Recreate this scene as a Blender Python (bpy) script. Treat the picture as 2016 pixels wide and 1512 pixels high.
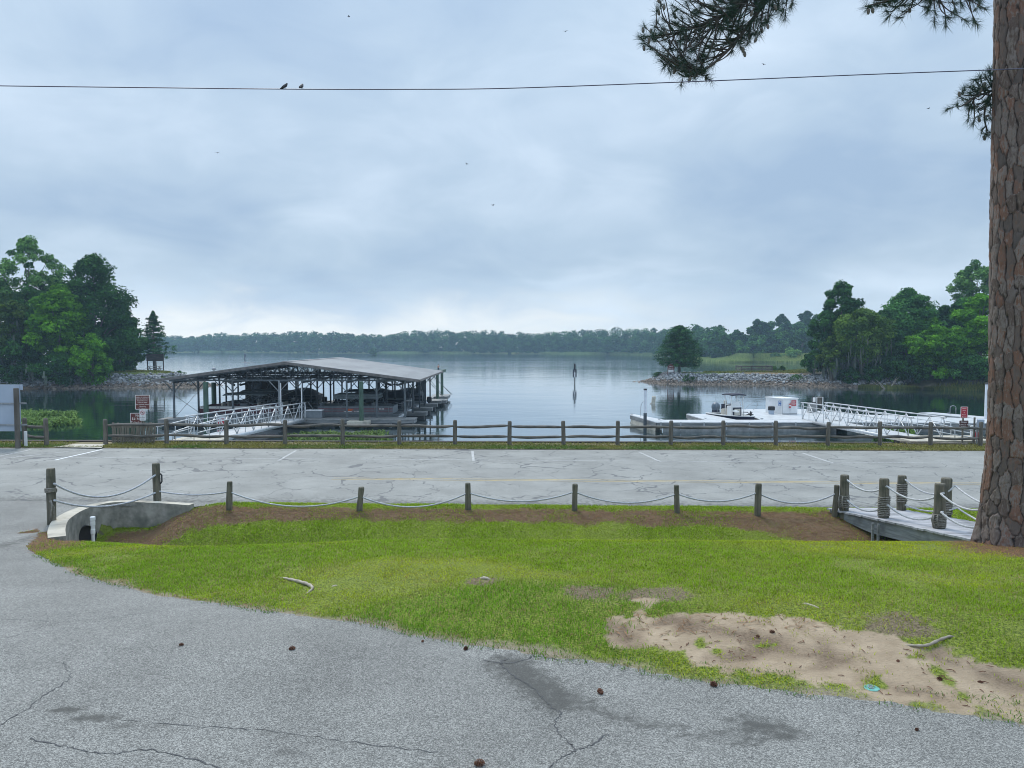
import bpy, bmesh, math, random
import numpy as np
from mathutils import Vector, Matrix, noise as mnoise

for o in list(bpy.data.objects):
    bpy.data.objects.remove(o)
scene = bpy.context.scene
COL = scene.collection
R = math.radians

# ---------------------------------------------------------------- camera
F_PX, PW, PH = 1500.0, 2016.0, 1512.0
PITCH = math.atan(76.0 / 1500.0)
CAM = np.array([0.0, 0.0, 4.5])
cam_data = bpy.data.cameras.new("camera")
cam = bpy.data.objects.new("camera", cam_data)
COL.objects.link(cam)
cam.location = CAM
cam.rotation_euler = (math.pi / 2 - PITCH, 0, 0)
cam_data.sensor_fit = 'HORIZONTAL'
cam_data.angle = 2 * math.atan(PW / 2 / F_PX)
cam_data.clip_start = 0.05
cam_data.clip_end = 4000
scene.camera = cam

# ---------------------------------------------------------------- sky, sun, exposure
SUN_EL, SUN_AZ = R(52), R(-25)          # azimuth measured from +Y towards +X
world = bpy.data.worlds.new("World")
scene.world = world
world.use_nodes = True
wn, wl = world.node_tree.nodes, world.node_tree.links
wn.clear()

def NN(nodes, kind, **kw):
    n = nodes.new(kind)
    for k, v in kw.items():
        setattr(n, k, v)
    return n

def build_world():
    out = NN(wn, 'ShaderNodeOutputWorld')
    bg = NN(wn, 'ShaderNodeBackground')
    bg.inputs['Strength'].default_value = 0.1
    wl.new(bg.outputs[0], out.inputs[0])
    sky = NN(wn, 'ShaderNodeTexSky', sky_type='NISHITA', sun_disc=False)
    sky.sun_elevation = SUN_EL
    sky.sun_rotation = SUN_AZ
    tc = NN(wn, 'ShaderNodeTexCoord')
    sep = NN(wn, 'ShaderNodeSeparateXYZ')
    wl.new(tc.outputs['Generated'], sep.inputs[0])
    def math_(op, a, b=None, c=None):
        m = NN(wn, 'ShaderNodeMath', operation=op)
        for i, v in enumerate((a, b, c)):
            if v is None:
                continue
            if hasattr(v, 'node'):
                wl.new(v, m.inputs[i])
            else:
                m.inputs[i].default_value = v
        return m.outputs[0]
    z = math_('MAXIMUM', sep.outputs[2], 0.0)
    zz = math_('ADD', z, 0.30)
    u = math_('DIVIDE', sep.outputs[0], zz)
    v = math_('DIVIDE', sep.outputs[1], zz)
    comb = NN(wn, 'ShaderNodeCombineXYZ')
    wl.new(u, comb.inputs[0]); wl.new(v, comb.inputs[1])
    def cloud(scale, detail, rough, off, dist=0.3):
        mp = NN(wn, 'ShaderNodeMapping')
        mp.inputs['Location'].default_value = off
        mp.inputs['Scale'].default_value = (1.0, 1.0, 1.0)
        wl.new(comb.outputs[0], mp.inputs[0])
        n = NN(wn, 'ShaderNodeTexNoise')
        n.inputs['Scale'].default_value = scale
        n.inputs['Detail'].default_value = detail
        n.inputs['Roughness'].default_value = rough
        n.inputs['Distortion'].default_value = dist
        wl.new(mp.outputs[0], n.inputs['Vector'])
        return n.outputs['Fac']
    n1 = cloud(1.05, 4.0, 0.5, (3.1, 0.4, 0))
    n2 = cloud(2.9, 6.0, 0.55, (7.7, 2.2, 0), 0.6)
    s = math_('ADD', math_('MULTIPLY', n1, 0.68), math_('MULTIPLY', n2, 0.32))
    ramp = NN(wn, 'ShaderNodeValToRGB')
    wl.new(s, ramp.inputs[0])
    e = ramp.color_ramp.elements
    e[0].position = 0.38; e[0].color = (0.335, 0.455, 0.615, 1)
    e[1].position = 0.63; e[1].color = (0.575, 0.69, 0.82, 1)
    m = ramp.color_ramp.elements.new(0.5); m.color = (0.435, 0.555, 0.69, 1)
    # brightness with height: pale gap low over the lake, darker deck, bright zenith
    er = NN(wn, 'ShaderNodeValToRGB')
    wl.new(z, er.inputs[0])
    ee = er.color_ramp.elements
    ee[0].position = 0.0; ee[0].color = (0.96, 0.96, 0.96, 1)
    ee[1].position = 1.0; ee[1].color = (1, 1, 1, 1)
    for p, c in ((0.045, 0.95), (0.10, 0.86), (0.20, 0.90), (0.42, 1.0)):
        q = ee.new(p); q.color = (c, c, c, 1)
    mul = NN(wn, 'ShaderNodeMix', data_type='RGBA', blend_type='MULTIPLY')
    mul.inputs['Factor'].default_value = 1.0
    wl.new(ramp.outputs[0], mul.inputs['A']); wl.new(er.outputs[0], mul.inputs['B'])
    # pale break in the clouds just above the far shore
    gap = NN(wn, 'ShaderNodeMapRange', interpolation_type='SMOOTHSTEP')
    gap.inputs['From Min'].default_value = 0.085; gap.inputs['From Max'].default_value = 0.0
    zj = math_('ADD', z, math_('MULTIPLY', math_('SUBTRACT', n2, 0.5), 0.10))
    wl.new(zj, gap.inputs['Value'])
    gx = NN(wn, 'ShaderNodeMapRange', interpolation_type='SMOOTHSTEP')
    gx.inputs['From Min'].default_value = 0.45; gx.inputs['From Max'].default_value = -0.1
    gx.inputs['To Min'].default_value = 0.2
    wl.new(sep.outputs[0], gx.inputs['Value'])
    mixg = NN(wn, 'ShaderNodeMix', data_type='RGBA')
    wl.new(math_('MULTIPLY', gap.outputs[0], gx.outputs[0]), mixg.inputs['Factor'])
    wl.new(mul.outputs['Result'], mixg.inputs['A'])
    mixg.inputs['B'].default_value = (0.80, 0.805, 0.775, 1)
    # overcast zenith is brighter than the horizon
    zen = NN(wn, 'ShaderNodeMapRange', interpolation_type='SMOOTHSTEP')
    zen.inputs['From Min'].default_value = 0.42; zen.inputs['From Max'].default_value = 0.85
    zen.inputs['To Min'].default_value = 10.0; zen.inputs['To Max'].default_value = 24.0
    wl.new(z, zen.inputs['Value'])
    sc = NN(wn, 'ShaderNodeVectorMath', operation='SCALE')
    wl.new(mixg.outputs['Result'], sc.inputs[0]); wl.new(zen.outputs[0], sc.inputs['Scale'])
    fin = NN(wn, 'ShaderNodeMix', data_type='RGBA')
    fin.inputs['Factor'].default_value = 0.93
    wl.new(sky.outputs[0], fin.inputs['A']); wl.new(sc.outputs[0], fin.inputs['B'])
    wl.new(fin.outputs['Result'], bg.inputs['Color'])
build_world()

sun_data = bpy.data.lights.new("sun", 'SUN')
sun_data.energy = 1.9
sun_data.angle = R(18)
sun_data.color = (1.0, 0.92, 0.80)
sun = bpy.data.objects.new("sun", sun_data)
COL.objects.link(sun)
_sd = Vector((math.sin(SUN_AZ) * math.cos(SUN_EL), math.cos(SUN_AZ) * math.cos(SUN_EL), math.sin(SUN_EL)))
sun.rotation_euler = _sd.to_track_quat('Z', 'Y').to_euler()
sun.location = (0, 0, 60)

vs = scene.view_settings
vs.view_transform = 'Standard'; vs.look = 'None'; vs.gamma = 1.0; vs.use_curve_mapping = False
vs.exposure = 0.36
scene.cycles.use_denoising = True
scene.cycles.use_adaptive_sampling = False
scene.cycles.filter_width = 1.0
scene.cycles.denoising_prefilter = 'ACCURATE'
scene.cycles.max_bounces = 6
scene.cycles.volume_bounces = 1
scene.cycles.transparent_max_bounces = 8
scene.cycles.sample_clamp_indirect = 8

# ---------------------------------------------------------------- pixel <-> place helpers
_cp, _sp = math.cos(PITCH), math.sin(PITCH)
def ray(px, py):
    a = (px - PW / 2) / F_PX; b = -(py - PH / 2) / F_PX
    return np.array([a, _cp + b * _sp, -_sp + b * _cp])
def atd(px, py, Y):
    d = ray(px, py); return CAM + d * (Y / d[1])
def onz(px, py, z):
    d = ray(px, py); return CAM + d * ((z - CAM[2]) / d[2])

def sm(t):
    t = np.clip(t, 0, 1); return t * t * (3 - 2 * t)

# ---------------------------------------------------------------- object helpers
def tag(o, label=None, cat=None, group=None, kind=None):
    if label: o['label'] = label
    if cat: o['category'] = cat
    if group: o['group'] = group
    if kind: o['kind'] = kind
    return o

def thing(name, label, cat, loc=(0, 0, 0), rotz=0.0, group=None):
    o = bpy.data.objects.new(name, None)
    COL.objects.link(o)
    o.empty_display_size = 0.2
    o.location = tuple(float(v) for v in loc)
    o.rotation_euler = (0, 0, rotz)
    return tag(o, label, cat, group)

def root_loc(o):
    p = np.zeros(3)
    while o is not None:
        p += np.array(o.location); o = o.parent
    return p

def npmesh(name, V, faces, mat, parent=None, local=False, smooth=False, col=None, attrs=None):
    """V (n,3); faces: ndarray (m,k) or list of lists."""
    V = np.asarray(V, dtype=np.float64)
    if parent is not None and not local:
        V = V - root_loc(parent)
    me = bpy.data.meshes.new(name)
    if isinstance(faces, np.ndarray):
        m, k = faces.shape
        me.vertices.add(len(V)); me.vertices.foreach_set('co', V.astype(np.float32).ravel())
        me.loops.add(m * k); me.loops.foreach_set('vertex_index', faces.astype(np.int32).ravel())
        me.polygons.add(m)
        me.polygons.foreach_set('loop_start', np.arange(0, m * k, k, dtype=np.int32))
        me.update(calc_edges=True)
    else:
        me.from_pydata([tuple(v) for v in V], [], faces)
    if col is not None:
        a = me.color_attributes.new('col', 'FLOAT_COLOR', 'POINT')
        c4 = np.ones((len(V), 4), dtype=np.float32); c4[:, :3] = col
        a.data.foreach_set('color', c4.ravel())
    if attrs:
        for k, v in attrs.items():
            a = me.attributes.new(k, 'FLOAT', 'POINT')
            a.data.foreach_set('value', np.asarray(v, dtype=np.float32))
    if smooth:
        me.polygons.foreach_set('use_smooth', np.ones(len(me.polygons), dtype=bool))
    if mat is not None:
        me.materials.append(mat)
    o = bpy.data.objects.new(name, me)
    COL.objects.link(o)
    if parent is not None:
        o.parent = parent
    return o

def frame_of(d):
    d = np.asarray(d, float); d = d / (np.linalg.norm(d) + 1e-9)
    a = np.array([0, 0, 1.0]) if abs(d[2]) < 0.9 else np.array([1.0, 0, 0])
    u = np.cross(a, d); u /= np.linalg.norm(u)
    return u, np.cross(d, u)

class MB:
    def __init__(s): s.v = []; s.f = []
    def add(s, V, F):
        b = len(s.v); s.v.extend([tuple(map(float, p)) for p in V]); s.f.extend([[i + b for i in f] for f in F]); return s
    def box(s, c, size, rz=0.0, rx=0.0, ry=0.0, bev=0.0):
        hx, hy, hz = size[0] / 2, size[1] / 2, size[2] / 2
        if bev > 0:
            bm = bmesh.new(); bmesh.ops.create_cube(bm, size=1.0)
            for v in bm.verts: v.co = Vector((v.co.x * size[0], v.co.y * size[1], v.co.z * size[2]))
            bmesh.ops.bevel(bm, geom=list(bm.edges), offset=bev, segments=2, affect='EDGES', profile=0.5)
            bm.verts.index_update()
            P = [v.co.copy() for v in bm.verts]; Fs = [[v.index for v in f.verts] for f in bm.faces]; bm.free()
        else:
            P = [Vector((x, y, z)) for x in (-hx, hx) for y in (-hy, hy) for z in (-hz, hz)]
            Fs = [[0, 1, 3, 2], [4, 6, 7, 5], [0, 4, 5, 1], [2, 3, 7, 6], [0, 2, 6, 4], [1, 5, 7, 3]]
        M = Matrix.Rotation(rz, 3, 'Z') @ Matrix.Rotation(ry, 3, 'Y') @ Matrix.Rotation(rx, 3, 'X')
        return s.add([M @ p + Vector(tuple(map(float, c))) for p in P], Fs)
    def beam(s, p0, p1, w, h, roll=0.0):
        """rectangular bar between two points, w across, h upward"""
        p0 = np.asarray(p0, float); p1 = np.asarray(p1, float)
        u, v = frame_of(p1 - p0)
        V = []
        for p in (p0, p1):
            for a, b in ((-1, -1), (1, -1), (1, 1), (-1, 1)):
                V.append(p + u * a * w / 2 + v * b * h / 2)
        return s.add(V, [[3, 2, 1, 0], [4, 5, 6, 7], [0, 1, 5, 4], [1, 2, 6, 5], [2, 3, 7, 6], [3, 0, 4, 7]])
    def cyl(s, p0, p1, r0, r1=None, n=10, caps=True):
        return s.tube([p0, p1], [r0, r0 if r1 is None else r1], n, caps)
    def tube(s, path, rad, n=8, caps=True):
        P = [np.asarray(p, float) for p in path]
        if not hasattr(rad, '__len__'): rad = [rad] * len(P)
        V = []; u = None
        for i, p in enumerate(P):
            d = P[min(i + 1, len(P) - 1)] - P[max(i - 1, 0)]
            d = d / (np.linalg.norm(d) + 1e-9)
            if u is None: u, w = frame_of(d)
            else:
                u = u - d * np.dot(u, d); nu = np.linalg.norm(u)
                u = u / nu if nu > 1e-6 else frame_of(d)[0]
                w = np.cross(d, u)
            for k in range(n):
                a = 2 * math.pi * k / n
                V.append(p + (u * math.cos(a) + w * math.sin(a)) * rad[i])
        Fs = []
        for i in range(len(P) - 1):
            for k in range(n):
                k2 = (k + 1) % n
                Fs.append([i * n + k, i * n + k2, (i + 1) * n + k2, (i + 1) * n + k])
        if caps:
            Fs.append(list(range(n))[::-1]); Fs.append([(len(P) - 1) * n + k for k in range(n)])
        return s.add(V, Fs)
    def lathe(s, c, prof, n=16, axis='Z'):
        V = []; Fs = []
        for r, z in prof:
            for k in range(n):
                a = 2 * math.pi * k / n
                V.append((c[0] + r * math.cos(a), c[1] + r * math.sin(a), c[2] + z))
        for i in range(len(prof) - 1):
            for k in range(n):
                k2 = (k + 1) % n
                Fs.append([i * n + k, i * n + k2, (i + 1) * n + k2, (i + 1) * n + k])
        Fs.append(list(range(n))[::-1]); Fs.append([(len(prof) - 1) * n + k for k in range(n)])
        return s.add(V, Fs)
    def poly(s, pts, h):
        """extrude polygon pts (3d list) by vector h"""
        h = np.asarray(h, float); n = len(pts)
        V = [np.asarray(p, float) for p in pts] + [np.asarray(p, float) + h for p in pts]
        return s.add(V, [list(range(n))[::-1], [n + i for i in range(n)]] + [[i, (i + 1) % n, n + (i + 1) % n, n + i] for i in range(n)])
    def ell(s, c, r, n=12, m=8, M=None):
        V = []; Fs = []
        for j in range(m + 1):
            t = math.pi * j / m
            for k in range(n):
                a = 2 * math.pi * k / n
                p = Vector((r[0] * math.sin(t) * math.cos(a), r[1] * math.sin(t) * math.sin(a), r[2] * math.cos(t)))
                if M is not None: p = M @ p
                V.append(p + Vector(tuple(map(float, c))))
        for j in range(m):
            for k in range(n):
                k2 = (k + 1) % n
                Fs.append([j * n + k, (j + 1) * n + k, (j + 1) * n + k2, j * n + k2])
        return s.add(V, Fs)
    def build(s, name, mat, parent=None, local=False, smooth=False, **kw):
        return npmesh(name, np.array(s.v), s.f, mat, parent, local, smooth, **kw)

def copy_tree(o, parent=None):
    c = o.copy(); COL.objects.link(c)
    if parent is not None: c.parent = parent
    for ch in list(o.children):
        copy_tree(ch, c)
    return c

def catmull(pts, sub=8):
    P = [np.asarray(p, float) for p in pts]
    P = [2 * P[0] - P[1]] + P + [2 * P[-1] - P[-2]]
    out = []
    for i in range(1, len(P) - 2):
        for t in np.linspace(0, 1, sub, endpoint=False):
            a, b, c, d = P[i - 1], P[i], P[i + 1], P[i + 2]
            out.append(0.5 * ((2 * b) + (c - a) * t + (2 * a - 5 * b + 4 * c - d) * t * t + (3 * b - 3 * c + d - a) * t ** 3))
    out.append(P[-2]); return out

# ---------------------------------------------------------------- materials
def new_mat(name):
    m = bpy.data.materials.new(name); m.use_nodes = True
    nt = m.node_tree
    b = nt.nodes['Principled BSDF']
    return m, nt.nodes, nt.links, b

def M(name, c1, c2=None, scale=4.0, rough=0.7, bump=0.0, bscale=None, metal=0.0, stretch=(1, 1, 1), detail=5.0, spec=0.5, lo=0.35, hi=0.65, coord='Object', c3=None, s3=1.0):
    """noise-mottled surface: colour runs c1..c2, optional large stain colour c3"""
    m, n, l, b = new_mat(name)
    b.inputs['Roughness'].default_value = rough
    b.inputs['Metallic'].default_value = metal
    b.inputs['Specular IOR Level'].default_value = spec
    c2 = c2 or tuple(min(1, x * 1.3) for x in c1)
    tc = NN(n, 'ShaderNodeTexCoord'); mp = NN(n, 'ShaderNodeMapping')
    mp.inputs['Scale'].default_value = stretch
    l.new(tc.outputs[coord], mp.inputs[0])
    tx = NN(n, 'ShaderNodeTexNoise'); tx.inputs['Scale'].default_value = scale; tx.inputs['Detail'].default_value = detail
    tx.inputs['Roughness'].default_value = 0.6
    l.new(mp.outputs[0], tx.inputs['Vector'])
    rp = NN(n, 'ShaderNodeValToRGB'); l.new(tx.outputs['Fac'], rp.inputs[0])
    rp.color_ramp.elements[0].position = lo; rp.color_ramp.elements[0].color = (*c1, 1)
    rp.color_ramp.elements[1].position = hi; rp.color_ramp.elements[1].color = (*c2, 1)
    last = rp.outputs[0]
    if c3:
        t3 = NN(n, 'ShaderNodeTexNoise'); t3.inputs['Scale'].default_value = s3; t3.inputs['Detail'].default_value = 4
        l.new(tc.outputs[coord], t3.inputs['Vector'])
        r3 = NN(n, 'ShaderNodeMapRange'); r3.inputs['From Min'].default_value = 0.5; r3.inputs['From Max'].default_value = 0.7
        l.new(t3.outputs['Fac'], r3.inputs['Value'])
        mx = NN(n, 'ShaderNodeMix', data_type='RGBA'); l.new(r3.outputs[0], mx.inputs['Factor'])
        l.new(last, mx.inputs['A']); mx.inputs['B'].default_value = (*c3, 1); last = mx.outputs['Result']
    l.new(last, b.inputs['Base Color'])
    if bump > 0:
        t2 = tx
        if bscale:
            t2 = NN(n, 'ShaderNodeTexNoise'); t2.inputs['Scale'].default_value = bscale; t2.inputs['Detail'].default_value = 4
            l.new(mp.outputs[0], t2.inputs['Vector'])
        bp = NN(n, 'ShaderNodeBump'); bp.inputs['Strength'].default_value = bump; bp.inputs['Distance'].default_value = 0.02
        l.new(t2.outputs['Fac'], bp.inputs['Height']); l.new(bp.outputs[0], b.inputs['Normal'])
    return m

def leaf_mat(name, transl=0.25, rough=0.55, spec=0.3, vary=0.25):
    """colour from the per-leaf attribute, thin-leaf translucency"""
    m, n, l, b = new_mat(name)
    at = NN(n, 'ShaderNodeAttribute'); at.attribute_name = 'col'
    oi = NN(n, 'ShaderNodeObjectInfo')
    hs = NN(n, 'ShaderNodeHueSaturation')
    mr = NN(n, 'ShaderNodeMapRange'); mr.inputs['To Min'].default_value = 1 - vary; mr.inputs['To Max'].default_value = 1 + vary
    l.new(oi.outputs['Random'], mr.inputs['Value']); l.new(mr.outputs[0], hs.inputs['Value'])
    l.new(at.outputs['Color'], hs.inputs['Color'])
    l.new(hs.outputs[0], b.inputs['Base Color'])
    b.inputs['Roughness'].default_value = rough
    b.inputs['Specular IOR Level'].default_value = spec
    if transl > 0:
        tr = NN(n, 'ShaderNodeBsdfTranslucent'); l.new(hs.outputs[0], tr.inputs['Color'])
        ms = NN(n, 'ShaderNodeMixShader'); ms.inputs[0].default_value = transl
        l.new(b.outputs[0], ms.inputs[1]); l.new(tr.outputs[0], ms.inputs[2])
        l.new(ms.outputs[0], n['Material Output'].inputs['Surface'])
    return m

MAT = {}
MAT['leaf'] = leaf_mat('leaf', 0.2, .8, .04)
MAT['grassblade'] = leaf_mat('grassblade', 0.3, 0.75, 0.06, 0.0)
MAT['needle'] = leaf_mat('needle', 0.1, 0.5, 0.4, 0.0)
MAT['rock'] = leaf_mat('rock', 0.0, 0.85, 0.3, 0.0)
MAT['treebark'] = M('treebark', (0.06, 0.052, 0.044), (0.15, 0.135, 0.115), 3, 0.9, 0.4, stretch=(1, 1, 0.25))
MAT['branch_bark'] = M('branch_bark', (0.03, 0.025, 0.022), (0.07, 0.058, 0.05), 6, 0.9)
MAT['post_wood'] = M('post_wood', (0.062, 0.057, 0.04), (0.165, 0.148, 0.112), 14, 0.85, 0.5, stretch=(1, 1, 0.12), c3=(0.05, 0.055, 0.038), s3=3)
MAT['rail_wood'] = M('rail_wood', (0.065, 0.058, 0.05), (0.155, 0.142, 0.122), 12, 0.85, 0.4, stretch=(0.12, 1, 1), c3=(0.05, 0.052, 0.05), s3=2)
MAT['fence_post'] = M('fence_post', (0.065, 0.058, 0.047), (0.155, 0.14, 0.115), 12, 0.85, 0.4, stretch=(1, 1, 0.15))
MAT['deck_wood'] = M('deck_wood', (0.27, 0.27, 0.29), (0.42, 0.42, 0.44), 9, 0.75, 0.3, stretch=(0.25, 3, 1), c3=(0.2, 0.2, 0.21), s3=2.2)
MAT['beam_wood'] = M('beam_wood', (0.13, 0.145, 0.15), (0.24, 0.255, 0.26), 6, 0.8, 0.3, stretch=(0.3, 0.3, 3), c3=(0.08, 0.085, 0.085), s3=1.5)
MAT['picket'] = M('picket', (0.09, 0.08, 0.06), (0.22, 0.2, 0.16), 9, 0.85, 0.3, stretch=(2, 2, 0.2))
MAT['dark_timber'] = M('dark_timber', (0.02, 0.017, 0.015), (0.06, 0.05, 0.042), 6, 0.85, 0.3, stretch=(0.2, 1, 2))
MAT['concrete'] = M('concrete', (0.17, 0.165, 0.145), (0.35, 0.335, 0.3), 3.5, 0.9, 0.4, 40, detail=8, c3=(0.12, 0.125, 0.11), s3=2.0)
MAT['concrete_top'] = M('concrete_top', (0.36, 0.33, 0.27), (0.5, 0.46, 0.39), 5, 0.9, 0.4, 40, detail=8, c3=(0.27, 0.25, 0.21), s3=2.5)
MAT['white_plastic'] = M('white_plastic', (0.66, 0.67, 0.68), (0.78, 0.78, 0.78), 8, 0.35)
MAT['aluminium'] = M('aluminium', (0.42, 0.44, 0.46), (0.56, 0.58, 0.6), 5, 0.42, metal=0.35)
MAT['galv'] = M('galv', (0.22, 0.24, 0.26), (0.33, 0.35, 0.37), 6, 0.55, metal=0.3)
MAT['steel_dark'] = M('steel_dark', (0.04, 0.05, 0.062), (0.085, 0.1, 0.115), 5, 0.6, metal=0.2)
MAT['steel_lit'] = M('steel_lit', (0.075, 0.092, 0.105), (0.13, 0.15, 0.165), 5, 0.55, metal=0.2)  # lighter copy of the boathouse steel, daylight put into the colour
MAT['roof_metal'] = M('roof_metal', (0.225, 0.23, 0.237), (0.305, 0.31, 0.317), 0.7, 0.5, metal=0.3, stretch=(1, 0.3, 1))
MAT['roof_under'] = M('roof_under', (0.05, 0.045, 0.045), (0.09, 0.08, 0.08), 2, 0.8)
MAT['fascia'] = M('fascia', (0.09, 0.085, 0.08), (0.17, 0.155, 0.15), 3, 0.75)
MAT['green_pile'] = M('green_pile', (0.035, 0.075, 0.052), (0.075, 0.13, 0.09), 4, 0.7, stretch=(1, 1, 0.3), c3=(0.03, 0.05, 0.04), s3=1)
MAT['dock_deck'] = M('dock_deck', (0.40, 0.41, 0.42), (0.53, 0.54, 0.55), 2, 0.38, detail=6)
MAT['dock_side'] = M('dock_side', (0.10, 0.11, 0.115), (0.21, 0.215, 0.215), 4, 0.8, 0.2, stretch=(0.3, 0.3, 2))
MAT['old_deck'] = M('old_deck', (0.16, 0.165, 0.165), (0.27, 0.27, 0.265), 3, 0.8, stretch=(1, 3, 1))
MAT['float_tan'] = M('float_tan', (0.3, 0.28, 0.23), (0.46, 0.43, 0.36), 3, 0.6)
MAT['float_black'] = M('float_black', (0.012, 0.013, 0.015), (0.03, 0.03, 0.033), 3, 0.6)
MAT['pile_white'] = M('pile_white', (0.52, 0.55, 0.6), (0.62, 0.65, 0.7), 3, 0.4)
MAT['sign_brown'] = M('sign_brown', (0.10, 0.022, 0.018), (0.13, 0.03, 0.024), 2, 0.5)
MAT['sign_dark'] = M('sign_dark', (0.055, 0.014, 0.016), (0.07, 0.02, 0.022), 2, 0.5)
MAT['sign_red'] = M('sign_red', (0.36, 0.022, 0.04), (0.42, 0.03, 0.05), 2, 0.45)
MAT['sign_white'] = M('sign_white', (0.62, 0.63, 0.64), (0.7, 0.71, 0.72), 3, 0.5)
MAT['sign_blue'] = M('sign_blue', (0.03, 0.12, 0.36), (0.04, 0.15, 0.4), 2, 0.5)
MAT['sign_back'] = M('sign_back', (0.30, 0.36, 0.45), (0.35, 0.41, 0.5), 1.5, 0.5)
MAT['ink_white'] = M('ink_white', (0.7, 0.68, 0.66), (0.75, 0.74, 0.72), 2, 0.6)
MAT['ink_black'] = M('ink_black', (0.015, 0.015, 0.02), (0.025, 0.025, 0.03), 2, 0.6)
MAT['rope_grey'] = M('rope_grey', (0.34, 0.34, 0.35), (0.55, 0.55, 0.56), 30, 0.85, 0.4)
MAT['rope_dark'] = M('rope_dark', (0.30, 0.31, 0.34), (0.5, 0.51, 0.54), 30, 0.85, 0.4)
MAT['rope_old'] = M('rope_old', (0.13, 0.12, 0.10), (0.27, 0.25, 0.22), 25, 0.9, 0.5)
MAT['black'] = M('black', (0.01, 0.01, 0.012), (0.022, 0.022, 0.025), 3, 0.6)
MAT['navy'] = M('navy', (0.010, 0.012, 0.035), (0.016, 0.02, 0.05), 3, 0.35)
MAT['canvas_navy'] = M('canvas_navy', (0.015, 0.017, 0.035), (0.03, 0.033, 0.055), 5, 0.8)
MAT['canvas_grey'] = M('canvas_grey', (0.12, 0.15, 0.16), (0.18, 0.21, 0.22), 3, 0.85, 0.2)
MAT['canvas_black'] = M('canvas_black', (0.014, 0.017, 0.024), (0.03, 0.035, 0.045), 3, 0.8, 0.2)
MAT['boat_white'] = M('boat_white', (0.62, 0.63, 0.63), (0.7, 0.71, 0.71), 3, 0.3)
MAT['boat_grey'] = M('boat_grey', (0.13, 0.155, 0.175), (0.19, 0.21, 0.23), 3, 0.4)
MAT['boat_red'] = M('boat_red', (0.20, 0.016, 0.028), (0.25, 0.022, 0.035), 3, 0.4)
MAT['boat_maroon'] = M('boat_maroon', (0.07, 0.012, 0.022), (0.09, 0.016, 0.028), 3, 0.4)
MAT['orange'] = M('orange', (0.62, 0.10, 0.02), (0.7, 0.13, 0.03), 3, 0.5)
MAT['seat_tan'] = M('seat_tan', (0.42, 0.39, 0.33), (0.5, 0.46, 0.4), 4, 0.6)
MAT['outboard'] = M('outboard', (0.07, 0.10, 0.13), (0.10, 0.135, 0.17), 3, 0.3)
MAT['red_paint'] = M('red_paint', (0.4, 0.02, 0.03), (0.46, 0.03, 0.04), 3, 0.4)
MAT['cone'] = M('cone', (0.07, 0.026, 0.014), (0.17, 0.07, 0.036), 40, 0.8, 0.4)
MAT['root_wood'] = M('root_wood', (0.25, 0.21, 0.165), (0.42, 0.365, 0.3), 9, 0.85, 0.3)
MAT['root_grey'] = M('root_grey', (0.18, 0.15, 0.12), (0.32, 0.28, 0.23), 9, 0.85, 0.3)
MAT['teal'] = M('teal', (0.07, 0.27, 0.23), (0.13, 0.36, 0.31), 10, 0.5)
MAT['cable'] = M('cable', (0.045, 0.042, 0.085), (0.065, 0.06, 0.115), 3, 0.5)
MAT['bird'] = M('bird', (0.018, 0.02, 0.028), (0.045, 0.042, 0.045), 20, 0.7)
MAT['crack'] = M('crack', (0.045, 0.046, 0.05), (0.085, 0.085, 0.088), 20, 0.95)
MAT['skin'] = M('skin', (0.4, 0.22, 0.17), (0.45, 0.26, 0.2), 6, 0.6)
MAT['glass'] = M('glass', (0.10, 0.13, 0.15), (0.14, 0.17, 0.19), 2, 0.1)
MAT['paint_white'] = M('paint_white', (0.5, 0.51, 0.52), (0.62, 0.63, 0.64), 6, 0.7, lo=0.3, hi=0.55)
MAT['paint_faded'] = M('paint_faded', (0.25, 0.252, 0.25), (0.45, 0.45, 0.445), 9, 0.8)
MAT['paint_yellow'] = M('paint_yellow', (0.27, 0.235, 0.165), (0.42, 0.32, 0.14), 2.5, 0.8)

# ================================================================ TERRAIN
ZW = -1.0
rng = np.random.default_rng(7)

def tz(x): return np.clip(-0.0087 * np.asarray(x, float), -0.3, 0.3)
def z_base(x, y):
    x = np.asarray(x, float); y = np.asarray(y, float)
    u = np.clip((y - 9.0) / 8.8, 0, 1); u = u * 0.75 + 0.25 * sm(u)
    return 0.9 * (1 - u) + tz(x) * sm((y - 12) / 8)
def march(px, py, fz, t0=3.0, t1=70.0):
    d = ray(px, py); Y = np.arange(t0, t1, 0.04)
    P = CAM[None] + d[None] * (Y / d[1])[:, None]
    g = P[:, 2] - fz(P[:, 0], P[:, 1])
    i = int(np.argmax(g <= 0)) if (g <= 0).any() else len(Y) - 1
    if i == 0: return P[0]
    a, b = g[i - 1], g[i]; w = a / (a - b + 1e-9)
    return P[i - 1] * (1 - w) + P[i] * w
def gb(px, py): return march(px, py, z_base)

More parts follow.
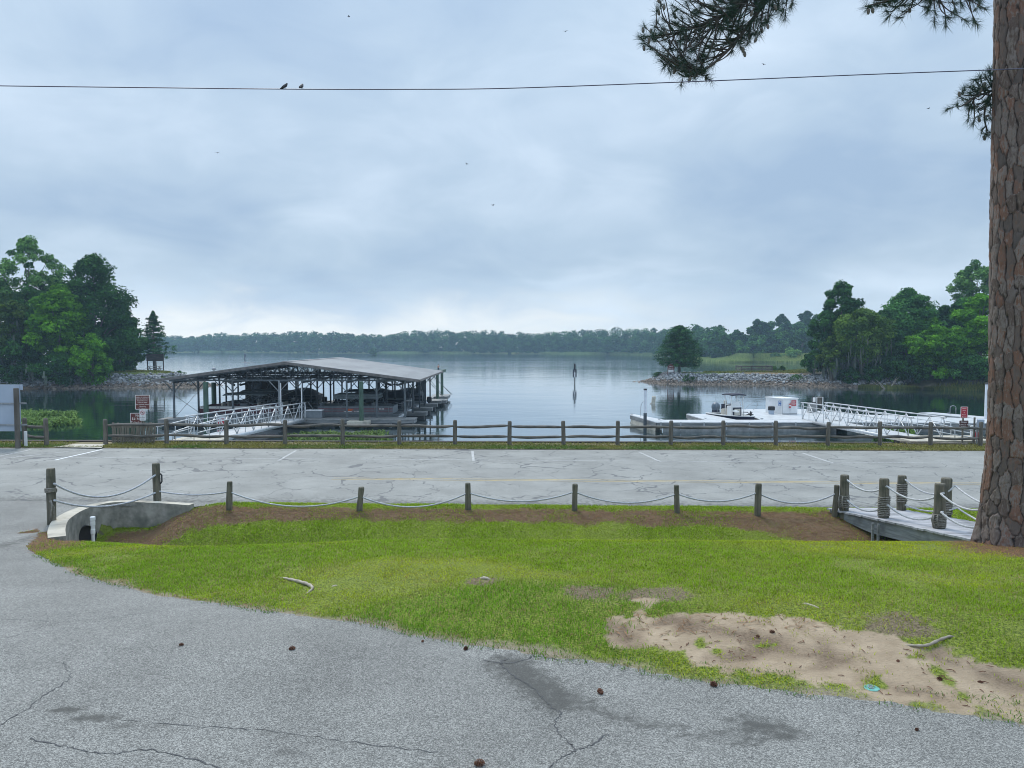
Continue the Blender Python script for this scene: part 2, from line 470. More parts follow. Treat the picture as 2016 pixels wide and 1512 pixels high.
def poly_sdf(X, Y, poly):
    """signed distance, positive inside"""
    X = np.asarray(X, float); Y = np.asarray(Y, float)
    d = np.full(X.shape, 1e9); inside = np.zeros(X.shape, bool)
    n = len(poly)
    for i in range(n):
        ax, ay = poly[i][0], poly[i][1]; bx, by = poly[(i + 1) % n][0], poly[(i + 1) % n][1]
        ex, ey = bx - ax, by - ay; L = ex * ex + ey * ey + 1e-12
        t = np.clip(((X - ax) * ex + (Y - ay) * ey) / L, 0, 1)
        d = np.minimum(d, np.hypot(X - ax - t * ex, Y - ay - t * ey))
        c = (ay > Y) != (by > Y)
        inside ^= c & (X < (bx - ax) * (Y - ay) / (by - ay + 1e-12) + ax)
    return np.where(inside, d, -d)
def seg_dist(X, Y, pts):
    d = np.full(np.shape(X), 1e9)
    for a, b in zip(pts[:-1], pts[1:]):
        ex, ey = b[0] - a[0], b[1] - a[1]; L = ex * ex + ey * ey + 1e-12
        t = np.clip(((X - a[0]) * ex + (Y - a[1]) * ey) / L, 0, 1)
        d = np.minimum(d, np.hypot(X - a[0] - t * ex, Y - a[1] - t * ey))
    return d
def fbm(x, y, s, seed=0.0, octv=3):
    """cheap smooth value noise for arrays, about -1..1"""
    x = np.asarray(x, float) * s + seed * 17.3; y = np.asarray(y, float) * s - seed * 9.1
    out = np.zeros(np.shape(x)); amp = 1.0; tot = 0
    for o in range(octv):
        xi = np.floor(x).astype(np.int64); yi = np.floor(y).astype(np.int64); fx = sm(x - xi); fy = sm(y - yi)
        def h(a, b):
            v = np.sin(a * 127.1 + b * 311.7 + o * 74.7) * 43758.5453
            return (v - np.floor(v)) * 2 - 1
        out += amp * ((h(xi, yi) * (1 - fx) + h(xi + 1, yi) * fx) * (1 - fy) + (h(xi, yi + 1) * (1 - fx) + h(xi + 1, yi + 1) * fx) * fy)
        tot += amp; amp *= 0.5; x = x * 2.03; y = y * 2.03
    return out / tot

# ---- plan of the lawn island
WALL = [(-8.75, 20.6), (-9.9, 20.85), (-11.0, 20.85), (-11.38, 20.0), (-11.2, 18.8), (-10.75, 17.8), (-10.3, 17.05)]
EDGE_PX = [(80, 1099), (110, 1113), (180, 1141), (300, 1171), (400, 1186), (500, 1201), (600, 1213), (700, 1226), (800, 1246), (870, 1259),
           (930, 1271), (1000, 1281), (1060, 1291), (1150, 1301), (1250, 1319), (1340, 1341), (1450, 1353), (1560, 1366), (1700, 1381), (1850, 1401), (2016, 1426), (2300, 1470)]
LAWN = [tuple(gb(*p)[:2]) for p in EDGE_PX] + [(26, 5.0), (34, 8.0), (34, 21.3), (-8.0, 21.35), (-8.75, 20.75)] + WALL[1:5] + [(-11.0, 17.9), (-11.75, 17.6), tuple(gb(80, 1040)[:2]), tuple(gb(68, 1058)[:2]), tuple(gb(52, 1076)[:2]), tuple(gb(62, 1090)[:2])]
YN = 21.3                                   # near edge of the road
def yR(x): return 32.8 + 0.04 * np.clip(x, -40, 40)     # far edge of the road
def yF(x): return 34.1 + 0.05 * np.clip(x, -40, 40)     # rail fence line
def yS(x): return yF(x) + 0.75                          # sea wall

def z_near(x, y, sd=None):
    x = np.asarray(x, float); y = np.asarray(y, float)
    zb = z_base(x, y)
    if sd is None: sd = poly_sdf(x, y, LAWN)
    mound = 0.29 * sm(sd / 2.6) * sm((x + 10.0) / 9.0) * sm((20.9 - y) / 4)
    z = zb + mound
    yc = 15.2 + 1.0 * sm((-x - 5.5) / 4.0)
    yb = 20.95 + 2.2 * sm((-x - 8.6) / 1.6)
    v = np.clip((y - yc) / (yb - yc), 0, 1) ** (1 + .15 * sm((-x - 5.5) / 4.0))
    prof = np.interp(v, [0, .06, .16, .30, .38, .48, .60, .74, .88, 1.0], [0, .02, .16, .55, .70, .66, .47, .24, .06, 0.0])
    depth = 1.42
    inn = sm((x - np.interp(y, [16.0, 17.05, 17.8, 18.8, 20.0, 20.85, 21.3], [-9.9, -10.3, -10.75, -11.2, -11.38, -11.0, -11.0]) + .06) / 0.14) * np.where(x < -8.6, sd > -0.04, sd > -0.4)
    return z - prof * depth * inn

LLAND = [onz(a, b, ZW)[:2] for a, b in ((-300, 773), (0, 768), (130, 766), (250, 764), (345, 763), (405, 762))] + [(-40.5, 105), (-46, 112), (-55, 118), (-63, 128), (-85, 142), (-140, 168), (-300, 210), (-300, 95)]
RLAND = [onz(a, b, ZW)[:2] for a, b in ((1256, 752), (1300, 756), (1380, 758), (1450, 758), (1550, 759), (1640, 763), (1750, 765), (1850, 768), (1960, 772), (2120, 777), (2300, 782))] + [(300, 75), (320, 260), (82, 200), (60, 160), (50.5, 130), (35, 119), (26, 121), (20, 119)]
FPX = [(-500, 610), (340, 590), (500, 560), (700, 520), (900, 500), (1100, 470), (1250, 430), (1330, 370), (1375, 262), (1450, 246), (1600, 240), (1800, 236), (2400, 236)]
FLAND = [((p - 1008) / 1500 * D, D) for p, D in FPX] + [(560, 744), (-588, 744), (-588, 610)]

def z_far(x, y):
    z = np.full(np.shape(x), -2.6)
    a = poly_sdf(x, y, LLAND); z = np.where(a > -4, np.maximum(z, ZW - 0.25 + 2.05 * sm((a + 0.3) / 6.0) + 0.12 * fbm(x, y, .3)), z)
    a = poly_sdf(x, y, RLAND); z = np.where(a > -4, np.maximum(z, ZW - 0.25 + 1.75 * sm((a + 0.3) / 5.5) + 0.10 * fbm(x, y, .3, 2)), z)
    a = poly_sdf(x, y, FLAND); z = np.where(a > -6, np.maximum(z, ZW - 0.15 + 1.1 * sm((a + 0.5) / 14.0)), z)
    return z

def z_all(x, y):
    sd = poly_sdf(x, y, LAWN)
    near = z_near(x, y, sd) - 0.05
    drop = np.where(y > yS(x) + 0.05, 1.0, 0.0)
    far = z_far(x, y)
    z = np.where(drop > 0.5, far, near)
    return np.where(y < 36, np.where(np.abs(x) > 45, np.minimum(z, z), z), z)
def zn1(x, y): return float(z_near(np.array([x]), np.array([y]))[0])
def zf1(x, y): return float(z_far(np.array([x]), np.array([y]))[0])
def gp(px, py): return march(px, py, z_near)

def axis(*parts):
    out = []
    for a, b, s in parts:
        out += list(np.arange(a, b - 1e-6, s))
    out.append(parts[-1][1]); return np.array(out)
def grid_faces(nx, ny):
    i = np.arange(nx - 1)[None, :] + nx * np.arange(ny - 1)[:, None]
    i = i.ravel(); return np.stack([i, i + 1, i + nx + 1, i + nx], 1)

gx = axis((-588, -150, 18), (-150, -30, 1.6), (-30, -12.5, .5), (-12.5, -8.5, .12), (-8.5, 28, .45), (28, 130, 1.6), (130, 588, 18))
gy = axis((-40, 4, 4), (4, 15, .5), (15, 22, .2), (22, 33, 1), (33, 38, .25), (38, 90, 5), (90, 150, 1.1), (150, 235, 8), (235, 270, 2.5), (270, 744, 9))
X, Y = np.meshgrid(gx, gy)
Z = z_all(X, Y)
V = np.stack([X.ravel(), Y.ravel(), Z.ravel()], 1)

def mat_ground():
    m, n, l, b = new_mat('earth_grass')
    b.inputs['Roughness'].default_value = 0.95; b.inputs['Specular IOR Level'].default_value = 0.2
    at = NN(n, 'ShaderNodeAttribute'); at.attribute_name = 'col'
    tx = NN(n, 'ShaderNodeTexNoise'); tx.inputs['Scale'].default_value = 1.2; tx.inputs['Detail'].default_value = 8
    tc = NN(n, 'ShaderNodeTexCoord'); l.new(tc.outputs['Object'], tx.inputs['Vector'])
    mr = NN(n, 'ShaderNodeMapRange'); mr.inputs['From Min'].default_value = .3; mr.inputs['From Max'].default_value = .7
    mr.inputs['To Min'].default_value = .65; mr.inputs['To Max'].default_value = 1.35
    l.new(tx.outputs['Fac'], mr.inputs['Value'])
    sc = NN(n, 'ShaderNodeVectorMath', operation='SCALE'); l.new(at.outputs['Color'], sc.inputs[0]); l.new(mr.outputs[0], sc.inputs['Scale'])
    l.new(sc.outputs[0], b.inputs['Base Color'])
    return m
fl = Z.ravel(); fx, fy = X.ravel(), Y.ravel()
c = np.tile(np.array([0.09, 0.085, 0.05]), (len(fl), 1))
top = (fy > 80) & (fl > ZW + 0.75)
c[top] = (0.085, 0.115, 0.03)
wood = (fy > 80) & (fy < 230) & (fl > ZW + .3) & ((fx > 42) | (fx < -66))
c[wood] = (0.035, 0.032, 0.02)
bank = (fy > 80) & ~top & ~wood; c[bank] = (0.13, 0.095, 0.065)
c[(fy > 235)] = (0.10, 0.14, 0.05)
wear = (fy > 90) & (fy < 130) & (fx > 34) & (fx < 42) & (fl > ZW + .5) & ~wood; c[wear] = (0.15, 0.11, 0.06)
ground = npmesh('ground', V, grid_faces(len(gx), len(gy)), mat_ground(), smooth=True, col=c)
tag(ground, 'earth and grassy banks under the lawn, shore points and far shore', kind='structure')

# ---- lake
def mat_water():
    m, n, l, b = new_mat('lake_water')
    b.inputs['Base Color'].default_value = (0.008, 0.024, 0.022, 1)
    b.inputs['Roughness'].default_value = 0.07
    b.inputs['IOR'].default_value = 1.4
    tc = NN(n, 'ShaderNodeTexCoord')
    def nz(sc, st, det, rg=0.5):
        mp = NN(n, 'ShaderNodeMapping'); mp.inputs['Scale'].default_value = st; l.new(tc.outputs['Object'], mp.inputs[0])
        t = NN(n, 'ShaderNodeTexNoise'); t.inputs['Scale'].default_value = sc; t.inputs['Detail'].default_value = det; t.inputs['Roughness'].default_value = rg
        l.new(mp.outputs[0], t.inputs['Vector']); return t.outputs['Fac']
    w1 = nz(1.25, (0.45, 1, 1), 3); w2 = nz(0.28, (0.5, 1, 1), 2); patch = nz(0.03, (0.35, 1, 1), 4, 0.6)
    pr = NN(n, 'ShaderNodeMapRange'); pr.inputs['From Min'].default_value = .40; pr.inputs['From Max'].default_value = .62
    pr.inputs['To Min'].default_value = .3; pr.inputs['To Max'].default_value = 1.0; l.new(patch, pr.inputs['Value'])
    m1 = NN(n, 'ShaderNodeMath', operation='MULTIPLY'); l.new(w1, m1.inputs[0]); l.new(pr.outputs[0], m1.inputs[1])
    m2 = NN(n, 'ShaderNodeMath', operation='MULTIPLY_ADD'); l.new(w2, m2.inputs[0]); m2.inputs[1].default_value = 1.6; l.new(m1.outputs[0], m2.inputs[2])
    bp = NN(n, 'ShaderNodeBump'); bp.inputs['Strength'].default_value = 1.0; bp.inputs['Distance'].default_value = 0.014
    sx = NN(n, 'ShaderNodeSeparateXYZ'); l.new(tc.outputs['Object'], sx.inputs[0])
    op = NN(n, 'ShaderNodeMapRange', interpolation_type='SMOOTHSTEP'); op.inputs['From Min'].default_value = 105; op.inputs['From Max'].default_value = 300; op.inputs['To Min'].default_value = 1; op.inputs['To Max'].default_value = 3.2
    l.new(sx.outputs[1], op.inputs['Value']); mo = NN(n, 'ShaderNodeMath', operation='MULTIPLY'); l.new(m2.outputs[0], mo.inputs[0]); l.new(op.outputs[0], mo.inputs[1]); m2 = mo
    l.new(m2.outputs[0], bp.inputs['Height']); l.new(bp.outputs[0], b.inputs['Normal'])
    gl = NN(n, 'ShaderNodeBsdfGlossy'); gl.inputs['Roughness'].default_value = .07; gl.inputs['Color'].default_value = (.9, .95, 1, 1); l.new(bp.outputs[0], gl.inputs['Normal'])
    mg = NN(n, 'ShaderNodeMixShader'); mg.inputs[0].default_value = .42; l.new(b.outputs[0], mg.inputs[1]); l.new(gl.outputs[0], mg.inputs[2]); l.new(mg.outputs[0], n['Material Output'].inputs['Surface'])
    return m
lake = npmesh('lake_water', np.array([(-588, 33.2, ZW), (588, 33.2, ZW), (588, 744, ZW), (-588, 744, ZW)]), np.array([[0, 1, 2, 3]]), mat_water())
tag(lake, 'calm grey lake with soft ripples reflecting the overcast sky', kind='structure')

# ---- clip a grid by a signed field (marching squares)
def clip_grid(xs, ys, S, zf, extra=None):
    nx, ny = len(xs), len(ys); verts = []; faces = []; key = {}
    def vert(k, p):
        i = key.get(k)
        if i is None: i = key[k] = len(verts); verts.append(p)
        return i
    for j in range(ny - 1):
        for i in range(nx - 1):
            cs = [(i, j), (i + 1, j), (i + 1, j + 1), (i, j + 1)]
            sv = [S[b, a] for a, b in cs]
            if max(sv) <= 0: continue
            poly = []
            for q in range(4):
                a, b2 = cs[q], cs[(q + 1) % 4]; sa, sb = sv[q], sv[(q + 1) % 4]
                if sa > 0: poly.append(vert(a, (xs[a[0]], ys[a[1]])))
                if (sa > 0) != (sb > 0):
                    t = sa / (sa - sb)
                    k = (a, b2) if a < b2 else (b2, a)
                    poly.append(vert(k, (xs[a[0]] * (1 - t) + xs[b2[0]] * t, ys[a[1]] * (1 - t) + ys[b2[1]] * t)))
            if len(poly) >= 3: faces.append(poly)
    P = np.array(verts); return np.column_stack([P, zf(P[:, 0], P[:, 1])]), faces

# ---- asphalt
def mat_asphalt(name, road=False):
    m, n, l, b = new_mat(name)
    b.inputs['Roughness'].default_value = 0.82; b.inputs['Specular IOR Level'].default_value = 0.35
    tc = NN(n, 'ShaderNodeTexCoord'); co = tc.outputs['Object']
    vo = NN(n, 'ShaderNodeTexVoronoi'); vo.inputs['Scale'].default_value = 98; l.new(co, vo.inputs['Vector'])
    sepc = NN(n, 'ShaderNodeSeparateColor'); l.new(vo.outputs['Color'], sepc.inputs[0])
    rp = NN(n, 'ShaderNodeValToRGB'); l.new(sepc.outputs[0], rp.inputs[0])
    A = ((0.07, 0.07, 0.067), (0.168, 0.168, 0.159), (0.30, 0.298, 0.28)) if not road else ((0.182, 0.184, 0.174), (0.222, 0.223, 0.211), (0.275, 0.275, 0.26))
    e = rp.color_ramp.elements; e[0].color = (*A[0], 1); e[1].color = (*A[2], 1); q = e.new(.55); q.color = (*A[1], 1)
    t1 = NN(n, 'ShaderNodeTexNoise'); t1.inputs['Scale'].default_value = 0.55; t1.inputs['Detail'].default_value = 9; t1.inputs['Roughness'].default_value = .65
    l.new(co, t1.inputs['Vector'])
    mr = NN(n, 'ShaderNodeMapRange'); mr.inputs['From Min'].default_value = .32; mr.inputs['From Max'].default_value = .68
    mr.inputs['To Min'].default_value = .8; mr.inputs['To Max'].default_value = 1.18; l.new(t1.outputs['Fac'], mr.inputs['Value'])
    sc = NN(n, 'ShaderNodeVectorMath', operation='SCALE'); l.new(rp.outputs[0], sc.inputs[0]); l.new(mr.outputs[0], sc.inputs['Scale'])
    last = sc.outputs[0]
    at = NN(n, 'ShaderNodeAttribute'); at.attribute_name = 'stain'
    tn = NN(n, 'ShaderNodeTexNoise'); tn.inputs['Scale'].default_value = 9; tn.inputs['Detail'].default_value = 6; l.new(co, tn.inputs['Vector'])
    ad = NN(n, 'ShaderNodeMath', operation='MULTIPLY_ADD'); l.new(tn.outputs['Fac'], ad.inputs[0]); ad.inputs[1].default_value = 1.1; ad.inputs[2].default_value = -0.55
    a2 = NN(n, 'ShaderNodeMath', operation='ADD'); l.new(ad.outputs[0], a2.inputs[0]); l.new(at.outputs['Fac'], a2.inputs[1])
    ms = NN(n, 'ShaderNodeMapRange', interpolation_type='SMOOTHSTEP'); ms.inputs['From Min'].default_value = .18; ms.inputs['From Max'].default_value = .8; ms.inputs['To Max'].default_value = .85
    l.new(a2.outputs[0], ms.inputs['Value'])
    mx = NN(n, 'ShaderNodeMix', data_type='RGBA'); l.new(ms.outputs[0], mx.inputs['Factor']); l.new(last, mx.inputs['A']); mx.inputs['B'].default_value = (0.052, 0.052, 0.048, 1)
    last = mx.outputs['Result']
    if road:
        wp = NN(n, 'ShaderNodeTexNoise'); wp.inputs['Scale'].default_value = 0.9; wp.inputs['Detail'].default_value = 5; l.new(co, wp.inputs['Vector'])
        va = NN(n, 'ShaderNodeVectorMath', operation='MULTIPLY_ADD'); l.new(wp.outputs['Color'], va.inputs[0]); va.inputs[1].default_value = (1.8, 1.8, 0); l.new(co, va.inputs[2])
        v2 = NN(n, 'ShaderNodeTexVoronoi', feature='DISTANCE_TO_EDGE'); v2.inputs['Scale'].default_value = 0.6; l.new(va.outputs[0], v2.inputs['Vector'])
        big = NN(n, 'ShaderNodeTexNoise'); big.inputs['Scale'].default_value = 0.22; big.inputs['Detail'].default_value = 2; l.new(co, big.inputs['Vector'])
        cw = NN(n, 'ShaderNodeMapRange'); cw.inputs['From Min'].default_value = .42; cw.inputs['From Max'].default_value = .62; cw.inputs['To Min'].default_value = 0.005; cw.inputs['To Max'].default_value = 0.019
        l.new(big.outputs['Fac'], cw.inputs['Value'])
        lt = NN(n, 'ShaderNodeMath', operation='LESS_THAN'); l.new(v2.outputs['Distance'], lt.inputs[0]); l.new(cw.outputs[0], lt.inputs[1])
        ml = NN(n, 'ShaderNodeMath', operation='MULTIPLY'); l.new(lt.outputs[0], ml.inputs[0]); ml.inputs[1].default_value = .72
        m2 = NN(n, 'ShaderNodeMix', data_type='RGBA'); l.new(ml.outputs[0], m2.inputs['Factor']); l.new(last, m2.inputs['A']); m2.inputs['B'].default_value = (0.075, 0.078, 0.085, 1)
        last = m2.outputs['Result']
    l.new(last, b.inputs['Base Color'])
    bp = NN(n, 'ShaderNodeBump'); bp.inputs['Strength'].default_value = .6; bp.inputs['Distance'].default_value = .006
    l.new(vo.outputs['Distance'], bp.inputs['Height']); l.new(bp.outputs[0], b.inputs['Normal'])
    return m

def g2(*pp): return [gb(*p)[:2] for p in pp]
dxs = axis((-60, -16, 2.0), (-16, 14, .16), (14, 40, 1.3)); dys = axis((-12, 4, 1.6), (4, 21.3, .16))
DX, DY = np.meshgrid(dxs, dys)
SD = poly_sdf(DX, DY, LAWN)
edge_wob = 0.09 * fbm(DX, DY, 1.6, 3, 3)
PV, PF = clip_grid(dxs, dys, -(SD + edge_wob) + 0.05, z_base)
st = np.zeros(len(PV)); px_, py_ = PV[:, 0], PV[:, 1]
for pts, wd, am in ((g2((1000, 1306), (1050, 1345), (1100, 1378)), .55, .85), (g2((1040, 1330), (1120, 1370), (1180, 1398)), .35, .6), (g2((1200, 1410), (1320, 1435), (1480, 1462)), .22, .62), (g2((1475, 1425), (1540, 1440)), .42, .75),
                    (g2((105, 1392), (150, 1406), (240, 1424)), .16, .9), (g2((240, 1424), (460, 1440), (700, 1462)), .10, .42), (g2((690, 1295), (750, 1295)), .16, .42), (g2((0, 1075), (60, 1060), (130, 1040)), .7, .55), (g2((540, 1485), (590, 1488)), .1, .6)):
    st = np.maximum(st, am * (1 - sm(seg_dist(px_, py_, pts) / wd)))
driveway = npmesh('driveway', PV, PF, mat_asphalt('asphalt_near'), smooth=True, attrs={'stain': st})
tag(driveway, 'light grey coarse asphalt driveway with cracks and oil stains', kind='structure')

rx = axis((-60, 60, 1.0)); ry = np.linspace(0, 1, 14)
RX, RT = np.meshgrid(rx, ry); RY = YN + (yR(RX) - YN) * RT
road = npmesh('road', np.stack([RX.ravel(), RY.ravel(), z_base(RX, RY).ravel()], 1), grid_faces(len(rx), len(ry)), mat_asphalt('asphalt_road', True), smooth=True,
              attrs={'stain': np.maximum(0.0, 0.62 * (1 - sm((RY.ravel() - YN) / 1.5)))})
tag(road, 'weathered grey road and parking bays with a fine net of cracks', kind='structure')

def strip(pts, w, dz, zf=z_base):
    """flat ribbon along plan points"""
    P = np.array(pts, float); V = []; F = []
    for i, p in enumerate(P):
        d = P[min(i + 1, len(P) - 1)] - P[max(i - 1, 0)]; d = d / np.linalg.norm(d); nn = np.array([-d[1], d[0]])
        ww = w if not hasattr(w, '__len__') else w[i]
        for s in (-1, 1):
            q = p + nn * s * ww / 2; V.append((q[0], q[1], float(zf(q[0], q[1])) + dz))
    for i in range(len(P) - 1): F.append([2 * i, 2 * i + 2, 2 * i + 3, 2 * i + 1])
    return V, F
def lin(a, b, n): return [np.array(a) * (1 - t) + np.array(b) * t for t in np.linspace(0, 1, n)]
for a, b2, w, mt in (((108, 906), (201, 885), .11, 'paint_white'), ((548, 907), (583, 887), .10, 'paint_faded'), ((932, 907), (930, 888), .10, 'paint_faded'), ((1300, 909), (1258, 890), .10, 'paint_faded'),
                     ((1640, 912), (1580, 892), .12, 'paint_faded'), ((0, 898), (62, 885), .1, 'paint_faded'), ((0, 904), (170, 885), .07, 'paint_faded'), ((-60, 908), (100, 893), .07, 'paint_faded')):
    A, B = gb(*a)[:2], gb(*b2)[:2]; mb = MB(); mb.add(*strip(lin(A, B, 6), w, 0.004)); mb.build('parking_line', MAT[mt], road)
for A, B in (((-30, 29.3), (30, 30.1)),):
    mb = MB(); mb.add(*strip(lin(A, B, 40), .06, 0.004)); mb.build('bay_line', MAT['paint_faded'], road)
for off in (0, .26):
    mb = MB(); mb.add(*strip(lin((-6, 25.15 + off), (40, 25.35 + off), 40), .085, 0.004)); mb.build('yellow_line', MAT['paint_yellow'], road)
crk = [[(1000, 1297), (985, 1306), (1010, 1330), (1045, 1352), (1066, 1372)], [(955, 1301), (1000, 1306), (1040, 1297), (1050, 1292), (1105, 1299)], [(1066, 1372), (1085, 1392), (1104, 1404), (1093, 1420), (1096, 1440), (1120, 1462), (1136, 1476)], [(1136, 1476), (1160, 1468), (1196, 1446)], [(1136, 1476), (1100, 1494), (1078, 1514)],
       [(0, 1262), (60, 1242), (118, 1226), (200, 1218), (290, 1206), (398, 1186)], [(0, 1220), (70, 1222), (118, 1226)], [(0, 1428), (50, 1398), (92, 1366), (125, 1346), (138, 1328), (125, 1304)], [(60, 1455), (130, 1470), (180, 1482), (230, 1484), (290, 1476), (370, 1492), (440, 1514)], [(240, 1418), (420, 1432), (540, 1440), (700, 1462), (860, 1482)]]
for k, cpts in enumerate(crk):
    P = catmull([gb(*p)[:2] for p in cpts], 9); r = random.Random(k)
    P = [p + np.array([r.uniform(-1, 1), r.uniform(-1, 1)]) * .018 for p in P]
    wd = [r.uniform(.004, .018) * (0.6 if k in (5, 6, 9) else 1) for _ in P]
    mb = MB(); mb.add(*strip(P, wd, 0.004)); mb.build('crack', MAT['crack'], driveway)

# ---- lawn
lxs = axis((-13.5, -8, .11), (-8, 18, .14), (18, 34, .6)); lys = axis((4.6, 21.4, .13))
LX, LY = np.meshgrid(lxs, lys)
LS = poly_sdf(LX, LY, LAWN); lw = 0.09 * fbm(LX, LY, 1.6, 3, 3)
LV, LF = clip_grid(lxs, lys, LS + lw + 0.06, lambda x, y: z_near(x, y) + 0.0)
SANDP = [gp(*p)[:2] for p in ((1188, 1262), (1200, 1228), (1225, 1205), (1268, 1192), (1290, 1212), (1360, 1214), (1450, 1212), (1540, 1218), (1620, 1236), (1720, 1256), (1850, 1290), (2016, 1322), (2300, 1370), (2300, 1500), (2016, 1415), (1850, 1392), (1745, 1376), (1690, 1352), (1600, 1330), (1500, 1322), (1430, 1316), (1330, 1300), (1250, 1276))]
STRAWP = [(-12.6, 14.9), (-9.9, 14.9), (-9.3, 16.0), (-9.6, 16.9), (-9.9, 17.9), (-9.4, 19.0), (-8.0, 19.75), (-5.5, 19.95), (-3, 19.9), (0, 19.95), (3, 19.85), (5, 19.75), (6.8, 19.3), (7.8, 18.5), (8.6, 17.4), (10.2, 17.2), (9.8, 20.4), (8.8, 20.8), (-8.2, 20.8), (-10.8, 20.6), (-12.4, 18)]
PINE = np.array([10.02, 15.1])
def masks(x, y):
    n1 = fbm(x, y, 1.3, 5, 4); n2 = fbm(x, y, 4.0, 8, 3)
    sand = sm((poly_sdf(x, y, SANDP) + .26 * n1 + .22 * n2 + .22) / .26) * (1 - .85 * sm((fbm(x, y, 2.6, 77, 3) - .30) / .12) * (x < 4.6))
    straw = sm((poly_sdf(x, y, STRAWP) + .25 * n1 + .15 * n2 + .22) / .45)
    d = np.hypot((x - PINE[0] - .3), (y - PINE[1] + .6) * 1.3)
    straw = np.maximum(straw, sm((2.35 + .5 * n1 - d) / .8))
    bare = np.zeros(np.shape(x))
    for (q, wd, am) in ((gp(955, 1146), .45, .9), (gp(1155, 1166), .55, .9), (gp(1290, 1170), .7, .9), (gp(1300, 1250), .6, .8), (gp(1760, 1226), .9, .8), (gp(850, 1092), 1.2, .22), (gp(1140, 1092), 1.2, .3), (gp(1600, 1075), 1.0, .3), (gp(340, 1068), .8, .5)):
        dd = np.hypot(x - q[0], (y - q[1]) * 1.2); bare = np.maximum(bare, am * sm((wd + .45 * wd * n1 + .3 * wd * n2 - dd) / (.8 * wd)))
    mud = np.zeros(np.shape(x))
    for pts, wd in ((((1330, 1226), (1440, 1246), (1640, 1300)), .30), (((1200, 1232), (1250, 1272)), .22), (((1420, 1300), (1500, 1280)), .2), (((1830, 1290), (2016, 1350)), .25), (((1700, 1340), (1860, 1372)), .14)):
        mud = np.maximum(mud, sm((wd + .2 * n2 - seg_dist(x, y, [gp(*p)[:2] for p in pts])) / .25))
    edge = sm((.22 + .3 * n1 - poly_sdf(x, y, LAWN)) / .2) * (y < 14.5)
    return sand, straw, bare, mud, edge
def mat_lawn():
    m, n, l, b = new_mat('lawn_soil')
    b.inputs['Roughness'].default_value = .95; b.inputs['Specular IOR Level'].default_value = .15
    tc = NN(n, 'ShaderNodeTexCoord'); co = tc.outputs['Object']
    def nz(s, d=6, r=.6):
        t = NN(n, 'ShaderNodeTexNoise'); t.inputs['Scale'].default_value = s; t.inputs['Detail'].default_value = d; t.inputs['Roughness'].default_value = r; l.new(co, t.inputs['Vector']); return t.outputs['Fac']
    def ramp(f, a, c, lo=.3, hi=.7):
        r = NN(n, 'ShaderNodeValToRGB'); l.new(f, r.inputs[0]); r.color_ramp.elements[0].position = lo; r.color_ramp.elements[1].position = hi
        r.color_ramp.elements[0].color = (*a, 1); r.color_ramp.elements[1].color = (*c, 1); return r.outputs[0]
    fine = nz(35, 5, .7); mid = nz(3)
    def mix(f, a, c):
        x = NN(n, 'ShaderNodeMix', data_type='RGBA'); l.new(f, x.inputs['Factor']); l.new(a, x.inputs['A']); l.new(c, x.inputs['B']); return x.outputs['Result']
    def attr(k):
        a = NN(n, 'ShaderNodeAttribute'); a.attribute_name = k; return a.outputs['Fac']
    rn = nz(6.5, 7, .72)
    def rag(k):
        a = NN(n, 'ShaderNodeMath', operation='MULTIPLY_ADD'); l.new(rn, a.inputs[0]); a.inputs[1].default_value = 1.5; a.inputs[2].default_value = -.75
        c_ = NN(n, 'ShaderNodeMath', operation='ADD'); l.new(a.outputs[0], c_.inputs[0]); l.new(attr(k), c_.inputs[1])
        r = NN(n, 'ShaderNodeMapRange', interpolation_type='SMOOTHSTEP'); r.inputs['From Min'].default_value = .28; r.inputs['From Max'].default_value = .72; l.new(c_.outputs[0], r.inputs['Value']); return r.outputs[0]
    fine2 = nz(30, 7, .82); last = ramp(fine2, (.04, .065, .010), (.25, .29, .055), .40, .60)
    last = mix(rag('bare'), last, ramp(fine2, (.075, .06, .035), (.26, .205, .135), .40, .62))
    last = mix(attr('edge'), last, ramp(fine, (.17, .14, .10), (.34, .29, .22)))
    sand = mix(attr('mud'), ramp(mid, (.27, .205, .138), (.42, .33, .235)), ramp(fine, (.12, .085, .058), (.25, .185, .13)))
    sp = NN(n, 'ShaderNodeMapRange'); sp.inputs['From Min'].default_value = .62; sp.inputs['From Max'].default_value = .7; sp.inputs['To Max'].default_value = .6; l.new(nz(14, 6, .7), sp.inputs['Value'])
    dk = NN(n, 'ShaderNodeRGB'); dk.outputs[0].default_value = (.13, .10, .07, 1)
    sand = mix(sp.outputs[0], sand, dk.outputs[0])
    last = mix(rag('sand'), last, sand)
    last = mix(rag('straw'), last, ramp(fine, (.075, .045, .026), (.20, .135, .082)))
    l.new(last, b.inputs['Base Color'])
    bp = NN(n, 'ShaderNodeBump'); bp.inputs['Strength'].default_value = .7; bp.inputs['Distance'].default_value = .02; sx_ = NN(n, 'ShaderNodeMapping'); sx_.inputs['Scale'].default_value = (3, 9, 3); sx_.inputs['Rotation'].default_value = (0, 0, .35); l.new(co, sx_.inputs[0])
    sn = NN(n, 'ShaderNodeTexNoise'); sn.inputs['Scale'].default_value = 2.2; sn.inputs['Detail'].default_value = 7; sn.inputs['Roughness'].default_value = .7; l.new(sx_.outputs[0], sn.inputs['Vector'])
    hs_ = NN(n, 'ShaderNodeMath', operation='ADD'); l.new(fine, hs_.inputs[0]); l.new(sn.outputs['Fac'], hs_.inputs[1]); bp.inputs['Distance'].default_value = .035
    l.new(hs_.outputs[0], bp.inputs['Height']); l.new(bp.outputs[0], b.inputs['Normal'])
    return m
ms_ = masks(LV[:, 0], LV[:, 1])
_ls = poly_sdf(LV[:, 0], LV[:, 1], LAWN) + .09 * fbm(LV[:, 0], LV[:, 1], 1.6, 3, 3)
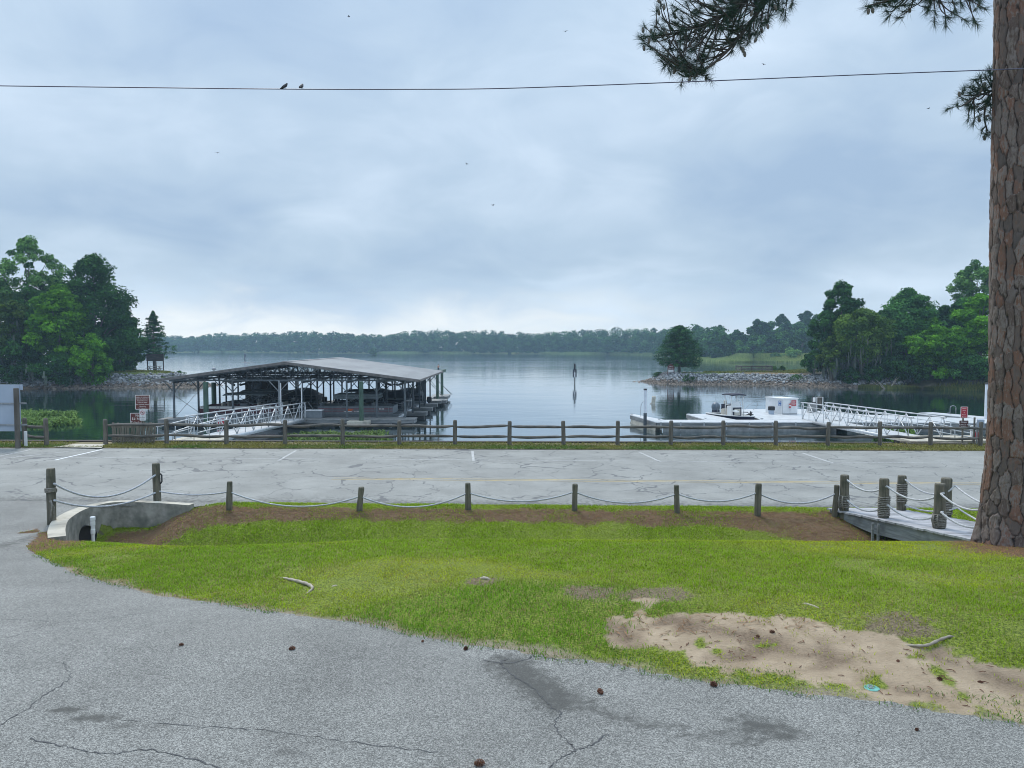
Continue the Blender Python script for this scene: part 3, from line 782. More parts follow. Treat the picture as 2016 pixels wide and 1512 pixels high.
LV[:, 2] += -.03 + .042 * sm((_ls + .07) / .12) + (.012 * fbm(LV[:, 0], LV[:, 1], 2.2, 4) - .02 * ms_[3]) * sm(_ls / .3)
lawn = npmesh('lawn_soil', LV, LF, mat_lawn(), smooth=True, attrs=dict(zip(('sand', 'straw', 'bare', 'mud', 'edge'), ms_)))
tag(lawn, 'lawn with a sandy worn patch, pine straw bank and drainage ditch', kind='structure')

def blades(name, P, h, w, col, lean=.45, seed=0, label=None, cat=None, flat=0.0, droop=True):
    """one bent two-segment blade per point"""
    r = np.random.default_rng(seed); n = len(P)
    a = r.uniform(0, 2 * np.pi, n); d = np.stack([np.cos(a), np.sin(a), np.zeros(n)], 1); s = np.stack([-d[:, 1], d[:, 0], np.zeros(n)], 1)
    h = (h * r.uniform(.55, 1.35, n))[:, None]; w = (w * r.uniform(.7, 1.3, n))[:, None]
    up = np.array([0, 0, 1.0]); ln = (lean * r.uniform(.2, 1.8, n))[:, None]
    mid = P + up * h * (.62 if not flat else flat * .5) + d * h * ln * .45
    tip = P + up * h * (.95 - .25 * min(lean, 1)) * (1 if not flat else flat) + d * h * ln * 1.15
    V = np.empty((n, 5, 3)); V[:, 0] = P - s * w / 2; V[:, 1] = P + s * w / 2; V[:, 2] = mid - s * w * .42; V[:, 3] = mid + s * w * .42; V[:, 4] = tip
    b = np.arange(n)[:, None] * 5
    F = np.concatenate([b + [0, 1, 3], b + [0, 3, 2], b + [2, 3, 4]], 0)
    C = np.repeat(col, 5, 0)
    o = npmesh(name, V.reshape(-1, 3), F, MAT['grassblade'], col=C)
    return tag(o, label, cat, kind='stuff')

def scatter(n, x0, x1, y0, y1): return rng.uniform(x0, x1, n), rng.uniform(y0, y1, n)
def visible(x, y, m=.6): return np.abs(x) < (y * .672 + m)
# fine turf
x, y = scatter(1450000, -13, 27, 5.4, 21.3)
k = visible(x, y, 5.5); x, y = x[k], y[k]
sd = poly_sdf(x, y, LAWN); k = sd + .09 * fbm(x, y, 1.6, 3, 3) > .02; x, y, sd = x[k], y[k], sd[k]
sand, straw, bare, mud, edge = masks(x, y)
sand = np.clip(sand * 1.3 - .3 + .5 * fbm(x, y, 7.0, 71, 2), 0, 1) * (sand > .05); dens = (1 - .985 * sand) * (1 - np.clip(.93 + .5 * (fbm(x, y, 1.8, 61, 3) - .25), .55, .97) * straw) * (1 - .8 * bare) * (1 - .75 * edge) * (.55 + .45 * sm((fbm(x, y, 2.5, 11) + .5))) * (1 - .75 * sm((fbm(x, y, .8, 91, 4) - .33) / .2) * (y < 15))
dens = np.where((y > 16.2) & (straw < .3), np.maximum(dens, .97), dens)
k = rng.random(len(x)) < dens; x, y, sd = x[k], y[k], sd[k]
z = z_near(x, y, sd) + .008
lush = sm((fbm(x, y, .35, 21, 3) + .25) / .6)
qc = gp(1020, 1215); lush = np.maximum(lush * .7, sm((2.0 - np.hypot((x - qc[0]) * .55, y - qc[1])) / 1.0))
qd = gp(330, 1120); lush = np.maximum(lush, .8 * sm((3.2 - np.hypot((x - qd[0]) * .7, y - qd[1])) / 1.6))
dry = sm((fbm(x, y, .9, 31, 3) - .05) / .5)
ca = np.array([.345, .405, .013]); cb = np.array([.14, .29, .014]); cd = np.array([.50, .40, .12])
col = ca[None] * (1 - lush[:, None]) + cb[None] * lush[:, None]
col = col * (1 - .34 * (dry * (1 - .8 * lush))[:, None]) + cd[None] * .34 * (dry * (1 - .8 * lush))[:, None]
bk = (y > 16.2)[:, None] * .65; col = col * (1 - bk) + np.array([.22, .36, .012])[None] * bk
br = rng.random(len(x)) < np.where(y > 16.2, .04, .11); col[br] = (.27, .22, .10)
col = col * rng.uniform(.62, 1.25, (len(x), 1)) * (1 + .22 * fbm(x, y, 5.0, 51, 2))[:, None]
hh = .026 + .03 * lush
blades('lawn_grass', np.stack([x, y, z], 1), hh, .0062 + .0005 * np.maximum(0, y - 9), col, .75, 3, 'short bright green lawn grass')
# ragged grass along the asphalt
x, y = scatter(200000, -13, 14, 6.5, 16.5)
k = visible(x, y); x, y = x[k], y[k]; sd = poly_sdf(x, y, LAWN) + .09 * fbm(x, y, 1.6, 3, 3)
k = (x > -9.6) & (sd > -.1) & (sd < .45) & (fbm(x, y, 1.1, 41, 3) > -.15); x, y, sd = x[k], y[k], sd[k]
k = rng.random(len(x)) < .75; x, y = x[k], y[k]
col = np.array([.085, .18, .024])[None] * rng.uniform(.7, 1.3, (len(x), 1)); b_ = rng.random(len(x)) < .15; col[b_] = (.25, .19, .09)
blades('edge_grass', np.stack([x, y, z_near(x, y) + .005], 1), .042, .008, col, .9, 5, 'ragged longer grass along the driveway edge')
# fallen pine needles
x, y = scatter(190000, -13, 20, 9, 21)
k = visible(x, y, 4); x, y = x[k], y[k]
mk = masks(x, y); k = (poly_sdf(x, y, LAWN) > .03) & (rng.random(len(x)) < np.maximum(np.maximum(mk[1], .22 * mk[0]), np.maximum(.45 * mk[4], .035))); x, y = x[k], y[k]
col = np.array([.22, .125, .065])[None] * rng.uniform(.5, 1.6, (len(x), 1))
blades('pine_straw', np.stack([x, y, z_near(x, y) + .018], 1), .10, .010, col, 1.0, 6, 'brown fallen pine needles on the ditch bank', flat=.18)

# ---- verge between road and sea wall
vx = axis((-60, 60, .5)); vt = np.linspace(0, 1, 9)
VX, VT = np.meshgrid(vx, vt); VY = yR(VX) - .05 + (yS(VX) + .02 - yR(VX)) * VT
VZ = z_base(VX, VY) + .02 + .03 * fbm(VX, VY, 1.0, 3) * (VT > .1)
verge = npmesh('verge', np.stack([VX.ravel(), VY.ravel(), VZ.ravel()], 1), grid_faces(len(vx), len(vt)), M('verge_soil', (.10, .095, .035), (.22, .175, .10), 1.6, .95, .3, 20), smooth=True)
tag(verge, 'narrow grass verge along the far side of the road', kind='structure')
x = rng.uniform(-26, 26, 60000); t = rng.random(60000) ** 1.15; y = yR(x) + (yS(x) - yR(x)) * t
k = rng.random(len(x)) < np.where(t > .55, .45 + .3 * (fbm(x, y, .7, 3) > 0), 1.0)
k &= ~((x > -19.3) & (x < -17.6) & (y > yR(x) + .25))
x, y, t = x[k], y[k], t[k]
lush = sm((fbm(x, y, .5, 13, 3) + .3) / .6) * (1 - .75 * t)
col = np.array([.21, .20, .055])[None] * (1 - lush[:, None]) + np.array([.085, .16, .03])[None] * lush[:, None]
col *= rng.uniform(.7, 1.3, (len(x), 1))
blades('verge_grass', np.stack([x, y, z_base(x, y) + .02], 1), .075, .022, col, .6, 9, 'thin yellowing grass on the verge by the rail fence')

# ---- concrete path to the water on the left
mb = MB(); pp = [gb(*p) for p in ((106, 882), (200, 884), (207, 876.5), (150, 876.5))]
mb.poly([(p[0], p[1], p[2] + .035) for p in pp], (0, 0, .02)); tag(mb.build('path', MAT['concrete_top']), 'short pale concrete path through the fence gap', kind='structure')

# ================================================================ HAZE
mb = MB(); mb.box((0, 352, 11.5), (1192, 800, 31))
hz = bpy.data.materials.new('haze_air'); hz.use_nodes = True
hn, hl = hz.node_tree.nodes, hz.node_tree.links; hn.clear()
ho = NN(hn, 'ShaderNodeOutputMaterial'); hv = NN(hn, 'ShaderNodeVolumePrincipled')
hv.inputs['Color'].default_value = (0.55, 0.78, 1.0, 1); hv.inputs['Density'].default_value = 0.00038; hv.inputs['Anisotropy'].default_value = 0.1
hl.new(hv.outputs[0], ho.inputs['Volume'])
tag(mb.build('haze', hz), 'pale blue summer haze over the lake', kind='stuff')

# ================================================================ VEGETATION
def leaf_cloud(r, C, RAD, per, size, pal, upb=.35, flat=.8, aspect=.55, droop=0.0):
    """diamond leaves scattered through puffs at C with radii RAD; returns V,F,col"""
    k = len(C); per = np.broadcast_to(per, (k,))
    idx = np.repeat(np.arange(k), per); n = len(idx)
    d = r.normal(size=(n, 3)); d /= np.linalg.norm(d, axis=1)[:, None]
    d[:, 2] = np.where((d[:, 2] < 0) & (r.random(n) < upb), -d[:, 2], d[:, 2])
    rr = r.random(n) ** .45
    P = C[idx] + d * (RAD[idx] * rr)[:, None] * np.array([1, 1, flat])
    N = d * .7 + r.normal(size=(n, 3)) * .55 + np.array([0, 0, .55]); N /= np.linalg.norm(N, axis=1)[:, None]
    T = np.cross(N, r.normal(size=(n, 3))); T[:, 2] -= droop; T /= np.linalg.norm(T, axis=1)[:, None]
    B = np.cross(N, T)
    s = (size * r.uniform(.6, 1.4, n))[:, None]
    V = np.empty((n, 4, 3)); V[:, 0] = P - T * s * .5; V[:, 1] = P + B * s * aspect * .5; V[:, 2] = P + T * s * .5; V[:, 3] = P - B * s * aspect * .5
    F = np.arange(n * 4).reshape(n, 4)
    a, b = np.array(pal[0]) * [.35, .6, .5], np.array(pal[1]) * [.9, 1.1, .75]
    t = np.clip(r.random(k)[idx] ** 1.2 * .75 + r.random(n) * .3, 0, 1)[:, None]
    col = (a * (1 - t) + b * t) * r.uniform(.8, 1.2, (n, 1))
    return V.reshape(-1, 3), F, np.repeat(col, 4, 0)

def crown_puffs(r, n, H, W, zb, shape=.5, lump=.25, inner=.3, prad=(.13, .24)):
    """puff centres in an egg: H top height, W half width, zb bottom height; shape = height fraction of greatest width"""
    C = []; RD = []
    ph = r.uniform(0, 6.28, 6)
    for i in range(n):
        t = r.random() ** .85
        a = r.uniform(0, 2 * np.pi)
        if t < shape: w = .45 + .55 * math.sin(t / shape * math.pi / 2)
        else: w = math.cos((t - shape) / (1 - shape) * math.pi / 2) ** .62
        w *= 1 + lump * (math.sin(a * 2 + ph[0]) * .5 + math.sin(a * 3 + t * 5 + ph[1]) * .5)
        rad = r.uniform(*prad) * W * (1.0 if t < .85 else .75)
        q = r.uniform(.2, .7) if r.random() < inner else r.uniform(.78, 1.0)
        rr = max(0, W * w * q - rad * .5)
        C.append((rr * math.cos(a), rr * math.sin(a), zb + (H - zb) * t * .97 - rad * .4)); RD.append(rad)
    return np.array(C), np.array(RD)

def limbs(mb, r, base, H, zb, C, r0, k=9, lean=0.0):
    top = np.array([r.normal() * .3 + lean, r.normal() * .3, H * .8])
    tp = [np.array(base, float) + np.array([0, 0, -.5]), np.array(base, float) + np.array([lean * .2, 0, H * .25]), np.array(base, float) + top * [.6, .6, .6 / .8 * .8], np.array(base, float) + top]
    mb.tube(tp, [r0 * 1.3, r0, r0 * .6, r0 * .15], 7)
    for i in r.choice(len(C), min(k, len(C)), replace=False):
        t = np.clip((C[i][2] - H * .12) / H * .75, .12, .7)
        s = np.array(base) + top * t / .8 * .8
        e = np.array(base) + C[i]
        m = (s + e) / 2 + np.array([0, 0, .06 * H * r.random()])
        mb.tube([s, m, e], [r0 * .42, r0 * .25, r0 * .07], 5, caps=False)

def broadleaf(label, px, ptop, hw, Y, pal, cat='tree', name='broadleaf_tree', zb=.12, n=60, per=130, leaf=.36, shape=.5, seed=0, group=None, gz=None, prad=(.19, .32), lump=.25, inner=.3, moss=0, trunk=.28, wx=1.0, lean=0.0, k=9, flat=.8):
    if Y < 200: n, per, leaf = int(n * 1.35), int(per * 1.3), leaf * 1.12
    r = np.random.default_rng(seed + 100)
    top = atd(px, ptop, Y); X = top[0]
    gz = zf1(X, Y) if gz is None else gz
    gz = max(gz, ZW - .1)
    H = top[2] - gz; W = hw / F_PX * Y
    root = thing(name, label, cat, (X, Y, gz), 0, group)
    C, RD = crown_puffs(r, n, H, W, zb * H, shape, lump, inner, prad)
    # pin one puff to the tip so the tree stands at its height
    C[0] = (r.normal() * .1 * W, 0, H - RD[0] * .7)
    V, F, col = leaf_cloud(r, C, RD, per, leaf, pal, flat=flat)
    npmesh('crown', V, F, MAT['leaf'], root, local=True, col=col)
    mb = MB(); limbs(mb, r, (0, 0, 0), H, zb * H, C, trunk, k, lean); mb.build('trunk', MAT['treebark'], root, local=True, smooth=True)
    if moss:
        Vs = []; n_ = 0
        low = np.argsort(C[:, 2])[: max(6, len(C) // 2)]
        for q in range(moss):
            i = r.choice(low); p = C[i] + r.normal(size=3) * RD[i] * .6; L = r.uniform(.8, 2.6); w = r.uniform(.08, .22); a = r.uniform(0, 3.14)
            dx, dy = math.cos(a) * w, math.sin(a) * w
            L = min(L, p[2] - .3)
            if L < .4: continue
            for f0, f1, w0, w1 in ((0, .45, .5, 1), (.45, 1, 1, .08)):
                j = r.normal(size=2) * .08
                Vs += [(p[0] - dx * w0, p[1] - dy * w0, p[2] - L * f0), (p[0] + dx * w0, p[1] + dy * w0, p[2] - L * f0), (p[0] + dx * w1 + j[0], p[1] + dy * w1 + j[1], p[2] - L * f1), (p[0] - dx * w1 + j[0], p[1] - dy * w1, p[2] - L * f1)]; n_ += 1
        col = np.repeat(np.array([.085, .10, .08])[None] * r.uniform(.6, 1.2, (n_, 1)), 4, 0)
        npmesh('hanging_moss', np.array(Vs), np.arange(len(Vs)).reshape(-1, 4), MAT['leaf'], root, local=True, col=col)['kind'] = 'stuff'
    return root

G1 = ((.018, .055, .018), (.055, .13, .038))      # dark oak
G2 = ((.05, .13, .014), (.16, .33, .026))      # bright maple
G3 = ((.06, .14, .04), (.18, .29, .10))         # pale airy
G4 = ((.045, .078, .018), (.12, .17, .04))        # olive cypress
G5 = ((.032, .09, .026), (.085, .19, .058))       # mid green
LG, RG = 'trees of the wood on the left shore', 'trees of the wood on the right shore'
broadleaf('tall airy pale green tree rising above the left wood at the frame edge', 52, 464, 62, 106, G3, zb=.3, n=80, per=90, leaf=.34, seed=1, group=LG, prad=(.15, .26), inner=.15, lump=.4)
broadleaf('pale leafy tree at the far left edge behind the airy tall tree', -40, 500, 75, 108, G3, zb=.15, n=70, per=110, leaf=.36, seed=2, group=LG)
broadleaf('big dark oak with rounded crown, the tallest beside the open water on the left', 182, 498, 84, 104, G1, zb=.06, n=120, per=120, leaf=.36, seed=3, group=LG, lump=.3, shape=.42)
broadleaf('bright green maple in front of the dark oak on the left shore', 112, 556, 62, 99, G2, zb=.22, n=80, per=120, leaf=.36, seed=4, group=LG, shape=.45, flat=.6)
broadleaf('low bright yellow green tree at the right foot of the left wood', 180, 656, 44, 98.6, G2, zb=.1, n=48, per=110, leaf=.34, seed=5, group=LG, moss=8, trunk=.16)
broadleaf('grey mossy tree hung with long pale strands at the far left water edge', 22, 590, 52, 98.5, G4, zb=.3, n=55, per=95, leaf=.32, seed=6, group=LG, moss=110)
broadleaf('dark rounded tree behind the small cedar at the end of the left wood', 246, 632, 42, 109, G1, zb=.04, n=55, per=120, leaf=.36, seed=7, group=LG, trunk=.2)
broadleaf('low dark mossy shrub tree overhanging the water beside the left rocks', 116, 690, 50, 97.6, G1, zb=.12, n=50, per=100, leaf=.32, seed=8, group=LG, moss=60, trunk=.15, gz=-.8)
broadleaf('dark understorey tree low in the left wood by the sign board', 30, 660, 60, 97.8, G1, zb=.08, n=50, per=110, leaf=.34, seed=9, group=LG, moss=30, trunk=.15, gz=-.7)
broadleaf('mid green tree filling the left wood between the airy tree and the oak', 105, 535, 52, 112, G5, zb=.05, n=70, per=110, leaf=.38, seed=10, group=LG)
broadleaf('dense dark tree outside the left edge of the picture', -130, 520, 85, 102, G1, zb=.05, n=70, per=90, leaf=.45, seed=11, group=LG)

broadleaf('dark open crowned oak standing tallest at the tip of the right wood', 1658, 552, 44, 108, G1, zb=.36, n=62, per=110, leaf=.36, seed=20, group=RG, lump=.35, inner=.2, shape=.55)
broadleaf('dark leafy lower tree at the left end of the right wood', 1628, 610, 40, 107, G1, zb=.2, n=50, per=110, leaf=.36, seed=21, group=RG, trunk=.2)
broadleaf('olive green cypress with pale trunks and hanging moss on the right shore', 1700, 605, 66, 101, G4, zb=.34, n=85, per=110, leaf=.3, seed=22, group=RG, moss=90, trunk=.34, k=14, shape=.55, flat=.65)
broadleaf('smaller olive mossy cypress with a buttressed trunk near the rocky point', 1640, 660, 34, 102, G4, zb=.3, n=44, per=95, leaf=.3, seed=23, group=RG, moss=60, trunk=.3, flat=.65)
broadleaf('broad domed mid green tree on the skyline of the right wood', 1790, 566, 66, 112, G5, zb=.12, n=100, per=110, leaf=.38, seed=24, group=RG, shape=.55)
broadleaf('tall grey green tree with flat topped crown beside the pine trunk', 1922, 511, 48, 118, G3, zb=.45, n=70, per=90, leaf=.36, seed=25, group=RG, inner=.12, lump=.45, shape=.6, trunk=.3)
broadleaf('dark rounded tree filling the gap right of the domed tree', 1862, 600, 48, 113, G1, zb=.06, n=66, per=110, leaf=.38, seed=26, group=RG)
broadleaf('bright green maple with layered boughs in front of the right wood', 1846, 640, 58, 98.5, G2, zb=.3, n=80, per=115, leaf=.34, seed=27, group=RG, flat=.5, trunk=.2)
broadleaf('bright green maple half hidden behind the pine trunk', 1932, 575, 52, 99, G2, zb=.25, n=80, per=115, leaf=.36, seed=28, group=RG, flat=.55)
broadleaf('low grey green bush tree leaning over the water by the pine trunk', 1918, 700, 50, 95, G5, zb=.06, n=50, per=105, leaf=.32, seed=29, group=RG, trunk=.14)
broadleaf('small bright green sapling against the dark of the right wood', 1855, 722, 20, 96.5, G2, zb=.2, n=24, per=95, leaf=.28, seed=30, group=RG, trunk=.08)
broadleaf('small dark understorey tree at the water edge right of the cypress', 1770, 700, 42, 99.5, G1, zb=.15, n=44, per=100, leaf=.32, seed=31, group=RG, trunk=.12)
broadleaf('low pale bushy tree at the inner end of the rocky point', 1603, 690, 24, 106, G5, zb=.06, n=36, per=95, leaf=.3, seed=32, group=RG, trunk=.12)
broadleaf('deep green tree behind the cypress filling the right wood', 1745, 615, 52, 116, G1, zb=.05, n=66, per=105, leaf=.4, seed=33, group=RG)
broadleaf('dark screen of leaves low behind the maple trunks', 1830, 690, 60, 106, G1, zb=.03, n=60, per=100, leaf=.4, seed=34, group=RG, trunk=.15)
for i, (px, pt, hw, Yd, pl) in enumerate(((2030, 560, 70, 104, G5), (2130, 540, 80, 106, G1), (2240, 560, 80, 100, G2))):
    broadleaf(('mid green tree hidden behind the pine trunk', 'dark tree beyond the right edge of the picture', 'bright tree beyond the right edge of the picture')[i], px, pt, hw, Yd, pl, zb=.05, n=60, per=80, leaf=.45, seed=40 + i, group=RG)

for i, (px, pt, hw, Yd, pl, lab) in enumerate(((1738, 610, 46, 109, G5, 'mid green tree on the skyline between the dark oak and the domed tree'), (1826, 604, 42, 110, G2, 'fresh green tree just right of the domed tree'), (1893, 586, 42, 111, G5, 'leafy green tree left of the flat topped tree'), (1690, 640, 46, 110, G5, 'green tree behind the olive cypress'))):
    broadleaf(lab, px, pt, hw, Yd, pl, zb=.04, n=64, per=105, leaf=.38, seed=60 + i, group=RG, trunk=.18)
for i, (px, pt, hw, Yd, pl, lab) in enumerate(((55, 560, 58, 104, G5, 'mid green tree filling the left wood below the airy tree'), (232, 590, 36, 107, G5, 'green tree between the big dark oak and the small cedar'), (-8, 545, 56, 103, G3, 'pale green tree at the left edge below the airy tree'), (150, 600, 40, 101, G5, 'leafy green tree between the maple and the big oak'))):
    broadleaf(lab, px, pt, hw, Yd, pl, zb=.05, n=60, per=105, leaf=.38, seed=70 + i, group=LG, trunk=.18)
for i, px in enumerate((1672, 1716, 1742, 1796, 1822, 1878, 1902, 1938)):
    Yd = float(np.interp(px, [1640, 1750, 1850, 1960], [101.5, 99, 97, 94])) + .6 * (i % 3)
    broadleaf('low leafy bush at the waterline of the right wood', px, 722 - 5 * (i % 3), 22 + 4 * (i % 2), Yd, (G1, G5, G2)[i % 3], cat='bush', name='waterline_bush', zb=.03, n=22, per=80, leaf=.28, seed=80 + i, group='bushes along the waterline of the right wood', trunk=.06, k=4)

# ---- conifers
def cedar(label, px, ptop, hw, Y, pal, gz, clear, n, per, leaf, seed, power=.8, name='cedar_tree', ragged=.18, lean=0.0, widest=.12):
    r = np.random.default_rng(seed); top = atd(px, ptop, Y); X = top[0]; H = top[2] - gz; W = hw / F_PX * Y
    root = thing(name, label, 'tree', (X, Y, gz))
    C = []; RD = []; mb = MB()
    mb.tube([(0, 0, -.3), (lean, 0, H * .3), (lean, 0, H * .97)], [H * .035, H * .026, .02], 8)
    for i in range(n):
        t = (i + r.random()) / n
        if t < widest: prof = .8 + .2 * t / widest
        else: prof = (1 - (t - widest) / (1 - widest)) ** power
        z = clear + (H - clear) * t * .97; a = i * 2.399 + r.normal() * .3
        R_ = W * prof * r.uniform(1 - ragged, 1.0 + ragged * .5)
        rad = max(.16, W * .17 * (.5 + .6 * prof))
        for q in ((.98, 1.0), (.66, .9), (.35, .8)):
            rr = max(0, R_ * q[0] - rad * .4)
            C.append((rr * math.cos(a) + lean, rr * math.sin(a), z - .10 * rr + r.normal() * .06)); RD.append(rad * q[1])
        if i % 2 == 0: mb.tube([(lean, 0, z - .05 * R_), ((R_ * .9) * math.cos(a) + lean, R_ * .9 * math.sin(a), z - .1 * R_)], [.05 * (1 - t) + .012, .008], 4, caps=False)
    C.append((lean, 0, H - .12)); RD.append(.16)
    V, F, col = leaf_cloud(r, np.array(C), np.array(RD), per, leaf, pal, upb=.5, flat=.5, aspect=.3, droop=.0)
    npmesh('crown', V, F, MAT['leaf'], root, local=True, col=col)
    mb.build('trunk', MAT['treebark'], root, local=True, smooth=True)
    return root
CP = ((.018, .05, .026), (.06, .13, .06))
cedar('dense dark cedar with a broad rounded cone standing on the rocky point', 1338, 640, 48, 114.0, CP, .5, 1.0, 130, 48, .32, 5, power=.40, widest=.2)
cedar('small ragged conical cedar behind the board at the end of the left point', 303, 612, 39, 112.5, CP, .82, 2.0, 64, 44, .32, 6, power=.72, ragged=.4, lean=-.15)

# ---- hazy middle-distance wood on the right
MG = 'hazy trees behind the reed bed'
r_ = np.random.default_rng(77)
mids = []
for i in range(44):
    px = 1352 + (i % 22) * 15.2 + r_.normal() * 4; row = i // 22
    Yd = (268 + row * 34 + r_.normal() * 6) if px > 1395 else 330 + row * 40
    base = np.interp(px, [1340, 1400, 1450, 1500, 1560, 1600, 1680], [648, 645, 648, 634, 634, 620, 612])
    pt = base + (18 if row == 0 else 0) + abs(r_.normal()) * 9 - (4 if row else 0)
    mids.append((px, pt, r_.uniform(16, 27), Yd, i))
extra = [(1493, 628, 20, 300, 101), (1540, 618, 17, 318, 102), (1590, 612, 20, 322, 103), (1418, 640, 12, 335, 104), (1372, 640, 13, 372, 105)]
MP = [((.03, .08, .03), (.085, .17, .06)), ((.05, .115, .035), (.13, .24, .08)), ((.018, .055, .028), (.055, .115, .055))]
for j, (px, pt, hw, Yd, sd) in enumerate(mids + extra):
    pal = MP[j % 3] if j < len(mids) else MP[2]
    if j < len(mids):
        lab = ('mid green hazy tree in the wood behind the reed bed', 'pale green hazy tree in the wood behind the reed bed', 'dark blue green hazy tree in the wood behind the reed bed')[j % 3]; zb = .05
    else:
        lab = 'tall pine top rising above the hazy wood behind the reeds'; zb = .55
    broadleaf(lab, px, pt, hw, Yd, pal, name='broadleaf_tree' if zb < .3 else 'tall_pine', zb=zb, n=40, per=62, leaf=1.1, seed=300 + sd, group=MG if zb < .3 else 'pine tops above the hazy wood', prad=(.2, .34), trunk=.3, k=3, flat=.75)
broadleaf('rounded pale yellow green willow bush standing in the reed bed', 1556, 683, 22, 250, ((.09, .16, .045), (.17, .26, .075)), cat='bush', name='willow_bush', zb=.02, n=34, per=60, leaf=.6, seed=401, prad=(.2, .3), trunk=.15, k=3)
broadleaf('lower pale green bush beside the willow in the reed bed', 1527, 694, 15, 251, ((.08, .15, .045), (.15, .24, .075)), cat='bush', name='willow_bush', zb=.02, n=24, per=50, leaf=.55, seed=402, prad=(.2, .3), trunk=.1, k=3)

# ---- far shore wood, one mass
Cs, Rs = [], []
r_ = np.random.default_rng(5)
for row, (off, hk) in enumerate(((9, .8), (24, .95), (44, 1.0), (70, 1.03))):
    px = 150.0
    while px < 1420:
        Yd = float(np.interp(px, [p for p, _ in FPX], [d for _, d in FPX])) + off + r_.normal() * 3
        Xx = (px - 1008) / 1500 * Yd
        topy = np.interp(px, [200, 345, 480, 620, 760, 800, 960, 1050, 1150, 1280, 1330, 1420], [662, 661, 656, 653, 659, 651, 652, 657, 650, 646, 646, 644])
        H = (680 - topy) / 1500 * Yd + 5.2; H *= hk * r_.uniform(.84, 1.06)
        w = H * r_.uniform(.32, .5); kk = r_.integers(9, 13)
        for q in range(kk):
            t = ((q + .5) / kk) ** 1.15; a = r_.uniform(0, 6.28); rr = w * (.5 if t > .75 else .72) * r_.uniform(.6, 1)
            Cs.append((Xx + rr * math.cos(a), Yd + rr * math.sin(a) * .7, -.6 + H * (.06 + .86 * t))); Rs.append(w * r_.uniform(.38, .56))
        px += w / Yd * 1500 * .95
V, F, col = leaf_cloud(r_, np.array(Cs), np.array(Rs), 62, 1.35, ((.03, .075, .038), (.07, .145, .06)), flat=.7)
fw = npmesh('far_woods', V, F, MAT['leaf'], col=col); tag(fw, 'hazy blue green wood along the whole far shore', 'wood', kind='stuff')
print('far leaves', len(F), 'objs', len(bpy.data.objects))

# ---- reeds
def reeds(name, n, reg, h, w, pal, label, seed, cat='reeds', lean=.2):
    r = np.random.default_rng(seed); P = reg(r, n)
    P[:, 2] = np.maximum(z_far(P[:, 0], P[:, 1]), ZW - .02)
    t = r.random((len(P), 1)); col = np.array(pal[0]) * (1 - t) + np.array(pal[1]) * t
    return blades(name, P, np.full(len(P), h), np.full(len(P), w), col, lean, seed, label, cat)
def reg_mid(r, n):
    px = r.uniform(1340, 1660, n); f = np.interp(px, [1330, 1375, 1450, 1600, 1700], [330, 258, 241, 236, 233]); Yd = f + r.random(n) ** 1.3 * 24
    return np.stack([(px - 1008) / 1500 * Yd, Yd, np.zeros(n)], 1)
reeds('reed_bed', 15000, reg_mid, 1.75, .3, ((.14, .22, .05), (.33, .38, .13)), 'pale green reed bed in front of the hazy wood', 61)
def reg_far(r, n):
    px = np.concatenate([r.uniform(1060, 1345, int(n * .55)), r.uniform(385, 480, int(n * .25)), r.uniform(735, 930, n - int(n * .55) - int(n * .25))])
    Yd = np.interp(px, [p for p, _ in FPX], [d for _, d in FPX]) - 3 + r.random(len(px)) * 6
    return np.stack([(px - 1008) / 1500 * Yd, Yd, np.zeros(len(px))], 1)
reeds('shore_reeds', 7000, reg_far, 1.5, .7, ((.10, .17, .06), (.2, .27, .11)), 'strips of green reeds along the far shore', 62)
def reg_bank(r, n):
    px = r.uniform(1690, 1990, n); Yd = np.interp(px, [1640, 1750, 1850, 1960], [99.5, 97, 94, 91]) + np.abs(r.normal(size=n)) * .8 - .6
    return np.stack([(px - 1008) / 1500 * Yd, Yd, np.zeros(n)], 1)
reeds('bank_reeds', 9000, reg_bank, .42, .07, ((.05, .08, .018), (.17, .17, .045)), 'yellow green reeds fringing the right wood', 63)
def reg_pt(r, n):
    a = r.random(n) < .62
    px = np.where(a, r.uniform(1385, 1612, n), r.uniform(208, 408, n)); Yd = np.where(a, r.uniform(111.5, 121, n), r.uniform(103.5, 114, n))
    X_ = (px - 1008) / 1500 * Yd; k = z_far(X_, Yd) > np.where(a, .12, .3)
    return np.stack([X_, Yd, np.zeros(n)], 1)[k]
reeds('point_grass', 14000, reg_pt, .26, .06, ((.08, .115, .022), (.20, .20, .06)), 'rough grass on top of the two shore points', 64, 'grass', .5)

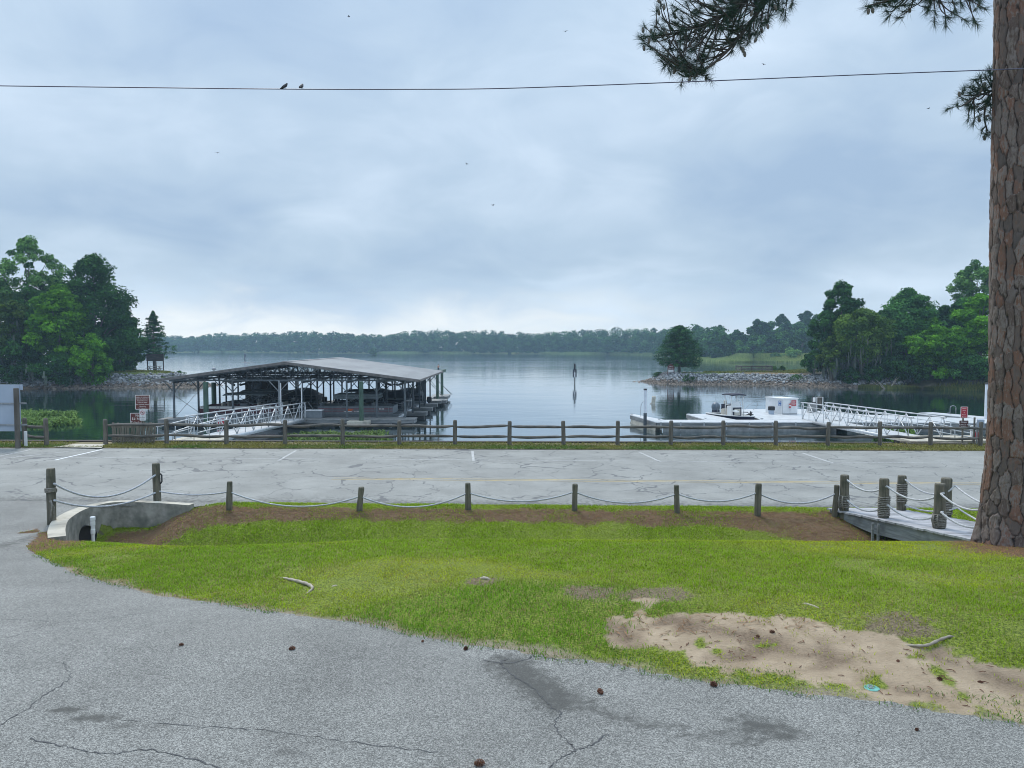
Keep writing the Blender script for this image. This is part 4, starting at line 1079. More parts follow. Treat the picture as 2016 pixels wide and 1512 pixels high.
# ---- riprap
ico = bmesh.new(); bmesh.ops.create_icosphere(ico, subdivisions=1, radius=1); ico.verts.index_update()
IV = np.array([v.co[:] for v in ico.verts]); IF = np.array([[v.index for v in f.verts] for f in ico.faces]); ico.free()
def riprap(n, poly, xr, yr, zlim, label, seed, dark=.35):
    r = np.random.default_rng(seed); x = r.uniform(*xr, n * 12); y = r.uniform(*yr, n * 12)
    s = poly_sdf(x, y, poly); z = z_far(x, y)
    k = (s > -.9) & (s < 6.0) & (z < zlim + .12 * fbm(x, y, .5, 3)); x, y, z, s = x[k][:n], y[k][:n], z[k][:n], s[k][:n]
    m = len(x); sc = r.uniform(.09, .25, m) * np.where(r.random(m) < .1, 1.5, 1)
    J = r.uniform(.55, 1.2, (m, 12, 1)) * IV[None] * r.uniform(.6, 1.25, (m, 1, 3)) * sc[:, None, None]
    a = r.uniform(0, 6.28, m); ca, sa = np.cos(a)[:, None], np.sin(a)[:, None]
    VV = np.stack([J[:, :, 0] * ca - J[:, :, 1] * sa + x[:, None], J[:, :, 0] * sa + J[:, :, 1] * ca + y[:, None], J[:, :, 2] * .8 + z[:, None] + .1], 2).reshape(-1, 3)
    FF = (IF[None] + 12 * np.arange(m)[:, None, None]).reshape(-1, 3)
    g = r.uniform(.08, .34, (m, 1)); col = g * np.array([.97, 1.0, 1.03])
    low = z < ZW + dark + .12 * r.normal(size=m); col[low] = r.uniform(.05, .15, (low.sum(), 1)) * np.array([1.25, 1.0, .8])
    o = npmesh('riprap', VV, FF, MAT['rock'], col=np.repeat(col, 12, 0)); return tag(o, label, 'rocks', kind='stuff')
riprap(9500, RLAND, (14, 64), (98, 121), .30, 'grey stone riprap along the right rocky point', 71)
riprap(6500, LLAND, (-75, -38), (96, 116), .62, 'grey stone riprap along the left shore point', 72)

def small_bush(label, x, y, z, h, w, pal, seed, name='shrub', leaf=.16, per=60, n=14):
    r = np.random.default_rng(seed); root = thing(name, label, 'shrub', (x, y, z))
    C, RD = crown_puffs(r, n, h, w, .05 * h, .5, .3, .3, (.3, .5)); V, F, col = leaf_cloud(r, C, RD, per, leaf, pal)
    npmesh('foliage', V, F, MAT['leaf'], root, local=True, col=col)
    mb = MB()
    for i in range(4): mb.tube([(0, 0, -.1), tuple(C[i] * .9)], [.03, .008], 4)
    mb.build('stem', MAT['treebark'], root, local=True); return root
GP = ((.045, .09, .03), (.10, .17, .055))
for i, (px, py, Yd, h, w, lab) in enumerate(((1440, 732, 117, .75, .55, 'small green shrub left of the wooden railing on the point'), (1524, 731, 117.5, .95, .9, 'bushy shrub at the right end of the railing on the point'), (1540, 731, 117, .9, .6, 'smaller shrub next to the bushy one by the railing'),
                                        (1356, 752, 108.2, 1.2, .8, 'green weed clump growing among the rocks at the water edge'), (1296, 729, 115, .8, .9, 'grey green weeds at the outer end of the rocky point'), (1570, 757, 106.5, .45, 1.8, 'low green weeds along the foot of the right rocks'),
                                        (352, 731, 104.5, .45, 1.0, 'low shrub on the grassy top of the left point'), (236, 724, 113, .7, 1.2, 'low green shrub beside the dark rounded tree on the left'))):
    x = (px - 1008) / 1500 * Yd; small_bush(lab, x, Yd, zf1(x, Yd) - .02, h, w, GP, 500 + i)
def island(px, py, Yd):
    x = (px - 1008) / 1500 * Yd; r = np.random.default_rng(9)
    root = thing('island_bush', 'small round bush standing in open water before the far shore', 'bush', (x, Yd, ZW))
    C, RD = crown_puffs(r, 24, 4.0, 2.9, 0, .35, .2, .3, (.25, .4)); V, F, col = leaf_cloud(r, C, RD, 60, .7, ((.03, .07, .03), (.075, .14, .055)))
    npmesh('foliage', V, F, MAT['leaf'], root, local=True, col=col)
    MB().cyl((0, 0, -.5), (0, 0, 2.5), .2, .08, 6).build('stem', MAT['treebark'], root, local=True)
island(735, 699, 420)

# dead branches by the right wood
def snag(px, py, Yd, seed, label, h, w):
    r = np.random.default_rng(seed); x = (px - 1008) / 1500 * Yd; mb = MB(); z0 = zf1(x, Yd)
    for i in range(7):
        a = r.uniform(-1.2, 1.2); e = np.array([w * math.sin(a) * r.uniform(.6, 1), r.normal() * .3, h * r.uniform(.35, 1)])
        m_ = e * .5 + r.normal(size=3) * .12; mb.tube([(0, 0, -.1), m_, e], [.06, .04, .012], 5)
    o = mb.build('dead_branch', MAT['root_grey'], None); o.location = (x, Yd, z0); tag(o, label, 'dead branches')
snag(1748, 757, 96.5, 3, 'bleached dead branches sprawling at the foot of the right wood', 1.9, 2.2)
snag(1668, 757, 101, 4, 'tangle of grey roots where the rocks meet the right wood', .9, 1.3)

# ---- water plants near the shore
def lily(px0, px1, py0, py1, n, h, label, seed, pal):
    r = np.random.default_rng(seed); px = r.uniform(px0, px1, n); py = r.uniform(py0, py1, n)
    P = np.array([onz(a, b, ZW) for a, b in zip(px, py)])
    cx, cy = (P[:, 0].min() + P[:, 0].max()) / 2, (P[:, 1].min() + P[:, 1].max()) / 2; wx, wy = np.ptp(P[:, 0]) / 2, np.ptp(P[:, 1]) / 2
    k = ((P[:, 0] - cx) / wx) ** 2 + ((P[:, 1] - cy) / wy) ** 2 < .62 + 1.0 * fbm(P[:, 0], P[:, 1], .55, seed, 3); P = P[k]
    t = r.random((len(P), 1)); col = np.array(pal[0]) * (1 - t) + np.array(pal[1]) * t
    blades('water_weed', P, np.full(len(P), h), np.full(len(P), .11), col, .9, seed, label, 'water plants')
LP_ = ((.06, .12, .03), (.17, .27, .07))
lily(-120, 150, 811, 828, 4600, .40, 'bright green bed of water weed left of the fence gap', 81, LP_)
lily(-60, 158, 825, 841, 3600, .34, 'nearer bright green weed bed reaching towards the fence gap', 84, LP_)
lily(560, 790, 848, 876, 2600, .22, 'low green water weed along the sea wall before the boathouse', 82, ((.05, .09, .03), (.15, .22, .06)))
lily(1720, 1800, 850, 876, 900, .5, 'tall green weeds under the right gangway', 83, ((.03, .08, .015), (.12, .2, .04)))

# ================================================================ BIG PINE
def big_pine():
    bx, by = PINE; bz = zn1(bx, by)
    root = thing('pine_tree', 'big pine at the right edge with thick plated reddish grey bark', 'pine tree', (bx, by, bz))
    nt, nz = 230, 560
    r = np.random.default_rng(12)
    zz = np.concatenate([np.linspace(-.25, 2.5, 170), np.linspace(2.5, 13.5, 390)[1:]]); nz = len(zz)
    th = np.linspace(0, 2 * np.pi, nt, endpoint=False)
    TH, ZZ = np.meshgrid(th, zz)
    rad = np.interp(ZZ, [-.3, 0, .35, .8, 1.6, 2.6, 6, 13.5], [.64, .605, .56, .515, .455, .415, .41, .40])
    rad *= 1 + 0.10 * np.exp(-np.maximum(ZZ, 0) / .45) * np.sin(TH * 5 + 1.3) + .02 * np.sin(TH * 3 + ZZ)
    # bark plates: jittered cells, taller than wide
    cw = 17; ch = .31
    U = TH / (2 * np.pi) * cw + .30 * fbm(TH * 1.5, ZZ, 1.3, 3, 4) + .16 * fbm(TH * 3, ZZ * 2.5, 3.2, 5, 3); W = ZZ / ch + .5 * fbm(TH * 1.2, ZZ, 1.5, 9, 4) + .18 * fbm(TH * 3, ZZ * 2, 4.0, 6, 3)
    iu, iw = np.floor(U), np.floor(W)
    F1 = np.full(U.shape, 9.0); F2 = np.full(U.shape, 9.0); AX = np.zeros(U.shape); BX = np.zeros(U.shape); ID = np.zeros(U.shape)
    for du in (-1, 0, 1):
        for dw in (-1, 0, 1):
            cu, cv = iu + du, iw + dw; cm = np.mod(cu, cw)
            h1 = np.modf(np.abs(np.sin(cm * 12.9 + cv * 78.2) * 4375.8))[0]; h2 = np.modf(np.abs(np.sin(cm * 39.3 + cv * 11.1) * 2481.3))[0]
            d = np.hypot(U - cu - .12 - .76 * h1, W - cv - .12 - .76 * h2)
            sx = cu + .12 + .76 * h1; nw = d < F1; n2 = (~nw) & (d < F2); BX = np.where(nw, AX, np.where(n2, sx, BX)); AX = np.where(nw, sx, AX); F2 = np.where(nw, F1, np.minimum(F2, d)); ID = np.where(nw, h1 * .6 + h2 * .4, ID); F1 = np.minimum(F1, d)
    side = sm(np.abs(BX - AX) / .9); plate = 1 - (1 - sm((F2 - F1) / (.05 + .13 * side))) * (.25 + .75 * side)
    flake = fbm(U * 3, W * 2.2, 1.0, 4, 4)
    disp = .030 * plate + .016 * flake + .02 * (ID - .5) * plate
    RR = rad + disp
    lean = -.0185 * ZZ
    V = np.stack([(RR * np.cos(TH) + lean).ravel(), (RR * np.sin(TH)).ravel(), ZZ.ravel()], 1)
    i = np.arange(nz - 1)[:, None] * nt; j = np.arange(nt)[None]; j2 = (j + 1) % nt
    F = np.stack([i + j, i + j2, i + nt + j2, i + nt + j], 2).reshape(-1, 4)
    m, n, l, b = new_mat('pine_bark'); b.inputs['Roughness'].default_value = .9; b.inputs['Specular IOR Level'].default_value = .2
    ap = NN(n, 'ShaderNodeAttribute'); ap.attribute_name = 'plate'; ai = NN(n, 'ShaderNodeAttribute'); ai.attribute_name = 'pid'
    rp = NN(n, 'ShaderNodeValToRGB'); e = rp.color_ramp.elements
    e[0].position = 0; e[0].color = (.088, .074, .069, 1); e[1].position = 1; e[1].color = (.145, .12, .11, 1)
    for p, c in ((.3, (.125, .096, .084)), (.47, (.165, .085, .058)), (.6, (.19, .163, .15)), (.78, (.10, .07, .058))): q = e.new(p); q.color = (*c, 1)
    tc = NN(n, 'ShaderNodeTexCoord'); mp = NN(n, 'ShaderNodeMapping'); mp.inputs['Scale'].default_value = (1, 1, .35); l.new(tc.outputs['Object'], mp.inputs[0])
    tx = NN(n, 'ShaderNodeTexNoise'); tx.inputs['Scale'].default_value = 22; tx.inputs['Detail'].default_value = 6; tx.inputs['Roughness'].default_value = .7; l.new(mp.outputs[0], tx.inputs['Vector'])
    ad = NN(n, 'ShaderNodeMath', operation='MULTIPLY_ADD'); l.new(tx.outputs['Fac'], ad.inputs[0]); ad.inputs[1].default_value = .9; sb = NN(n, 'ShaderNodeMath', operation='ADD'); l.new(ai.outputs['Fac'], sb.inputs[0]); sb.inputs[1].default_value = -.45; l.new(sb.outputs[0], ad.inputs[2])
    l.new(ad.outputs[0], rp.inputs[0])
    mx = NN(n, 'ShaderNodeMix', data_type='RGBA'); l.new(ap.outputs['Fac'], mx.inputs['Factor']); mx.inputs['A'].default_value = (.028, .022, .02, 1); l.new(rp.outputs[0], mx.inputs['B'])
    l.new(mx.outputs['Result'], b.inputs['Base Color'])
    bp = NN(n, 'ShaderNodeBump'); bp.inputs['Strength'].default_value = .7; bp.inputs['Distance'].default_value = .012; l.new(tx.outputs['Fac'], bp.inputs['Height']); l.new(bp.outputs[0], b.inputs['Normal'])
    npmesh('trunk', V, F, m, root, local=True, smooth=True, attrs={'plate': plate.ravel(), 'pid': ID.ravel()})
    # boughs: polylines given as (px, py, distance); tufts hang along them
    rr = random.Random(4)
    NV, NF, NC = [], [], []
    def tuft(p, d, n=58, L=.19):
        p = np.array(p, float); d = np.array(d, float); d /= np.linalg.norm(d) + 1e-9
        for q in range(n):
            back = rr.uniform(0, .13)
            v = d * rr.uniform(.25, 1.0) + np.array([rr.gauss(0, .5), rr.gauss(0, .5), rr.gauss(0, .5)]); v /= np.linalg.norm(v)
            s = np.cross(v, [rr.random(), rr.random(), rr.random()]); s /= np.linalg.norm(s) + 1e-9
            a = p - d * back; l_ = L * rr.uniform(.7, 1.2); tip = a + v * l_ + np.array([0, 0, -.02])
            k = len(NV); NV.extend([a - s * .0028, a + s * .0028, tip]); NF.append([k, k + 1, k + 2])
            c = rr.uniform(.7, 1.4); NC.extend([(.018 * c, .05 * c, .028 * c)] * 3)
    cpos = []
    cones = None
    def cone(mb, p): cpos.append(np.array(p))
    def bough(path, tips, r0=.07, n=58, ylo=14.2, yhi=15.6, dense=1):
        P = catmull([atd(a, b_, c) for a, b_, c in path], 8)
        mb = MB(); mb.tube(P, list(np.linspace(r0, .012, len(P))), 7)
        PA = np.array(P)
        for (tx_, ty_) in tips:
            e = atd(tx_, ty_, rr.uniform(ylo, yhi))
            i0 = int(np.argmin(np.linalg.norm(PA - e, axis=1))); i0 = max(0, i0 - rr.randint(2, 6)); s = PA[i0]
            mid = (s + e) / 2 + np.array([rr.gauss(0, .06), rr.gauss(0, .08), -.10 * np.linalg.norm(e - s) + rr.gauss(0, .04)])
            tw = catmull([s, mid, e], 6); mb.tube(tw, list(np.linspace(.017, .006, len(tw))), 5)
            d = tw[-1] - tw[-3]; tuft(e, d + np.array([0, 0, .04]), n)
            for q in range(dense):
                k = rr.randint(3, len(tw) - 3); dd = np.array([rr.gauss(0, 1), rr.gauss(0, 1), rr.gauss(.1, .6)]); dd /= np.linalg.norm(dd)
                e2 = tw[k] + dd * rr.uniform(.12, .32); mb.tube([tw[k], (tw[k] + e2) / 2 + [0, 0, -.02], e2], [.007, .006, .004], 4, caps=False); tuft(e2, dd, n)
            if rr.random() < .16: cone(cones, e + np.array([rr.gauss(0, .06), 0, -.09]))
        return mb
    base_hi = (1960, -560, 15.1)
    tipsA = []
    poly = [(1255, 70), (1268, 30), (1300, -30), (1420, -60), (1560, -60), (1556, 20), (1505, 60), (1480, 88), (1430, 110), (1385, 148), (1350, 148), (1335, 128), (1300, 122), (1276, 92)]
    def inpoly(x, y):
        s = False
        for (ax, ay), (cx, cy) in zip(poly, poly[1:] + poly[:1]):
            if (ay > y) != (cy > y) and x < (cx - ax) * (y - ay) / (cy - ay) + ax: s = not s
        return s
    while len(tipsA) < 165:
        x_, y_ = rr.uniform(1250, 1560), rr.uniform(-60, 150)
        if inpoly(x_, y_): tipsA.append((x_, y_))
    tipsA += [(1258, 72), (1268, 50), (1284, 95), (1300, 118), (1316, 122), (1330, 130), (1352, 148), (1362, 146), (1380, 138), (1398, 128), (1470, 88), (1490, 68), (1545, 38), (1538, 30), (1560, 10), (1440, 104), (1268, 84)]
    b1 = bough([base_hi, (1800, -380, 15.0), (1640, -200, 14.9), (1530, -60, 14.9), (1440, 20, 14.8), (1340, 62, 14.7), (1272, 72, 14.6)], tipsA[:98], .085)
    m2 = bough([(1640, -200, 14.9), (1560, -70, 14.9), (1480, 40, 14.8), (1440, 92, 14.7), (1392, 134, 14.6), (1356, 146, 14.6)], tipsA[98:], .05)
    b1.add(m2.v, m2.f); b1.build('branch', MAT['branch_bark'], root, smooth=True)
    tipsB = [(rr.uniform(1695, 1950), rr.uniform(-60, 6)) for _ in range(46)] + [(1705, 12), (1720, 10), (1745, 22), (1758, 14), (1776, 24), (1766, 36), (1738, 8), (1790, 10), (1826, 22), (1842, 26), (1862, 50), (1870, 36), (1884, 26), (1905, 42), (1918, 44), (1924, 50), (1940, 18), (1930, 4), (1895, 12)]
    bough([base_hi, (1900, -330, 14.6), (1860, -150, 14.3), (1850, -60, 14.2), (1790, -10, 14.2), (1720, 2, 14.2)], tipsB, .05, ylo=13.9, yhi=14.7).build('branch', MAT['branch_bark'], root, smooth=True)
    tipsC = [(1884, 204), (1890, 190), (1896, 176), (1902, 196), (1908, 182), (1916, 170), (1922, 160), (1930, 150), (1938, 146), (1946, 152), (1928, 168), (1940, 166), (1914, 210), (1926, 214), (1906, 238), (1916, 244), (1934, 256), (1944, 262), (1940, 232), (1948, 220), (1900, 206), (1932, 226), (1922, 178), (1944, 200), (1949, 136)]
    bough([(1990, 150, 15.6), (1962, 172, 15.5), (1945, 182, 15.4), (1922, 190, 15.3), (1900, 206, 15.2)], tipsC[:16], .035, ylo=15.1, yhi=15.6).build('branch', MAT['branch_bark'], root, smooth=True)
    bough([(1990, 150, 15.6), (1958, 178, 15.5), (1942, 205, 15.4), (1938, 232, 15.4), (1944, 258, 15.4)], tipsC[16:], .03, ylo=15.1, yhi=15.6).build('branch', MAT['branch_bark'], root, smooth=True)
    npmesh('needles', np.array(NV), np.array(NF), MAT['needle'], root, col=np.array(NC))
    for p in ((1938, 166), (1931, 177), (1297, 24), (1312, 66), (1475, 72), (1500, 60)): cone(cones, atd(p[0], p[1], 15.2 if p[0] > 1900 else 14.7))
    for q, p in enumerate(cpos):
        if q == 0: c0 = MB().lathe((0, 0, 0), [(.008, -.06), (.022, -.045), (.03, -.015), (.025, .025), (.01, .05)], 9).build('cone', MAT['treebark'], root, local=True)
        else: c0 = c0.copy(); COL.objects.link(c0); c0.parent = root
        c0.location = p - np.array(root.location); c0.rotation_euler = (rr.uniform(-.4, .4), rr.uniform(-.4, .4), 0)
big_pine()

# ================================================================ ROPE FENCE
def post(name, label, x, y, z, h, r, parent=None, group=None, lean=(0, 0), seed=0, mat='post_wood', cat='post'):
    rr = random.Random(seed); mb = MB()
    mb.tube([(0, 0, -.3), (lean[0] * .2, lean[1] * .2, h * .2), (lean[0] * .6, lean[1] * .6, h * .6), (lean[0], lean[1], h - .03), (lean[0], lean[1], h)], [r * 1.05, r * 1.03, r, r * .97, r * .86], 14)
    mb.v = [(a + .006 * math.sin(a * 60 + c * 3 + seed), b + .006 * math.cos(b * 70 + c * 2), c) for a, b, c in mb.v]
    if parent is not None: 
        o = mb.build(name, MAT[mat], parent, local=True); o.location = (x, y, z); return o
    o = mb.build(name, MAT[mat]); o.location = (x, y, z); return tag(o, label, cat, group)

RP = [(102, 922, 1032, .10, 'tall rope fence post at the far left, with old rope tied round it'), (310, 912, 991, .10, 'tall rope fence post behind the concrete headwall'), (451, 948, 1004, .08, 'short rope post just right of the headwall'),
      (707, 959, 1007, .078, 'short rope post leaning to the right on the ditch bank'), (922, 951, 1004, .08, 'short rope post in the middle of the bank, third short one from the headwall'), (1131, 953, 1006, .078, 'short rope post right of the middle, fourth short one from the headwall'),
      (1333, 955, 1010, .078, 'fifth short rope post from the headwall, two before the thin one'), (1491, 952, 1016, .085, 'sixth short rope post from the headwall, just before the thin one'), (1643, 955, 1018, .075, 'thin short rope post standing right against the footbridge end')]
POSTS = []
for i, (px, pt, pb, r, lab) in enumerate(RP):
    b0 = gp(px, pb) if i > 1 else (gb(px, pb) if i == 0 else onz(px, pb, .05))
    zt = atd(px, pt, b0[1])[2]; ln = (.07, 0) if i == 3 else ((.012, -.02, .03, 0, -.012, .015, -.025, .02, .05)[i], 0)
    o = post('wooden_post', lab, b0[0], b0[1], b0[2], zt - b0[2], r, None, 'rope fence posts along the ditch', ln, i)
    POSTS.append((o, b0, zt, r))
def coil(r, z0, z1, turns, rr=.018, seed=0):
    g = random.Random(seed); P = []
    for k in range(turns * 14 + 1):
        a = 2 * math.pi * k / 14; P.append(((r + rr * .7 + g.uniform(-.004, .006)) * math.cos(a), (r + rr * .7 + g.uniform(-.004, .006)) * math.sin(a), z0 + (z1 - z0) * k / (turns * 14) + g.uniform(-.005, .005)))
    return MB().tube(P, rr, 6)
coil(.10, .80, .90, 3, .024, 1).build('rope_wrap', MAT['rope_old'], POSTS[0][0], local=True, smooth=True)
mb = MB(); mb.tube([(.06, -.1, .62), (.1, -.13, .5), (.07, -.13, .3), (.05, -.12, .12)], .018, 6); mb.tube([(.02, -.11, .6), (.13, -.1, .45), (.12, -.1, .2)], .014, 6); mb.build('rope_tail', MAT['rope_old'], POSTS[0][0], local=True, smooth=True)
mb = MB(); mb.tube([(.1, 0, .85), (.14, 0, .8), (.14, 0, .62), (.1, 0, .56)], .02, 6); mb.build('rope_tail', MAT['black'], POSTS[1][0], local=True, smooth=True)
def span(a, b, low):
    """a,b = (px,py,Y), low = py of the lowest point"""
    out = []
    am = max(0.0, low - (a[1] + b[1]) / 2)
    for t in np.linspace(0, 1, 17):
        out.append(atd(a[0] + (b[0] - a[0]) * t, a[1] + (b[1] - a[1]) * t + 4 * am * t * (1 - t), a[2] + (b[2] - a[2]) * t))
    return out
PY = [p[1][1] for p in POSTS]
def rope(label, pts, r, mat='rope_grey', twist=True):
    mb = MB()
    P = [np.array(p) for p in pts]; L = np.cumsum([0] + [np.linalg.norm(P[i + 1] - P[i]) for i in range(len(P) - 1)])
    n = int(L[-1] / .05); S = np.linspace(0, L[-1], n); Q = np.stack([np.interp(S, L, [p[k] for p in P]) for k in range(3)], 1)
    mb.tube(list(Q), [r * (1 + .12 * math.sin(i * 2.1)) for i in range(n)], 7)
    o = mb.build('rope', MAT[mat], smooth=True); c = Q.mean(0)
    o.data.transform(Matrix.Translation(Vector(-c))); o.location = c
    return tag(o, label, 'rope', 'thick ropes strung between the posts')
rope('upper sagging rope between the two tall posts left of the headwall', span((106, 952, PY[0] - .1), (306, 935, PY[1] - .1), 978), .026, 'rope_dark')
rope('lower sagging rope that dips behind the headwall top at left', span((106, 985, PY[0] - .1), (306, 970, PY[1] - .1), 997), .026, 'rope_dark')
long = []
AT = [(312, 967), (451, 968), (709, 977), (922, 970), (1131, 968), (1333, 972), (1491, 970), (1645, 972)]
for i in range(7):
    (x0, y0), (x1, y1) = AT[i], AT[i + 1]; long += span((x0, y0, PY[i + 1] - .02), (x1, y1, PY[i + 2] - .02), (974, 997, 998, 987, 990, 987, 991)[i])
rope('long thin rope looping through all the short posts along the ditch', long, .022, 'rope_dark')

# ================================================================ FOOTBRIDGE
def deckz(y): return .035 + (20.7 - y) * .066
br = thing('footbridge', 'small grey plank footbridge over the ditch beside the big pine', 'footbridge', (10.4, 18.5, 0))
A0, A1, B0, B1 = np.array([8.68, 20.75]), np.array([9.95, 15.9]), np.array([10.5, 20.85]), np.array([12.3, 15.9])
mb = MB(); n = 34; rr = random.Random(2)
for i in range(n):
    t0, t1 = (i + .03) / n, (i + .97) / n; e = rr.uniform(-.03, .03); q = []
    for s, t in ((0, t0), (1, t0), (1, t1), (0, t1)):
        p = (A0 + (A1 - A0) * t) if s == 0 else (B0 + (B1 - B0) * t); p = p + np.array([-e if s == 0 else e, 0]); q.append((p[0], p[1], deckz(p[1]) + rr.uniform(-.004, .004)))
    mb.poly(q, (0, 0, -.045))
mb.build('deck', MAT['deck_wood'], br)
for a, b_, off in ((A0, A1, .06), (B0, B1, -.06)):
    mb = MB(); N_ = 12
    for i in range(N_):
        t0, t1 = i / N_, (i + 1) / N_; p, q = a + (b_ - a) * t0, a + (b_ - a) * t1
        dp = [.10 + .26 * min(1, 3.2 * t) * min(1, 2.5 * (1 - t) + .3) for t in (t0, t1)]
        za, zb_ = deckz(p[1]) - .05, deckz(q[1]) - .05
        mb.poly([(p[0] + off, p[1], za - dp[0]), (q[0] + off, q[1], zb_ - dp[1]), (q[0] + off, q[1], zb_), (p[0] + off, p[1], za)], (.05 if off > 0 else -.05, 0, 0))
    mb.build('side_beam', MAT['beam_wood'], br)
for (px, y_, z0) in ((1726, 18.9, -.9), (1737, 18.75, -.9)):
    x_ = (px - 1008) / 1500 * y_; MB().box((x_, y_, (z0 + deckz(y_) - .1) / 2), (.05, .05, deckz(y_) - .1 - z0)).build('support', MAT['beam_wood'], br)
MB().tube([(9.83, 17.35, -.2), (9.83, 17.35, .19)], .06, 9).build('stub_post', MAT['post_wood'], br)
BPX = [('A', 1668, 935, 1012, 20.3, .112, 8.94), ('B', 1747, 942, 1025, 19.1, .122, 9.41), ('C', 1782, 936, 1010, 20.4, .116, 10.52), ('D', 1870, 941, 1024, 19.3, .135, 11.1), ('E', 1858, 952, 1046, 17.6, .125, 10.0)]
BP = {}
for i, (k, px, pt, pb, y_, r, x_) in enumerate(BPX):
    x_ = (px - 1008) / 1500 * y_; z0 = deckz(y_); h = atd(px, pt, y_)[2] - z0
    o = post('post', None, 0, 0, 0, h, r, br, None, (0, 0), 20 + i); o.location = (x_ - 10.4, y_ - 18.5, z0); BP[k] = (x_, y_, z0, h, r, o)
    w0, w1, tn = {'A': (.08, .42, 7), 'B': (.04, .55, 11), 'C': (.22, .72, 10), 'D': (.05, .4, 8), 'E': (.02, .34, 8)}[k]
    coil(r, w0, w1, tn, .017, 30 + i).build('rope_wrap', MAT['rope_old'], o, local=True, smooth=True)
    if k in 'AE':
        g = random.Random(40 + i); mb = MB()
        for q in range(3): a = g.uniform(2.6, 4.2); mb.tube([((r + .03) * math.cos(a), (r + .03) * math.sin(a), w1), ((r + .07) * math.cos(a), (r + .07) * math.sin(a), w1 * .6), ((r + .05) * math.cos(a + .2), (r + .06) * math.sin(a + .2), .04)], .015, 5)
        mb.build('rope_tail', MAT['rope_old'], o, local=True, smooth=True)
def at_(k, py): x, y, z, h, r, o = BP[k]; return y - r - .02
def bspan(k0, p0, k1, p1, low): return span((BP_px[k0], p0, at_(k0, 0)), (BP_px[k1], p1, at_(k1, 0)), low)
BP_px = {k: px for k, px, *_ in BPX}
rope('upper white rope on the near side of the footbridge', bspan('A', 945, 'B', 957, 967) + bspan('B', 958, 'E', 971, 984) + span((1852, 972, 17.4), (1945, 1000, 15.9), 1001), .024)
rope('lower white rope on the near side of the footbridge', bspan('A', 985, 'B', 994, 1006) + bspan('B', 994, 'E', 1008, 1022) + span((1852, 1008, 17.4), (1940, 1036, 16.2), 1035), .024)
rope('upper rope on the far side of the footbridge', bspan('C', 944, 'D', 966, 971) + span((1880, 956, 19.2), (1960, 998, 17.4), 984), .022)
rope('lower rope on the far side of the footbridge', bspan('C', 994, 'D', 1004, 1006) + span((1885, 1000, 19.2), (1965, 1040, 17.4), 1024), .022)

# ================================================================ HEADWALL
def headwall():
    root = thing('concrete_headwall', 'curved concrete culvert headwall at the left end of the ditch', 'headwall', (-10.9, 19.5, 0))
    C = catmull(WALL, 6); n = len(C); V = []; F = []
    for i, p in enumerate(C):
        d = C[min(i + 1, n - 1)] - C[max(i - 1, 0)]; d /= np.linalg.norm(d); nn = np.array([-d[1], d[0]]); t = i / (n - 1)
        w = .11 + .07 * sm((t - .25) / .4); zt = .17 + .03 * math.sin(t * 3) - .0 * t
        for s, z in ((-1, -1.3), (-1, zt), (1, zt), (1, -1.3)):
            q = p + nn * s * w; V.append((q[0], q[1], z))
    for i in range(n - 1):
        for k in range(4): F.append([i * 4 + k, i * 4 + (k + 1) % 4, i * 4 + 4 + (k + 1) % 4, i * 4 + 4 + k])
    F.append([0, 3, 2, 1]); F.append([4 * n - 4 + k for k in range(4)])
    o = npmesh('wall', V, F, MAT['concrete'], root)
    o.data.materials.append(MAT['concrete_top'])
    bm = bmesh.new(); bm.from_mesh(o.data); bmesh.ops.recalc_face_normals(bm, faces=bm.faces)
    for f in bm.faces: f.material_index = 1 if f.normal.z > .7 else 0
    bm.to_mesh(o.data); bm.free()
    hc = np.array([-11.15, 19.72, -.50]); ax = np.array([.88, -.47, 0])
    cut = MB().cyl(hc - ax * 1.0, hc + ax * 1.0, .29, n=28).build('cutter', None)
    md = o.modifiers.new('hole', 'BOOLEAN'); md.operation = 'DIFFERENCE'; md.object = cut; md.solver = 'EXACT'
    dg = bpy.context.evaluated_depsgraph_get(); me = bpy.data.meshes.new_from_object(o.evaluated_get(dg)); o.modifiers.clear(); o.data = me
    bpy.data.objects.remove(cut)
    mb = MB(); mb.tube([hc + ax * .02, hc - ax * .10], [.286, .286], 28, caps=False); mb.cyl(hc - ax * .10, hc - ax * .5, .289, n=28)  # short lining and solid plug, coloured black for the darkness inside the culvert
    mb.build('culvert_dark_plug', MAT['black'], root)
headwall()
mb = MB(); px_, y_ = -10.76, 19.35
mb.lathe((0, 0, 0), [(.042, -.5), (.042, .28), (.056, .29), (.056, .40), (.048, .41), (.048, .50), (.06, .51), (.06, .60), (.052, .605), (.052, .635), (.066, .64), (.066, .72), (.05, .735)], 16)
o = mb.build('plastic_pipe', MAT['white_plastic'], smooth=False); o.location = (px_, y_, -.62); tag(o, 'white plastic standpipe with a cap in front of the culvert opening', 'pipe')

